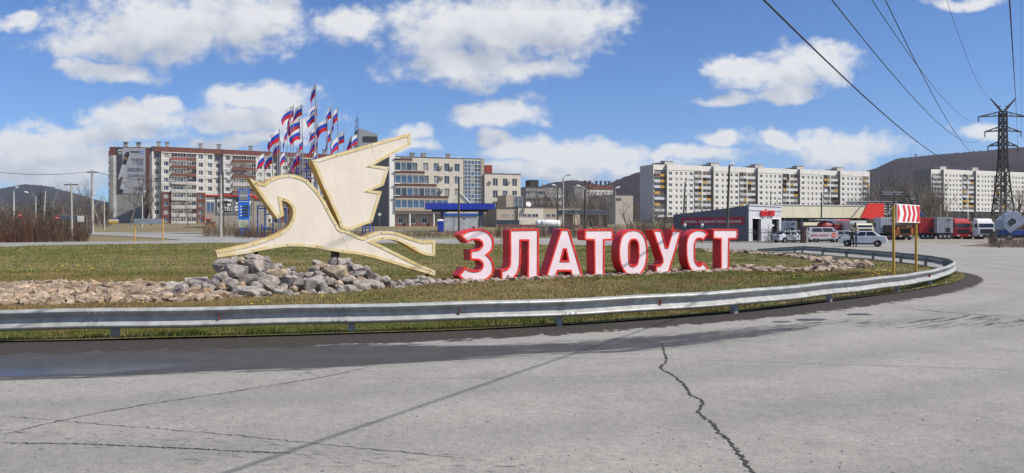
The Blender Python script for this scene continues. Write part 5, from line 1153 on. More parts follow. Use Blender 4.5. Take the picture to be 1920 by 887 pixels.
# red slanted panel on steel frame
fr_ = Facade('steel_frame', 'unfinished grey steel frame with slanted red panel above the lorries', 'structure', 1612, 148, (.97, .24)); root = fr_.root; U = fr_.u; steel = mat('grey_steel', lin(84, 90, 102), .6, var=.1); redp = mat('red_panel', lin(214, 54, 44), .5, var=.03)
MB().prism([ccw([(U(1612), fr_.zz(1612, 408)), (U(1655), fr_.zz(1655, 414)), (U(1656), fr_.zz(1656, 381.5)), (U(1626), fr_.zz(1626, 381.5))])], lambda a, b, c: Vector((a, c, b)), -.3, 0).build('red_panel', redp, root)
for x in (1657, 1668, 1680, 1692, 1707, 1712, 1735): bar(root, 'column', (U(x), 2, -.5), (U(x), 2, fr_.zz(x, 378 if x < 1690 else 361)), .12, steel, 4)
for x0, x1, y in ((1602, 1712, 378), (1604, 1712, 381), (1669, 1708, 360), (1669, 1708, 364), (1657, 1684, 386), (1657, 1684, 391), (1657, 1684, 396), (1657, 1684, 401), (1707, 1738, 372), (1707, 1738, 384), (1712, 1738, 396)): bar(root, 'beam', (U(x0), 2.2, fr_.zz(x0, y)), (U(x1), 2.2, fr_.zz(x1, y + (2 if x0 == 1707 else 0))), .13, steel if y < 385 else galv_old, 4)
for x in (1669, 1675): bar(root, 'column', (U(x), 2.3, fr_.zz(x, 381)), (U(x), 2.3, fr_.zz(x, 360)), .1, steel, 4)
bar(root, 'brace', (U(1602), 1, fr_.zz(1602, 409)), (U(1625), 1, fr_.zz(1625, 381)), .14, galv_old, 4); bar(root, 'brace', (U(1665), .5, fr_.zz(1665, 404)), (U(1683), .5, fr_.zz(1683, 381)), .15, galv_old, 4)
bar(root, 'crane_jib', (U(1708), 1.5, fr_.zz(1708, 362)), (U(1727), 1.5, fr_.zz(1727, 388)), .16, dark_in, 4); bar(root, 'crane_jib', (U(1727), 1.5, fr_.zz(1727, 388)), (U(1742), 1.5, fr_.zz(1742, 406)), .24, mat('crane_blue', lin(54, 84, 160), .5), 4)

# ------------------------------------------------------------------ hills
def mat_hill(name, cs):
    m, N, L, b = nodes_of(name, 1.0); tc = N.new('ShaderNodeTexCoord'); v = tc.outputs['Object']
    f = n_math(N, L, 'ADD', n_math(N, L, 'MULTIPLY', n_noise(N, L, v, .006, 6), .5), n_math(N, L, 'MULTIPLY', n_noise(N, L, v, .09, 5, .75), .5))
    L.new(n_ramp(N, L, f, [(.36, cs[0]), (.5, cs[1]), (.64, cs[2])]), b.inputs['Base Color']); b.inputs['Specular IOR Level'].default_value = 0
    n_bump(N, L, b, n_noise(N, L, v, .12, 4, .8), 1.0, 8); return m
def hill(name, prof, Y, depth, m, seed, rough=4):
    xs_, ys_ = zip(*prof); n = 900; px = np.linspace(xs_[0], xs_[-1], n); top = np.interp(px, xs_, ys_); k = 21
    ker = np.hanning(k); ker /= ker.sum(); top = np.convolve(np.pad(top, k // 2, 'edge'), ker, 'valid')
    rg = np.random.default_rng(seed); X = (px - HX) / F * Y; rows = []; fr = np.array([0, .12, .25, .4, .55, .7, .85, 1.0, 1.25, 1.6])
    base = H(X, np.full(n, 800.0)) - 4; ht = CH + (HY - top) / F * Y
    for f in fr:
        yy = Y - depth + depth * f + 40 * vnoise(X, np.full(n, f * 900), 160, seed); g = np.sin(min(f, 1) * np.pi / 2) if f <= 1 else 1 - (f - 1) * .8
        z = base + (ht - base) * g + rg.normal(0, rough * (.3 + .3 * (f == 1.0)), n) + (vnoise(X, yy, 40, seed + 1) - .5) * rough * 1.2; rows.append(np.stack([X * yy / Y, yy, z], 1))
    co = np.concatenate(rows); idx = np.arange(len(co)).reshape(len(fr), n)
    q = np.stack([idx[:-1, :-1], idx[:-1, 1:], idx[1:, 1:], idx[1:, :-1]], -1).reshape(-1, 4); struct(link(name, np_mesh(name, co, q, m)))
hill('hill', [(-500, 420), (-200, 385), (-80, 368), (0, 357), (45, 349), (90, 353), (140, 366), (190, 379), (300, 394), (480, 410), (640, 425)], 2600, 1300, mat_hill('hazed_forest_blue', [lin(40, 40, 50), lin(50, 50, 60), lin(62, 61, 70)]), 4, 3)  # the blue of distant haze is painted into this hill's base colours
hill('hill', [(800, 420), (880, 395), (950, 372), (985, 361), (1040, 346), (1085, 342), (1130, 352), (1165, 338), (1200, 327), (1260, 331), (1400, 350), (1560, 345), (1640, 322), (1680, 304), (1760, 296), (1840, 291), (1920, 284), (2100, 274), (2400, 290)], 1700, 900, mat_hill('bare_forest_brown', [lin(46, 40, 46), lin(58, 51, 57), lin(72, 64, 69)]), 8, 1.6)
MB_ = MB(); P = at(1717, 300, 1690); MB_.tube((P.x, P.y, P.z - 8), (P.x, P.y, P.z + 11), 1.2, .6, 5).box(P.x - 2, P.x + 2, P.y - 2, P.y + 2, P.z + 9, P.z + 12)
tag(MB_.build('radio_mast', dark_in), 'tiny radio mast on the right hill ridge', 'mast')

# ------------------------------------------------------------------ bare woods, thickets, trees
def twigs(name, label, areas, seed, cat='shrubs'):
    """leafless brush: curved stems with side twigs. areas: (x0, x1, Y0, Y1, n, hmin, hmax, width, colours)"""
    rg = np.random.default_rng(seed); CO, COL = [], []
    for (x0, x1, Y0, Y1, n, h0, h1, w, cs) in areas:
        Y = rg.uniform(Y0, Y1, n); X = (rg.uniform(x0, x1, n) - HX) / F * Y; z = H(X, Y); hh = rg.uniform(h0, h1, n) * (.55 + .8 * vnoise(X, Y, 2.2, seed))
        ln = rg.normal(0, .22, (n, 2)) * hh[:, None]; b = np.stack([X, Y, z - .1], 1); t = b + np.stack([ln[:, 0], ln[:, 1], hh], 1)
        c = np.array(cs)[rg.integers(0, len(cs), n)] * rg.uniform(.7, 1.25, (n, 1))
        def tri(p, q, ww, cc):
            d = np.stack([rg.uniform(.5, 1, len(p)), rg.normal(0, .4, len(p)), np.zeros(len(p))], 1); d *= (ww / np.linalg.norm(d, axis=1))[:, None]
            CO.append(np.stack([p - d / 2, p + d / 2, q], 1).reshape(-1, 3)); COL.append(np.repeat(cc, 3, 0))
        tri(b, t, np.full(n, w), c)
        for k in range(7):
            f = rg.uniform(.25, .9, (n, 1)); p = b + (t - b) * f; l = hh * rg.uniform(.18, .42, n); a = rg.uniform(0, 2 * np.pi, n)
            q = p + np.stack([np.cos(a) * l * .6, np.sin(a) * l * .6, l * rg.uniform(.4, .95, n)], 1); tri(p, q, np.full(n, w * .6), c)
    co = np.concatenate(CO); o = link(name, np_mesh(name, co, np.arange(len(co)).reshape(-1, 3), MATS.get('twig_bark') or mat_tint('twig_bark', .9), np.concatenate(COL)))
    o['label'] = label; o['category'] = cat; return stuff(o)
BR = [lin(104, 82, 66), lin(88, 70, 60), lin(118, 96, 76), lin(76, 62, 56)]; GRB = [lin(96, 86, 78), lin(80, 72, 66), lin(112, 102, 90)]; RDB = [lin(112, 78, 62), lin(94, 70, 58)]
twigs('thicket', 'leafless brown thicket beside the road at far left', [(-60, 120, 93, 104, 1500, 1.6, 3.4, .05, BR), (-60, 60, 92, 97, 500, 1.4, 2.6, .05, RDB), (100, 165, 95, 106, 500, 1.0, 2.6, .05, BR), (-80, 170, 110, 150, 900, 2.0, 4, .08, GRB)], 1)
twigs('thicket', 'low dry brown bushes along the verge behind the letters', [(440, 620, 104, 118, 700, .5, 1.7, .045, BR + RDB), (560, 940, 108, 124, 900, .4, 1.3, .045, BR), (930, 1300, 108, 126, 1500, .6, 2.2, .05, GRB + BR), (1180, 1300, 112, 140, 500, 1.5, 4.0, .06, GRB), (380, 480, 112, 130, 400, .8, 2.6, .05, [lin(150, 136, 112), lin(120, 104, 84)])], 2)
twigs('dead_branches', 'heap of dead branches on the earth bank at right edge', [(1855, 1990, 70, 78, 340, .4, 1.3, .045, GRB), (1840, 1990, 140, 170, 500, 2, 4.5, .1, GRB), (1730, 1860, 150, 180, 500, 2, 5, .1, GRB)], 3)
twigs('bare_wood', 'bare grey-brown woodland on the slope between the white blocks', [(1636, 1760, 300, 420, 900, 9, 17, .3, GRB), (1560, 1780, 240, 300, 500, 5, 10, .22, GRB), (1000, 1140, 240, 300, 420, 6, 12, .22, GRB), (1060, 1200, 420, 500, 300, 7, 14, .3, GRB), (-60, 210, 190, 330, 900, 3, 7.5, .2, GRB)], 5, 'trees')
bark = mat('grey_bark', lin(104, 94, 84), .9, var=.2, vscale=4); bark2 = mat('pale_poplar_bark', lin(138, 132, 122), .9, var=.2, vscale=4)
def tree_meshes(seed, m):
    r = random.Random(seed); trunk = MB(); crown = MB()
    def grow(p, d, l, rad, depth):
        n = 3; pts = [p]; dd = d.copy(); rs = [rad]
        for i in range(n): dd = (dd + Vector((r.gauss(0, .12), r.gauss(0, .12), r.gauss(.03, .06)))).normalized(); pts.append(pts[-1] + dd * l / n); rs.append(rad * (1 - (i + 1) / n * .55))
        (trunk if depth == 0 else crown).path(pts, rs, 5 if depth < 2 else 3, caps=False)
        if depth >= 4: return
        for k in range((7, 4, 4, 3)[depth]):
            t = r.uniform(.3, 1) if depth else r.uniform(.35, 1.0); i = min(int(t * n), n - 1); q = pts[i].lerp(pts[i + 1], t * n - i)
            a = r.uniform(0, 6.28); out = Vector((math.cos(a), math.sin(a), 0)); nd = (dd * r.uniform(.5, .9) + out * r.uniform(.4, .8) + Vector((0, 0, .25))).normalized()
            grow(q, nd, l * r.uniform(.4, .62), rad * r.uniform(.3, .45), depth + 1)
    grow(Vector((0, 0, -.1)), Vector((0, 0, 1)), .72, .022, 0)
    return trunk.mesh('trunk', m, recalc=False), crown.mesh('crown', m, recalc=False)
TV = [tree_meshes(s, bark if s % 2 else bark2) for s in range(6)]
BARE = []; FLAGS = []
def bare_tree(x, Y, hgt, v, label, grp=None):
    P = col(x, Y); o = thing('bare_tree', label, 'tree', P, random.uniform(0, 6), grp); BARE.append((grp, x, o))
    for me, nm in zip(TV[v], ('trunk', 'crown')): link(nm, me, o, Matrix.Diagonal((hgt, hgt, hgt, 1)))
for i, (x, Y, hg) in enumerate(((243, 235, 15), (262, 228, 17), (272, 240, 14), (283, 232, 11), (330, 215, 6), (352, 210, 7), (372, 212, 6))): bare_tree(x, Y, hg, i % 6, 'leafless young tree in front of the left apartment block', 'bare trees before the left block')
for i, (x, Y, hg) in enumerate(((20, 190, 7), (58, 200, 8), (104, 195, 9), (125, 210, 11), (143, 190, 9.5), (152, 215, 11), (188, 225, 12), (160, 180, 8), (35, 170, 6))): bare_tree(x, Y, hg, (i + 2) % 6, 'leafless tree above the thicket at far left', 'bare trees above the left thicket')
for i, (x, Y, hg) in enumerate(((1052, 230, 12), (1075, 235, 13), (1092, 150, 7), (1112, 240, 13), (1125, 232, 10), (1180, 170, 7), (1218, 150, 6), (1240, 155, 6))): bare_tree(x, Y, hg, i % 6, 'leafless tree between the annex and the white block', 'bare trees behind the letters')
for i, (x, Y, hg) in enumerate(((1648, 290, 17), (1664, 300, 16), (1690, 285, 18), (1716, 295, 17), (1740, 280, 16), (1905, 150, 9), (1916, 146, 10), (1895, 165, 9), (1560, 250, 10), (1325, 240, 9))): bare_tree(x, Y, hg, (i + 1) % 6, 'leafless tree on the right behind the lorries', 'bare trees behind the lorries')
needle = mat('spruce_needles', lin(52, 62, 44), .8, var=.3, vscale=2); needle2 = mat('pine_needles', lin(60, 70, 54), .8, var=.3, vscale=2)
def conifer(x, Y, hgt, rad, label, m, seed, z0=None):
    r = random.Random(seed); P = col(x, Y); o = thing('spruce_tree', label, 'tree', P); tr = MB().tube((0, 0, -.1), (0, 0, hgt), hgt * .02, hgt * .004, 6); tr.build('trunk', bark, o); cr = MB()
    for i in range(16):
        f = .12 + .86 * i / 16; z = hgt * f; R = rad * (1 - f) ** .8 + .02 * hgt
        for k in range(9):
            a = r.uniform(0, 6.28); l = R * r.uniform(.6, 1.15); e = Vector((math.cos(a), math.sin(a), r.uniform(-.25, .2))); s = Vector((-e.y, e.x, 0))
            for j in range(5):
                t0 = j / 5; p = Vector((0, 0, z)) + e * l * (t0 + .15)
                for sg_ in (-1, 1): cr.add([p, p + e * l * .18, p + s * sg_ * l * .3 * (1 - t0 * .6) + e * l * .22 + Vector((0, 0, r.gauss(0, .04) * l))], [(0, 1, 2)])
    cr.build('crown', m, o)
conifer(1341, 97, 3.7, .85, 'small dark spruce in front of the maroon car wash sign', needle, 1)
conifer(1478, 118, 3.6, .9, 'small spruce standing against the cream warehouse wall', needle, 2)
conifer(1441, 92, 2.4, .7, 'small dark spruce by the light car wash front', needle, 3)
conifer(76, 165, 9.5, 2.6, 'large dark spruce behind the lamps at far left', needle2, 4)
conifer(92, 172, 8.0, 2.4, 'second dark spruce right of the large one, far left', needle2, 5)
bank = grid_mesh('earth_bank', np.arange(41, 75, .8), np.arange(66, 84, .6), lambda X, Y: H(X, Y) - .05 + .9 * np.exp(-(((X - 54) / 7.5) ** 4 + ((Y - 75.5) / 4.2) ** 2)) * (.7 + .6 * vnoise(X, Y, 2, 4)), mat('dug_earth', lin(104, 92, 80), .95, var=.25, vscale=1.2, bump=.8, bscale=5)); struct(link('earth_bank', bank))

# ------------------------------------------------------------------ flags
def flag_mat(name, c):                                     # thin cloth lets the sun through
    m, N, L, b = nodes_of(name, .8); b.inputs['Base Color'].default_value = (*c, 1); tl = N.new('ShaderNodeBsdfTranslucent'); tl.inputs['Color'].default_value = (*c, 1)
    tc = N.new('ShaderNodeTexCoord'); f = n_noise(N, L, tc.outputs['Object'], 3, 3); cc = n_mix(N, L, n_math(N, L, 'MULTIPLY', f, .25), c, tuple(k * .7 for k in c)); L.new(cc, b.inputs['Base Color']); L.new(cc, tl.inputs['Color'])
    mx = N.new('ShaderNodeMixShader'); mx.inputs[0].default_value = .45; L.new(b.outputs[0], mx.inputs[1]); L.new(tl.outputs[0], mx.inputs[2]); L.new(mx.outputs[0], N['Material Output'].inputs[0]); return m
flag_w, flag_b, flag_r = flag_mat('flag_white', lin(236, 234, 234)), flag_mat('flag_blue', lin(44, 82, 196)), flag_mat('flag_red', lin(220, 44, 46))
pole_m = mat('flag_pole_metal', lin(150, 152, 158), .45, metal=.3)
def flag_mesh(seed):
    r = random.Random(seed); nu, nv = 12, 9; dr = math.radians(r.uniform(22, 62)); fold = r.uniform(.25, .6); ph = r.uniform(0, 6); vs = []
    curl = r.uniform(.2, .7); yawd = r.uniform(-.5, .5)
    for j in range(nv + 1):
        for i in range(nu + 1):
            s, t = i / nu, j / nv; ang = dr * (.55 + .7 * s); L_ = 2.1 * s
            x = -math.cos(ang) * L_ * (1 - .12 * s); z = -math.sin(ang) * L_ * .95 - 1.4 * t * (1 - .18 * s * curl)
            y = fold * .42 * s * math.sin(ph + s * 7 + t * 2.2 * curl) + yawd * L_ * .5
            x += .16 * s * math.sin(ph * 1.7 + t * 4 + s * 3)
            vs.append((x, y, z))
    mb = MB()
    for j in range(nv):
        for i in range(nu): a = j * (nu + 1) + i; mb.add([], [], 0); mb.f.append((a, a + 1, a + nu + 2, a + nu + 1)); mb.m.append(j * 3 // nv)
    mb.v = vs; return mb.mesh('flag', [flag_w, flag_b, flag_r], True, False)
FM = [flag_mesh(s) for s in range(9)]
def Zf(a, b): return 470 + a / 5.914, 150 + b / 5.914
flags = [(720,50),(446,300),(474,285),(571,275),(712,345),(737,278),(895,295),(965,315),(297,567),(320,548),(404,535),(548,535),(579,640),(718,535),(741,655),(888,545),(1037,572),(1120,625),(1184,605),(852,430),(546,420),(152,815),(243,805),(384,800),(549,795),(733,790),(330,680),(975,640)]
rgf = random.Random(12)
for i, (a, b) in enumerate(flags):
    x, y = Zf(a, b); Y = 112 + rgf.uniform(-4, 5); P = col(x, Y); zt = zat(y, Y) - P.z
    lab = 'tallest flagpole with a white, blue and red flag above all others' if i == 0 else ('flagpole with white, blue and red flag in the upper cluster' if b < 450 else ('flagpole with white, blue and red flag in the middle cluster' if b < 700 else 'flagpole with white, blue and red flag low beside the horse'))
    o = thing('flagpole', lab, 'flagpole', P, 0, None if i == 0 else ('upper flags' if b < 450 else 'middle flags' if b < 700 else 'lower flags'))
    FLAGS.append((o.get('group'), x, o))
    bar(o, 'pole', (0, 0, -.2), (0, 0, zt + .08), .055 if i else .09, pole_m, 8)
    k = rgf.uniform(1.0, 1.25); link('flag', FM[rgf.randrange(9)], o, Matrix.Translation((-.05, 0, zt)) @ Matrix.Rotation(rgf.uniform(-.1, .8), 4, 'Z') @ Matrix.Diagonal((k * rgf.uniform(.6, 1), k, k, 1)))
fb_ = thing('flag_stand_frame', 'blue tubular steel frame at the foot of the flagpoles', 'frame', col(540, 110))
Mi = MW[fb_.name].inverted(); bt = mat('blue_tube', lin(52, 84, 158), .5)
for x, y0 in ((483, 385), (491, 420), (497, 372), (512, 380), (524, 378), (536, 392), (556, 310), (575, 300), (560, 330), (590, 300), (602, 310), (680, 420), (685, 424), (694, 420), (700, 425)):
    Y = 112; P = col(x, Y); bar(fb_, 'upright', Mi @ P, Mi @ Vector((P.x, P.y, zat(y0, Y))), .09, bt, 4)
for x0, x1, y in ((483, 512, 386), (483, 540, 391), (497, 536, 402), (491, 508, 427), (490, 512, 430), (556, 602, 305), (556, 600, 316), (560, 602, 334), (545, 600, 322), (680, 695, 427)): bar(fb_, 'crossbar', Mi @ at(x0, y, 111.8), Mi @ at(x1, y, 111.8), .08, bt, 4)

# ------------------------------------------------------------------ lamp posts and utility poles
conc_pole = mat('concrete_pole', lin(168, 164, 156), .9, var=.15, vscale=2); dark_pole = mat('dark_pole', lin(84, 80, 76), .8, var=.2, vscale=2); lamp_w = mat('lamp_housing', lin(206, 208, 208), .5)
def lamp(x, yt, Y, label, m=conc_pole, arm=0.0, r=.13, lean=0.0, head=True, grp=None):
    P = col(x, Y); zt = zat(yt, Y) - P.z; o = thing('street_lamp' if head else 'utility_pole', label, 'street lamp' if head else 'pole', P, 0, grp)
    MB().tube((0, 0, -.3), (lean, 0, zt), r * 1.15, r * .75, 9).build('pole', m, o)
    if head and arm:
        e = Vector((lean + arm, -.1, zt + abs(arm) * .5)); MB().path([(lean, 0, zt - .05), (lean + arm * .35, -.03, zt + abs(arm) * .33), e], [.045, .04, .035], 6).build('arm', galv_old, o)
        M = Matrix.Translation(e) @ Matrix.Rotation(-math.copysign(.35, arm), 4, 'Y'); MB().lathe([(.05, -.4), (.14, -.25), (.17, .05), (.1, .32), (.03, .4)], 8, M=M @ Matrix.Rotation(math.pi / 2, 4, 'Y')).build('lamp_head', lamp_w, o)
    if not head:
        MB().box(lean - .9, lean + .9, -.06, .06, zt - .35, zt - .22).build('crossarm', dark_pole, o)
        for dx in (-.8, 0, .8): MB().lathe([(.05, 0), (.08, .08), (.04, .2)], 8, M=Matrix.Translation((lean + dx, 0, zt - .22 if dx else zt))).build('insulator', lamp_w, o)
    return o
lamp(26, 355, 150, 'white street lamp above the thicket, far left', lamp_w, .6, .1); lamp(67, 369, 140, 'street lamp with arm to the left near dark spruce', conc_pole, -1.6, .12); lamp(80, 358, 136, 'leaning pale street lamp with arm to the right near dark spruce', conc_pole, 1.5, .13, .5)
lamp(135, 342, 102, 'plain concrete utility pole rising from the left thicket', conc_pole, 0, .13, -.1, False); lamp(174, 320, 128, 'tall concrete utility pole carrying wires by the side road', conc_pole, 0, .2, -.1, False)
lamp(195.5, 372, 165, 'street lamp with double arm beside the banner block', conc_pole, -2.0, .15); lamp(267, 362, 200, 'thin street lamp in front of the red brown end wall', lamp_w, .5, .1)
lamp(413.5, 331, 112, 'thick pale concrete pole in front of the mural', conc_pole, 0, .2, .05, False); lamp(419.5, 322, 150, 'dark lamp pole behind the pale concrete pole', dark_pole, .8, .13, -.1)
lamp(860.5, 334, 118, 'grey street lamp in front of the blue canopy', dark_pole, .3, .16); lamp(1056, 333, 118, 'tall street lamp with arm to the right above the letter А', conc_pole, .9, .14); lamp(1045.5, 351, 140, 'street lamp with arm to the left behind the white tank', dark_pole, -.7, .19)
lamp(1097.5, 355, 135, 'thick lamp post with arm to the left behind the letter Т', dark_pole, -1.2, .24); lamp(1154, 354, 118, 'thin grey pole in front of the beige panel building', conc_pole, .3, .09)
lamp(1279.5, 341, 140, 'dark leaning street lamp left of the car wash', dark_pole, .9, .17, .5); lamp(1285, 367, 170, 'small leaning lamp beside the dark leaning lamp', dark_pole, .8, .13, .2)
lamp(1362, 310, 92, 'tall street lamp with round white head before the car wash', dark_pole, .25, .16, .35); lamp(1445, 363, 150, 'short lamp above the car wash front', dark_pole, .5, .1); lamp(1457, 374, 150, 'second short lamp above the car wash front corner', dark_pole, .5, .08); lamp(1539.5, 363, 125, 'brown lamp post in front of the cream warehouse', dark_pole, .5, .13, .1)
for x, y0 in ((1763, 383), (1776, 385)): P = col(x, 150); tag(MB().tube(P, (P.x, P.y, zat(y0, 150)), .14, .1, 8).build('bare_post', conc_pole), 'pale post behind the grey container' + (', the left one' if x < 1770 else ', the right one'), 'post')
# overhead wires at the left
wire_m = mat('black_wire', lin(38, 38, 42), .7)
def wire(name, label, pts, r, grp=None):
    return tag(MB().path(pts, r, 5).build(name, wire_m), label, 'cable', grp)
A = at(174, 321, 128); wire('overhead_wire', 'thin wire running left from the tall concrete utility pole', [A + (at(-120, 303, 110) - A) * t + Vector((0, 0, -2.2 * 4 * t * (1 - t) * .5)) for t in np.linspace(0, 1, 14)], .035)
A2 = at(174, 321, 128); B2 = at(413, 334, 112); wire('overhead_wire', 'thin wire between the tall utility pole and the mural pole', [A2.lerp(B2, t) + Vector((0, 0, -1.0 * 4 * t * (1 - t))) for t in np.linspace(0, 1, 14)], .03)

# ------------------------------------------------------------------ pylon and power cables
PYY = 170.0; Pp = Vector(((1880.5 - HX) / F * PYY, PYY, h(105, PYY))); pyl = thing('pylon', 'dark lattice power pylon with three pairs of arms at right', 'pylon', Pp)
pst = mat('dark_pylon_steel', lin(66, 60, 58), .75, var=.15); K = PYY / F
def pz(y): return zat(y, PYY) - Pp.z
lev = [(455, 22), (421, 15.5), (398, 13), (376, 11), (355, 9.2), (335, 7.8), (318, 6.6), (303, 5.8), (290, 5.4), (277, 5.2), (264, 5.0), (251, 4.9), (237, 4.8), (224, 4.7), (209, 4.5)]
for i in range(len(lev) - 1):
    (ya, wa), (yb, wb) = lev[i], lev[i + 1]; za, zb_ = pz(ya), pz(yb); wa *= K; wb *= K
    ca = [(-wa, -wa), (wa, -wa), (wa, wa), (-wa, wa)]; cb_ = [(-wb, -wb), (wb, -wb), (wb, wb), (-wb, wb)]
    for j in range(4):
        bar(pyl, 'leg', (*ca[j], za), (*cb_[j], zb_), .17, pst, 4); k = (j + 1) % 4
        if i: bar(pyl, 'brace', (*ca[j], za), (*cb_[k], zb_), .085, pst, 4); bar(pyl, 'brace', (*ca[k], za), (*cb_[j], zb_), .085, pst, 4)
        bar(pyl, 'girt', (*cb_[j], zb_), (*cb_[k], zb_), .085, pst, 4)
d_line = Vector((-.54, -.84)).normalized(); arm_t = Vector((.84, -.54)).normalized()
att = {}
for nm, y, hl in (('top', 217, 46), ('mid', 245, 34), ('low', 272, 28)):
    for s_ in (-1, 1):
        tip = Vector((s_ * hl * K, 0, pz(y + 2))); b0 = Vector((s_ * 5 * K, 0, pz(y))); b1 = Vector((s_ * 5 * K, 0, pz(y - 8)))
        bar(pyl, 'arm_chord', b0, tip, .14, pst, 4); bar(pyl, 'arm_chord', b1, tip, .12, pst, 4)
        for f in (.33, .66): bar(pyl, 'arm_brace', b0.lerp(tip, f), b1.lerp(tip, f - .16), .07, pst, 4)
        ins = MB().lathe([(.06, 0), (.16, -.2), (.06, -.35), (.17, -.55), (.06, -.7), (.17, -.9), (.06, -1.1)], 8, M=Matrix.Translation(tip)).build('insulator', pst, pyl); att[nm, s_] = Pp + tip + Vector((0, 0, -1.1))
for s_ in (-1, 1): bar(pyl, 'horn', (s_ * 4 * K, 0, pz(209)), (s_ * 23 * K, 0, pz(185)), .15, pst, 4); bar(pyl, 'horn', (0, 0, pz(209)), (s_ * 23 * K, 0, pz(185)), .12, pst, 4); bar(pyl, 'horn', (s_ * 12 * K, 0, pz(198)), (s_ * 4 * K, 0, pz(200)), .09, pst, 4); att['e', s_] = Pp + Vector((s_ * 23 * K, 0, pz(185)))
def cable(A, px1, px2, label, r=.024, grp='power cables'):
    P2 = Vector((A.x, A.y)); T, Zs = [0.0], [A.z]
    for (x, y) in (px1, px2):
        a = (x - HX) / F; t = (P2.x - a * P2.y) / (a * d_line.y - d_line.x); T.append(t); Zs.append(zat(y, P2.y + d_line.y * t))
    c = np.polyfit(T, Zs, 2); ts = np.linspace(0, 255, 70); wire('power_cable', label, [(P2.x + d_line.x * t, P2.y + d_line.y * t, float(np.polyval(c, t))) for t in ts], r, grp); return c
cable(att['low', -1], (1770, 299), (1432, 0), 'black power cable, lowest of those sagging left of the pylon', .028)
cable(att['mid', -1], (1790, 255), (1560, 0), 'black power cable, second from the left at the top edge')
cable(att['top', -1], (1800, 215), (1635, 0), 'black power cable, third from the left at the top edge')
cable(att['low', -1] + Vector((.4, 0, -.3)), (1800, 262), (1660, 0), 'black power cable crossing the third one from the left')
cable(att['mid', 1], (1912, 200), (1915, 0), 'black power cable hanging almost upright at the right edge')
cable(att['low', 1], (1905, 200), (1893, 0), 'black power cable at the right edge, left of the upright one', .016)
cable(att['top', 1], (1945, 120), (1955, 0), 'black power cable just outside the right edge of the view', .016)
cable(att['e', -1], (1810, 100), (1775, 0), 'thin earth wire to the left horn of the pylon', .018, None)

# ------------------------------------------------------------------ road signs
yel = mat('yellow_post', lin(196, 156, 66), .7, var=.12, vscale=3); signw = mat('sign_white', lin(226, 224, 220), .5, var=.03); signr = mat('sign_red', lin(196, 40, 44), .5, var=.06); signback = mat('sign_back_grey', lin(150, 158, 164), .5, metal=.3)
p0, p1 = gnd(1679, 521, .05), gnd(1721, 515.5, .05); ang = math.atan2(p1.y - p0.y, p1.x - p0.x); wS = (p1 - p0).length
cs = thing('chevron_sign', 'red and white chevron board on two yellow posts inside the guard rail', 'road sign', p0, ang)
for u in (0, wS): bar(cs, 'post', (u, .06, -.2), (u, .06, zat(390, 27.6)), .045, yel, 8)
zb_, zt = zat(420.5, 27.6), zat(387.5, 27.6); u0, u1 = .06, wS + .12; MB().box(u0, u1, -.03, .0, zb_, zt).build('board', signw, cs); MB().box(u0, u1, .002, .012, zb_, zt).build('board_back', signback, cs)
hm = (zb_ + zt) / 2; hv = (zt - zb_) / 2 - .03; Wd = u1 - u0
for k in range(5):
    uc = u0 + Wd * (.02 + k * .2); wv = Wd * .105; pt = Wd * .075
    pts = [(uc, zb_ + .03), (uc + wv, zb_ + .03), (uc + wv + pt, hm), (uc + wv, zt - .03), (uc, zt - .03), (uc + pt, hm)]
    if k == 0: pts = [(u0 + .03, zb_ + .03), (uc + wv * .35, zb_ + .03), (uc + wv * .35 + pt, hm), (uc + wv * .35, zt - .03), (u0 + .03, zt - .03)]
    if k == 4: pts = [(uc - .02, zb_ + .03), (u1 - .03, zb_ + .03), (u1 - .03, zt - .03), (uc - .02, zt - .03), (uc - .02 + pt, hm)]
    elif k: pts = [(p - (.0), q) for p, q in pts]
    MB().prism([ccw(pts)], lambda a, b, c: Vector((a, c, b)), -.036, -.0305).build('chevron', signr, cs)
def back_sign(x0, x1, yt, yb, xa, xb, Y, label, m, pm):
    P = col(xa, Y); o = thing('road_sign', label, 'road sign', P); k = Y / F
    for x in (xa, xb): bar(o, 'post', ((x - xa) * k, 0, -.2), ((x - xa) * k, 0, zat(yt, Y) - P.z), .07, pm, 8)
    MB().box((x0 - xa) * k, (x1 - xa) * k, -.12, -.075, zat(yb, Y) - P.z, zat(yt, Y) - P.z).build('board', m, o)
back_sign(251.5, 304.5, 410, 420, 253, 305.5, 93, 'blank grey direction board on two yellow posts by the left road', mat('board_grey_blue', lin(142, 152, 158), .6), yel)
back_sign(931, 974, 412.5, 421, 940, 964, 93, 'dark direction board on two posts behind the letter Л', mat('board_slate', lin(66, 74, 86), .6), mat('post_tan', lin(150, 134, 108), .8))
back_sign(204, 222, 411.5, 418, 205, 221, 150, 'small white and yellow direction sign by the side road', mat('board_yellow', lin(226, 186, 50), .6), galv_old)
o = [x for x in C.objects if x.name.startswith('road_sign')][-1]
MB().box(-.05, 1.85, -.135, -.125, zat(414.3, 150) - h(-77, 150), zat(411.3, 150) - h(-77, 150)).build('white_band', signw, o)
def disc_sign(x, y, yb, Y, label, bar_=True):
    P = col(x, Y); o = thing('road_sign', label, 'road sign', P); z = zat(y, Y) - P.z; bar(o, 'post', (0, 0, -.2), (0, 0, z + .3), .04, galv_old, 6)
    M = Matrix.Translation((0, -.06, z)) @ Matrix.Rotation(math.pi / 2, 4, 'X'); MB().lathe([(.36, 0), (.36, .02)], 20, M=M).build('disc', signr if bar_ else signw, o)
    if bar_: MB().box(-.25, .25, -.1, -.085, z - .06, z + .06).build('bar', signw, o)
disc_sign(38.5, 403.5, 430, 110, 'round red no-entry sign standing in the thicket, the left one'); disc_sign(107.5, 408.5, 440, 108, 'round red no-entry sign beside the blue panel, far left')
disc_sign(712, 402, 428, 175, 'round white sign on a post beside the office side wall', False)
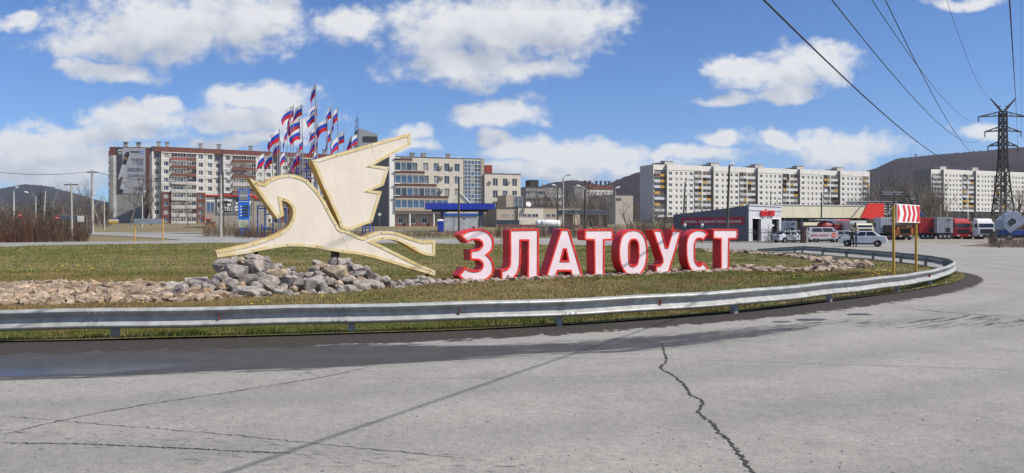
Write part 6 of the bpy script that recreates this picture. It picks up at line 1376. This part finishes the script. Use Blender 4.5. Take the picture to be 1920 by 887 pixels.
fs3 = Facade('stop_shelter', 'grey metal frame shelter with blue and white panels behind the left thicket', 'shelter', 108, 112, (1, .05)); root = fs3.root; U = fs3.u
MB().box(U(111), U(144), 0, .08, fs3.zz(125, 411), fs3.zz(125, 404.5)).build('blue_panel', mat('panel_blue', lin(88, 104, 130), .6), root); MB().box(U(145), U(157), -.02, .06, fs3.zz(150, 416), fs3.zz(150, 405)).build('white_panel', signw, root)
for x in (109, 118, 136, 162): bar(root, 'post', (U(x), .1, -.3), (U(x), .1, fs3.zz(x, 403.5)), .05, galv_old, 5)
bar(root, 'top_rail', (U(108), .1, fs3.zz(110, 403.5)), (U(162), .1, fs3.zz(160, 403.5)), .05, galv_old, 5)
# white storage tanks
for i, (x0, x1, Y, lab) in enumerate(((1013, 1051, 140, 'large white cylindrical tank behind the letter А'), (1004, 1022, 145, 'white tank half hidden left of the large tank'))):
    P = col((x0 + x1) / 2, Y); hl = (x1 - x0) / 2 * Y / F; r = .74; zc = zat(419.8, Y) - P.z; o = thing('storage_tank', lab, 'tank', P, .15)
    MB().lathe([(.2, -hl), (.55, -hl + .12), (r, -hl + .4), (r, hl - .4), (.55, hl - .12), (.2, hl)], 20, M=Matrix.Translation((0, 0, zc)) @ Matrix.Rotation(math.pi / 2, 4, 'Y')).build('vessel', mat('tank_white', lin(222, 224, 226), .5, var=.05), o, smooth=True)
    for u in (-hl * .6, hl * .6): MB().box(u - .15, u + .15, -.5, .5, -.3, zc - .5).build('saddle', galv_old, o)
P = col(1038, 136); tag(MB().box(P.x - .95, P.x + .95, P.y - .3, P.y + .3, P.z - .2, zat(426.5, 136)).box(P.x - .98, P.x + .98, P.y - .33, P.y + .33, zat(426.5, 136), zat(426.5, 136) + .05).build('blue_container', mat('container_blue', lin(64, 84, 160), .6)), 'low blue container under the white tank', 'container')

# ------------------------------------------------------------------ vehicles
tyre = mat('tyre_rubber', lin(34, 34, 36), .9); rim_m = mat('rim_steel', lin(150, 152, 156), .4, metal=.5); chas = mat('chassis_black', lin(40, 40, 42), .8); wglass = glass_mat('vehicle_glass', lin(34, 40, 52), .06); hl_m = mat('headlamp', lin(206, 210, 214), .2); tail_m = mat('tail_lamp', lin(150, 24, 28), .3)
def wheel(parent, M, r, w):
    o = link('wheel', cached(('wh', r, w), lambda: MB().lathe([(r * .62, -w/2), (r * .95, -w/2), (r, -w/4), (r, w/4), (r * .95, w/2), (r * .62, w/2)], 20).mesh('wheel', tyre, True)), parent, M @ Matrix.Rotation(math.pi / 2, 4, 'Y'))
    link('rim', cached(('ri', r, w), lambda: MB().lathe([(r * .25, -w/2 - .012), (r * .6, -w/2 + .01), (r * .6, w/2 - .01), (r * .25, w/2 + .012)], 14).mesh('rim', rim_m)), o); return o
def lorry(x, Y, rz, colr, label, hgt=3.5, w=2.45, fair=True, body=None, cab=True, name='lorry'):
    P = col(x, Y); o = thing(name, label, 'lorry', P, rz); cm = mat('paint_' + '%02x%02x%02x' % colr, lin(*colr), .35, var=.06, coat=.3)
    if cab:
        pr = [(.06, .55), (0, 1.2), (.05, 1.85), (.28, hgt - .62), (.5, hgt - .5), (2.1, hgt - .45), (2.1, .55)]
        MB().prism([pr], lambda a, b, c: Vector((c, a, b)), -w/2, w/2).build('cab', cm, o, bevel=.07)
        if fair: MB().prism([[(.45, hgt - .46), (.9, hgt), (2.05, hgt + .12), (2.05, hgt - .42)]], lambda a, b, c: Vector((c, a, b)), -w/2 + .12, w/2 - .12).build('roof_deflector', cm, o, bevel=.05)
        zs0, zs1 = 1.92, hgt - .72; f = lambda z: .05 + (.23) * (z - 1.85) / (hgt - .62 - 1.85)
        MB().add([(-w/2 + .12, f(zs0) - .02, zs0), (w/2 - .12, f(zs0) - .02, zs0), (w/2 - .18, f(zs1) - .02, zs1), (-w/2 + .18, f(zs1) - .02, zs1)], [(0, 1, 2, 3)]).build('windscreen', wglass, o)
        MB().box(-w/2 + .3, w/2 - .3, -.05, .04, .95, 1.7).build('grille', chas, o, bevel=.02); MB().box(-w/2, w/2, -.1, .3, .4, .8).build('bumper', cm if colr[0] > 150 and colr[1] < 80 else chas, o, bevel=.04)
        for s_ in (-1, 1):
            MB().box(s_ * (w/2 - .35) - .2, s_ * (w/2 - .35) + .2, -.125, -.102, .52, .72).build('headlight', hl_m, o); MB().box(s_ * (w/2 + .2) - .12, s_ * (w/2 + .2) + .12, .1, .22, 1.9, 2.6).build('mirror', chas, o, bevel=.03)
            MB().add([(s_ * (w/2 + .012), .35, 1.95), (s_ * (w/2 + .012), 1.3, 1.95), (s_ * (w/2 + .012), 1.3, hgt - .8), (s_ * (w/2 + .012), .5, hgt - .8)], [(0, 1, 2, 3)]).build('side_window', wglass, o)
            wheel(o, Matrix.Translation((s_ * (w/2 - .18), 1.0, .5)), .5, .3)
    if body:
        y0, y1, zb_, zt_, bc, bw = body; bm_ = mat('body_' + '%02x%02x%02x' % bc, lin(*bc), .6, var=.1, vscale=.8)
        MB().box(-bw/2, bw/2, y0, y1, zb_, zt_).build('cargo_box', bm_, o, bevel=.03); MB().box(-.5, .5, .3 if cab else y0, y1, .55, zb_ - .03).build('chassis', chas, o)
        for s_ in (-1, 1):
            for yy in (y1 - 1.2, y1 - 2.4, y0 + 1.0): wheel(o, Matrix.Translation((s_ * (bw/2 - .18), yy, .5)), .5, .3)
    return o
lorry(1807, 129, -.10, (176, 30, 40), 'dark red tractor lorry facing the road, second from the right', 3.35, 2.45, True, (2.6, 7, 1.1, 1.3, (60, 60, 62), 2.2))
lorry(1850, 126, -.12, (218, 220, 222), 'white tractor lorry with black grille beside the tilted cab', 3.3, 2.5, True, (2.6, 7, 1.1, 1.3, (60, 60, 62), 2.2))
lorry(1623, 108, .02, (206, 202, 180), 'cream lorry facing the road behind the white sedan', 2.95, 2.3, False, (2.2, 8, 1.0, 2.85, (206, 206, 204), 2.3))
lorry(1583, 116, -.16, (176, 36, 44), 'bright red lorry cab with blue and white trailer', 3.05, 2.3, True, (2.4, 9, 1.0, 3.1, (120, 170, 216), 2.4))
lorry(1698, 118, -.1, (214, 116, 40), 'orange bonneted lorry half behind the chevron sign', 2.4, 2.2, False, (2.2, 6, 1.0, 2.3, (60, 50, 46), 2.2))
def container(x0, x1, yt, Y, colr, label, rz=0.0, doors=True):
    P = col((x0 + x1) / 2, Y); w = (x1 - x0) * Y / F; zt = zat(yt, Y) - P.z; o = thing('container_truck', label, 'container', P, rz); cm = mat('cont_%02x%02x%02x' % colr, lin(*colr), .6, var=.1, vscale=1.5)
    MB().box(-w/2, w/2, 0, 2.4, 1.05, zt).build('box', cm, o, bevel=.03); MB().box(-w/2 + .1, w/2 - .1, .2, 2.2, .6, 1.03).build('chassis', chas, o)
    for k in range(1, 6): MB().box(-w/2 + w * k / 6 - .03, -w/2 + w * k / 6 + .03, -.03, -.003, 1.15, zt - .08).build('rib', cm, o)
    MB().box(w * .05, w * .32, -.05, -.005, 1.2, 1.9).build('hatch', chas, o); MB().box(w * .1, w * .35, -.05, -.005, zt - .5, zt - .35).build('vent', chas, o)
    for u in (-w/2 + .6, w/2 - .6, 0): wheel(o, Matrix.Translation((u, .2, .5)) @ Matrix.Rotation(math.pi / 2, 4, 'Z'), .5, .28)
container(1724, 1755.5, 408.5, 128, (158, 34, 38), 'red box container on a black chassis behind the chevron sign'); container(1757, 1787, 407.5, 127, (150, 154, 164), 'grey box container on a black chassis left of the dark red lorry'); container(1651, 1683, 407.5, 124, (176, 178, 182), 'pale grey box body left of the orange lorry')
container(1467, 1494, 414.5, 122, (140, 150, 170), 'pale blue grey box van body behind the fence cars')
# concrete mixer with red drum
P = col(1553, 112); o = thing('mixer_lorry', 'dark red mixer lorry left of the bright red cab', 'lorry', P, .1); mr = mat('mixer_red', lin(132, 44, 50), .5, var=.12)
MB().lathe([(.3, -1.3), (.85, -.7), (1.0, .1), (.7, .9), (.35, 1.4)], 16, M=Matrix.Translation((0, 1, 1.9)) @ Matrix.Rotation(math.radians(78), 4, 'Y')).build('drum', mr, o, smooth=True); MB().box(-1.7, 1.7, .3, 1.8, .6, .9).build('chassis', chas, o); MB().box(.9, 2.0, 0, 2, .9, 2.4).build('cab', mr, o, bevel=.06); MB().box(-1.9, 1.9, .2, 2.2, 2.95, 3.05).build('canopy_sheet', lamp_w, o)
for u in (-1.2, 0, 1.3): wheel(o, Matrix.Translation((u, .3, .5)) @ Matrix.Rotation(math.pi / 2, 4, 'Z'), .5, .28)
# tilted cab wreck
P = Vector(((1903 - HX) / F * 96, 96, .4)); o = thing('tilted_lorry', 'pale blue lorry with its cab tilted forward at right edge', 'lorry', P, -.15); pb = mat('wreck_pale_blue', lin(150, 160, 178), .5, var=.12, vscale=1.2); bb = mat('wreck_blue', lin(48, 78, 150), .6, var=.2, vscale=1.5)
cabp = [(-1.15, -.1), (-1.3, .9), (-.8, 1.7), (.9, 1.75), (1.2, 1.3), (1.2, -.1)]; MT = Matrix.Translation((.35, 0, 1.55)) @ Matrix.Rotation(math.radians(-38), 4, 'Y')
mb = MB().prism([cabp], lambda a, b, c: MT @ Vector((a, c, b)), 0, 2.2); mb.build('cab', pb, o, bevel=.06); MB().prism([[(-.75, .55), (-.55, 1.25), (.15, 1.3), (.35, .8), (.1, .5)]], lambda a, b, c: MT @ Vector((a, c, b)), -.03, -.006).build('side_window', wglass, o); MB().prism([[(-.85, .45), (-.62, 1.35), (.2, 1.4), (.48, .8), (.15, .4)]], lambda a, b, c: MT @ Vector((a, c, b)), -.012, -.002).build('window_surround', mat('wreck_white', lin(190, 194, 200), .5), o)
MB().box(-1.2, 4, .1, 2.2, .55, 1.15).build('flatbed', bb, o, bevel=.03); MB().box(-1.1, 4, .3, 2, .2, .53).build('chassis', chas, o); MB().box(-1.5, -.75, .2, 2, 1.2, 2.0).build('front_panel', pb, o, bevel=.05); MB().box(-1.1, -.5, .3, .9, 2.5, 3.1).build('deflector', pb, o, bevel=.05)
for u in (-.6, 2.6): wheel(o, Matrix.Translation((u, .2, .3)) @ Matrix.Rotation(math.pi / 2, 4, 'Z'), .45, .28)
P = col(1863, 88); tag(MB().box(P.x - .3, P.x + .3, P.y - .25, P.y + .25, -.2, 1.35).box(P.x - .33, P.x + .33, P.y - .28, P.y + .28, 1.35, 1.45).build('gate_pillar', mat('pillar_brown', lin(76, 66, 64), .9, var=.2)), 'dark square pillar in front of the white tractor lorry', 'pillar')
def car(x, Y, rz, colr, label, L_=4.3, hgt=1.48, kind='sedan'):
    P = col(x, Y); o = thing('car', label, 'car', P, rz); cm = mat('car_%02x%02x%02x' % colr, lin(*colr), .3, var=.03, coat=.5); W_ = .84
    # local x: forward
    if kind == 'sedan': prof = [(-2.12, .32), (-2.16, .62), (-2.08, .98), (-1.62, 1.04), (.85, .98), (1.75, .84), (2.08, .68), (2.12, .34)]; gh = (-1.72, -1.02, .22, .98)
    elif kind == 'hatch': prof = [(-1.95, .32), (-1.98, .7), (-1.9, 1.02), (.85, 1.0), (1.7, .86), (2.0, .68), (2.04, .34)]; gh = (-1.9, -1.6, .15, .95)
    else: prof = [(-2.3, .34), (-2.32, 1.05), (1.4, 1.05), (2.0, .9), (2.2, .72), (2.24, .36)]; gh = (-2.3, -2.15, .9, 1.55)
    wl = [-1.32, 1.3] if kind != 'van' else [-1.4, 1.45]
    low = []                                               # wheel arches cut into the lower edge
    for c in wl: low += [(c + .36 * math.cos(a), .32 + .36 * math.sin(a)) for a in np.linspace(0, math.pi, 9)][::-1]
    loop = prof + low[::-1] if False else prof + [p for c in reversed(wl) for p in [(c + .37 * math.cos(a), .33 + .37 * math.sin(a)) for a in np.linspace(0, math.pi, 9)]]
    MB().prism([ccw(loop)], lambda a, b, c: Vector((a, c, b)), -W_, W_).build('body', cm, o, bevel=.05)
    zb_ = 1.0; x0, x1, x2, x3 = gh; wt = .60; vs = [(x0, -W_ + .04, zb_ - .03), (x3, -W_ + .04, zb_ - .05), (x3, W_ - .04, zb_ - .05), (x0, W_ - .04, zb_ - .03), (x1, -wt, hgt), (x2, -wt, hgt), (x2, wt, hgt), (x1, wt, hgt)]
    MB().add(vs, [(0, 1, 5, 4), (1, 2, 6, 5), (2, 3, 7, 6), (3, 0, 4, 7), (4, 5, 6, 7)]).build('roof', cm, o, bevel=.05)
    V = [Vector(p) for p in vs]
    def pane(nm, a, b, c, d, s0, s1, t0, t1, out):
        q = lambda s, t: a.lerp(b, s).lerp(d.lerp(c, s), t) + out * .012; MB().add([q(s0, t0), q(s1, t0), q(s1, t1), q(s0, t1)], [(0, 1, 2, 3)]).build(nm, wglass, o)
    for s_, (a, b, c, d) in ((-1, (V[0], V[1], V[5], V[4])), (1, (V[3], V[2], V[6], V[7]))):
        ou = Vector((0, s_, .4)); pane('side_window', a, b, c, d, .12, .49, .12, .88, ou); pane('side_window', a, b, c, d, .53, .88, .12, .88, ou)
    pane('windscreen', V[1], V[2], V[6], V[5], .08, .92, .1, .92, Vector((.7, 0, .7))); pane('rear_window', V[3], V[0], V[4], V[7], .1, .9, .12, .9, Vector((-.7, 0, .7)))
    for c in wl:
        for s_ in (-1, 1): wheel(o, Matrix.Translation((c, s_ * (W_ - .08), .31)) @ Matrix.Rotation(math.pi / 2, 4, 'Z'), .31, .2)
    MB().box(wl[0] + .4, wl[1] - .4, -W_ + .1, W_ - .1, .2, .4).build('underbody', chas, o)
    for s_ in (-1, 1): MB().box(prof[1][0] - .02, prof[1][0] + .12, s_ * .62 - .16, s_ * .62 + .16, .74, .9).build('tail_light', tail_m, o); MB().box(1.92, 2.06, s_ * .6 - .16, s_ * .6 + .16, .58, .7).build('headlight', hl_m, o); MB().box(.7, .85, s_ * (W_ + .09) - .09, s_ * (W_ + .09) + .09, .98, 1.1).build('mirror', cm, o, bevel=.02)
    for s_ in (-1, 1):
        for dx in (-.95, .0): MB().box(dx - .08, dx + .08, s_ * (W_ + .012) - .012, s_ * (W_ + .012) + .012, .82, .86).build('door_handle', chas, o)
    MB().box(prof[0][0] - .05, prof[0][0] + .1, -.25, .25, .66, .78).build('number_plate', signw, o); return o
car(1617, 75.5, math.radians(152), (206, 210, 216), 'white sedan parked with its tail to the road beside two people')
car(1490, 99, math.radians(175), (214, 216, 220), 'white car behind the wrought iron fence', kind='hatch'); car(1480, 95, math.radians(20), (196, 200, 208), 'pale silver car nose partly hidden by fence', kind='sedan')
car(1545, 99, math.radians(3), (158, 162, 166), 'silver van behind the wash banner', 4.6, 1.9, 'van'); car(1586, 96, math.radians(5), (150, 154, 162), 'grey hatchback right of the silver van', kind='hatch')
# ------------------------------------------------------------------ fence with banner
iron = mat('wrought_iron', lin(34, 34, 36), .6); FY = 93.0
fe = Facade('iron_fence', 'black wrought iron fence with arched tops in front of the car wash', 'fence', 1250, FY, (.998, .06), z=0.0); root = fe.root; U = fe.u
xe = [1250, 1283, 1316, 1350, 1384, 1420, 1446, 1475, 1507, 1534, 1560, 1580]
for x in xe[:-1]:
    u = U(x); bar(root, 'post', (u, 0, -.1), (u, 0, 1.75), .06, iron, 6)
for a, e in zip(xe, xe[1:]):
    u0, u1 = U(a), U(e)
    if a >= 1507: 
        for z in (.25, .7, 1.2): bar(root, 'rail', (u0, 0, z), (u1, 0, z), .018, iron, 4)
        for k in range(1, 8): u = u0 + (u1 - u0) * k / 8; bar(root, 'picket', (u, 0, 0), (u, 0, 1.2), .012, iron, 4)
        continue
    for z in (.15, 1.25): bar(root, 'rail', (u0, 0, z), (u1, 0, z), .03, iron, 4)
    for k in range(1, 10): u = u0 + (u1 - u0) * k / 10; bar(root, 'picket', (u, 0, .05), (u, 0, 1.25 + .35 * math.sin(math.pi * k / 10)), .018, iron, 4)
    pts = [(u0 + (u1 - u0) * t, 0, 1.25 + .45 * math.sin(math.pi * t)) for t in np.linspace(0, 1, 12)]; MB().path(pts, .03, 5).build('arch', iron, root)
for x in (1284, 1316.5): u = U(x); MB().lathe([(.04, 1.75), (.06, 1.95), (.14, 2.0), (.19, 2.14), (.14, 2.3), (.04, 2.34)], 12, M=Matrix.Translation((u, 0, 0))).build('globe_lamp', lamp_w, root, smooth=True)
P = Vector(((1507.5 - HX) / F * 92, 92, 0)); gp = thing('gate_post', 'dark brick gate post with pale right edge in the fence', 'pillar', P); MB().box(-.32, .14, -.3, .3, -.1, 1.85).build('brickwork', mat('dark_brick', lin(78, 62, 60), .9, var=.25, vscale=6), gp); MB().box(.145, .34, -.28, .28, -.1, 1.8).build('pale_face', conc_pole, gp); MB().box(-.38, .4, -.36, .36, 1.86, 1.95).build('cap', dark_pole, gp)
bn = thing('banner', 'white banner reading МОЙКА ОТКРЫТА 24 hung on the fence', 'banner', (*(MW[root.name] @ Vector((U(1543.5), -.1, .0)))[:2], .55), .06)
wB = U(1571) - U(1516.5); MB().box(-wB/2, wB/2, 0, .02, 0, .78).build('sheet', mat('banner_cloth', lin(190, 188, 188), .8, var=.05), bn); fit_text('МОЙКА ОТКРЫТА', signr, bn, -wB * .13, -.012, .4, wB * .62, .26, .005, .02)
MB().lathe([(.3, 0), (.3, .012)], 20, M=Matrix.Translation((wB * .36, -.004, .4)) @ Matrix.Rotation(math.pi / 2, 4, 'X')).build('red_disc', signr, bn); fit_text('24', signw, bn, wB * .36, -.022, .4, .36, .26, .004, .02)
# ------------------------------------------------------------------ people
def person(x, Y, rz, label, jacket, trousers, hgt=1.76, arms='down', seed=0):
    k = hgt / 1.76; V, E, R = [], [], []
    def v(p, r, par=None):
        V.append(Vector(p) * k); R.append(r * k)
        if par is not None: E.append((par, len(V) - 1))
        return len(V) - 1
    pel = v((0, 0, .95), .15); ab = v((0, 0, 1.15), .145, pel); ch = v((0, .0, 1.35), .165, ab); nk = v((0, 0, 1.5), .06, ch); h0 = v((0, -.02, 1.58), .07, nk); h1 = v((0, -.02, 1.67), .092, h0); v((0, -.015, 1.735), .065, h1)
    for s_ in (-1, 1):
        hp = v((s_ * .1, 0, .88), .11, pel); kn = v((s_ * .12, -.02, .5), .075, hp); an = v((s_ * .13, .02, .1), .052, kn); v((s_ * .14, -.14, .04), .045, an)
        sh = v((s_ * .19, 0, 1.42), .075, ch)
        if arms == 'down': el = v((s_ * .27, .03, 1.13), .055, sh); wr = v((s_ * .26, -.06, .88), .04, el)
        else: el = v((s_ * .27, -.02, 1.15), .055, sh); wr = v((s_ * .13, -.24, 1.12), .04, el)
        hd = v((s_ * (.26 if arms == 'down' else .07), -.1 if arms == 'down' else -.29, .79 if arms == 'down' else 1.13), .038, wr)
    me = bpy.data.meshes.new('body'); me.from_pydata(V, E, []); ob = bpy.data.objects.new('body_tmp', me); C.objects.link(ob)
    sk = ob.modifiers.new('skin', 'SKIN'); sk.use_smooth_shade = True; ob.modifiers.new('sub', 'SUBSURF').levels = 1
    for i, sv in enumerate(me.skin_vertices[0].data): sv.radius = (R[i], R[i] * (.72 if i in (0, 1, 2) else 1)); sv.use_root = (i == 0)
    dg = bpy.context.evaluated_depsgraph_get(); bm_ = bpy.data.meshes.new_from_object(ob.evaluated_get(dg)); bpy.data.objects.remove(ob)
    skin = mat('skin', lin(196, 150, 126), .6); hair = mat('dark_hair', lin(44, 38, 36), .8); shoe = mat('black_shoe', lin(30, 30, 32), .6)
    bm_.materials.clear()
    for m in (skin, jacket, trousers, hair, shoe): bm_.materials.append(m)
    for p in bm_.polygons:
        c = p.center / k; i = 1
        if c.z > 1.69 or (c.z > 1.6 and c.y > .0): i = 3
        elif c.z > 1.50: i = 0
        elif c.z < .09: i = 4
        elif c.z < .93 and abs(c.x) < .22: i = 2
        elif arms == 'down' and c.z < .86 and abs(c.x) >= .2: i = 0
        elif arms != 'down' and c.y < -.24 and c.z > 1: i = 0
        p.material_index = i; p.use_smooth = True
    P = col(x, Y); o = thing('person', label, 'person', P, rz); link('body', bm_, o)
    for s_ in (-1, 1):                                     # fingers at each hand
        q = Vector((s_ * (.26 if arms == 'down' else .07), -.1 if arms == 'down' else -.29, .79 if arms == 'down' else 1.13)) * k
        for f in range(5): d = Vector((s_ * -.01, -.012 + .012 * f - .02, -.075 + .006 * abs(f - 2))) if arms == 'down' else Vector((s_ * -.05, -.03, .02 - .012 * f)); MB().path([q + Vector((0, (f - 2) * .014, -.02)), q + Vector((0, (f - 2) * .014, -.02)) + d * .6, q + Vector((0, (f - 2) * .014, -.025)) + d * 1.05], [.011, .01, .008], 5).build('finger', skin, o)
    MB().add([(0, -.135 * k, 1.625 * k), (-.015 * k, -.105 * k, 1.6 * k), (.015 * k, -.105 * k, 1.6 * k), (0, -.105 * k, 1.66 * k)], [(0, 1, 3), (0, 3, 2), (0, 2, 1)]).build('nose', skin, o)
    return o
person(1597.5, 73.5, 2.4, 'person in black clothes standing by the open door of the white sedan', mat('black_jacket', lin(40, 40, 46), .8), mat('black_trousers', lin(34, 34, 40), .8), 1.66, 'front')
person(1605.5, 73.2, -1.9, 'person in grey-blue jacket standing beside the white sedan', mat('grey_blue_jacket', lin(78, 84, 104), .8), mat('slate_trousers', lin(52, 54, 66), .8), 1.78, 'front')

# ------------------------------------------------------------------ air: thin even haze over the whole place
hm_ = bpy.data.materials.new('thin_haze'); hm_.use_nodes = True; hn = hm_.node_tree.nodes; hn.clear(); ho = hn.new('ShaderNodeOutputMaterial'); pv = hn.new('ShaderNodeVolumePrincipled')
pv.inputs['Color'].default_value = (.80, .88, 1.0, 1); pv.inputs['Density'].default_value = .00009; pv.inputs['Anisotropy'].default_value = .1
hm_.node_tree.links.new(pv.outputs[0], ho.inputs['Volume'])
hz = stuff(MB().box(-3700, 3700, -600, 4100, -8, 420).build('haze', hm_)); hz['label'] = 'thin blue haze over the whole scene'; hz['category'] = 'haze'

ORD = 'first second third fourth fifth sixth seventh eighth ninth tenth eleventh twelfth thirteenth fourteenth'.split()
def number(items):
    for g_ in {g for g, _, _ in items if g}:
        for k, (_, _, o) in enumerate(sorted((t for t in items if t[0] == g_), key=lambda t: t[1])): o['label'] = o['label'] + ', ' + ORD[k] + ' from the left'
number(BARE); number(FLAGS)
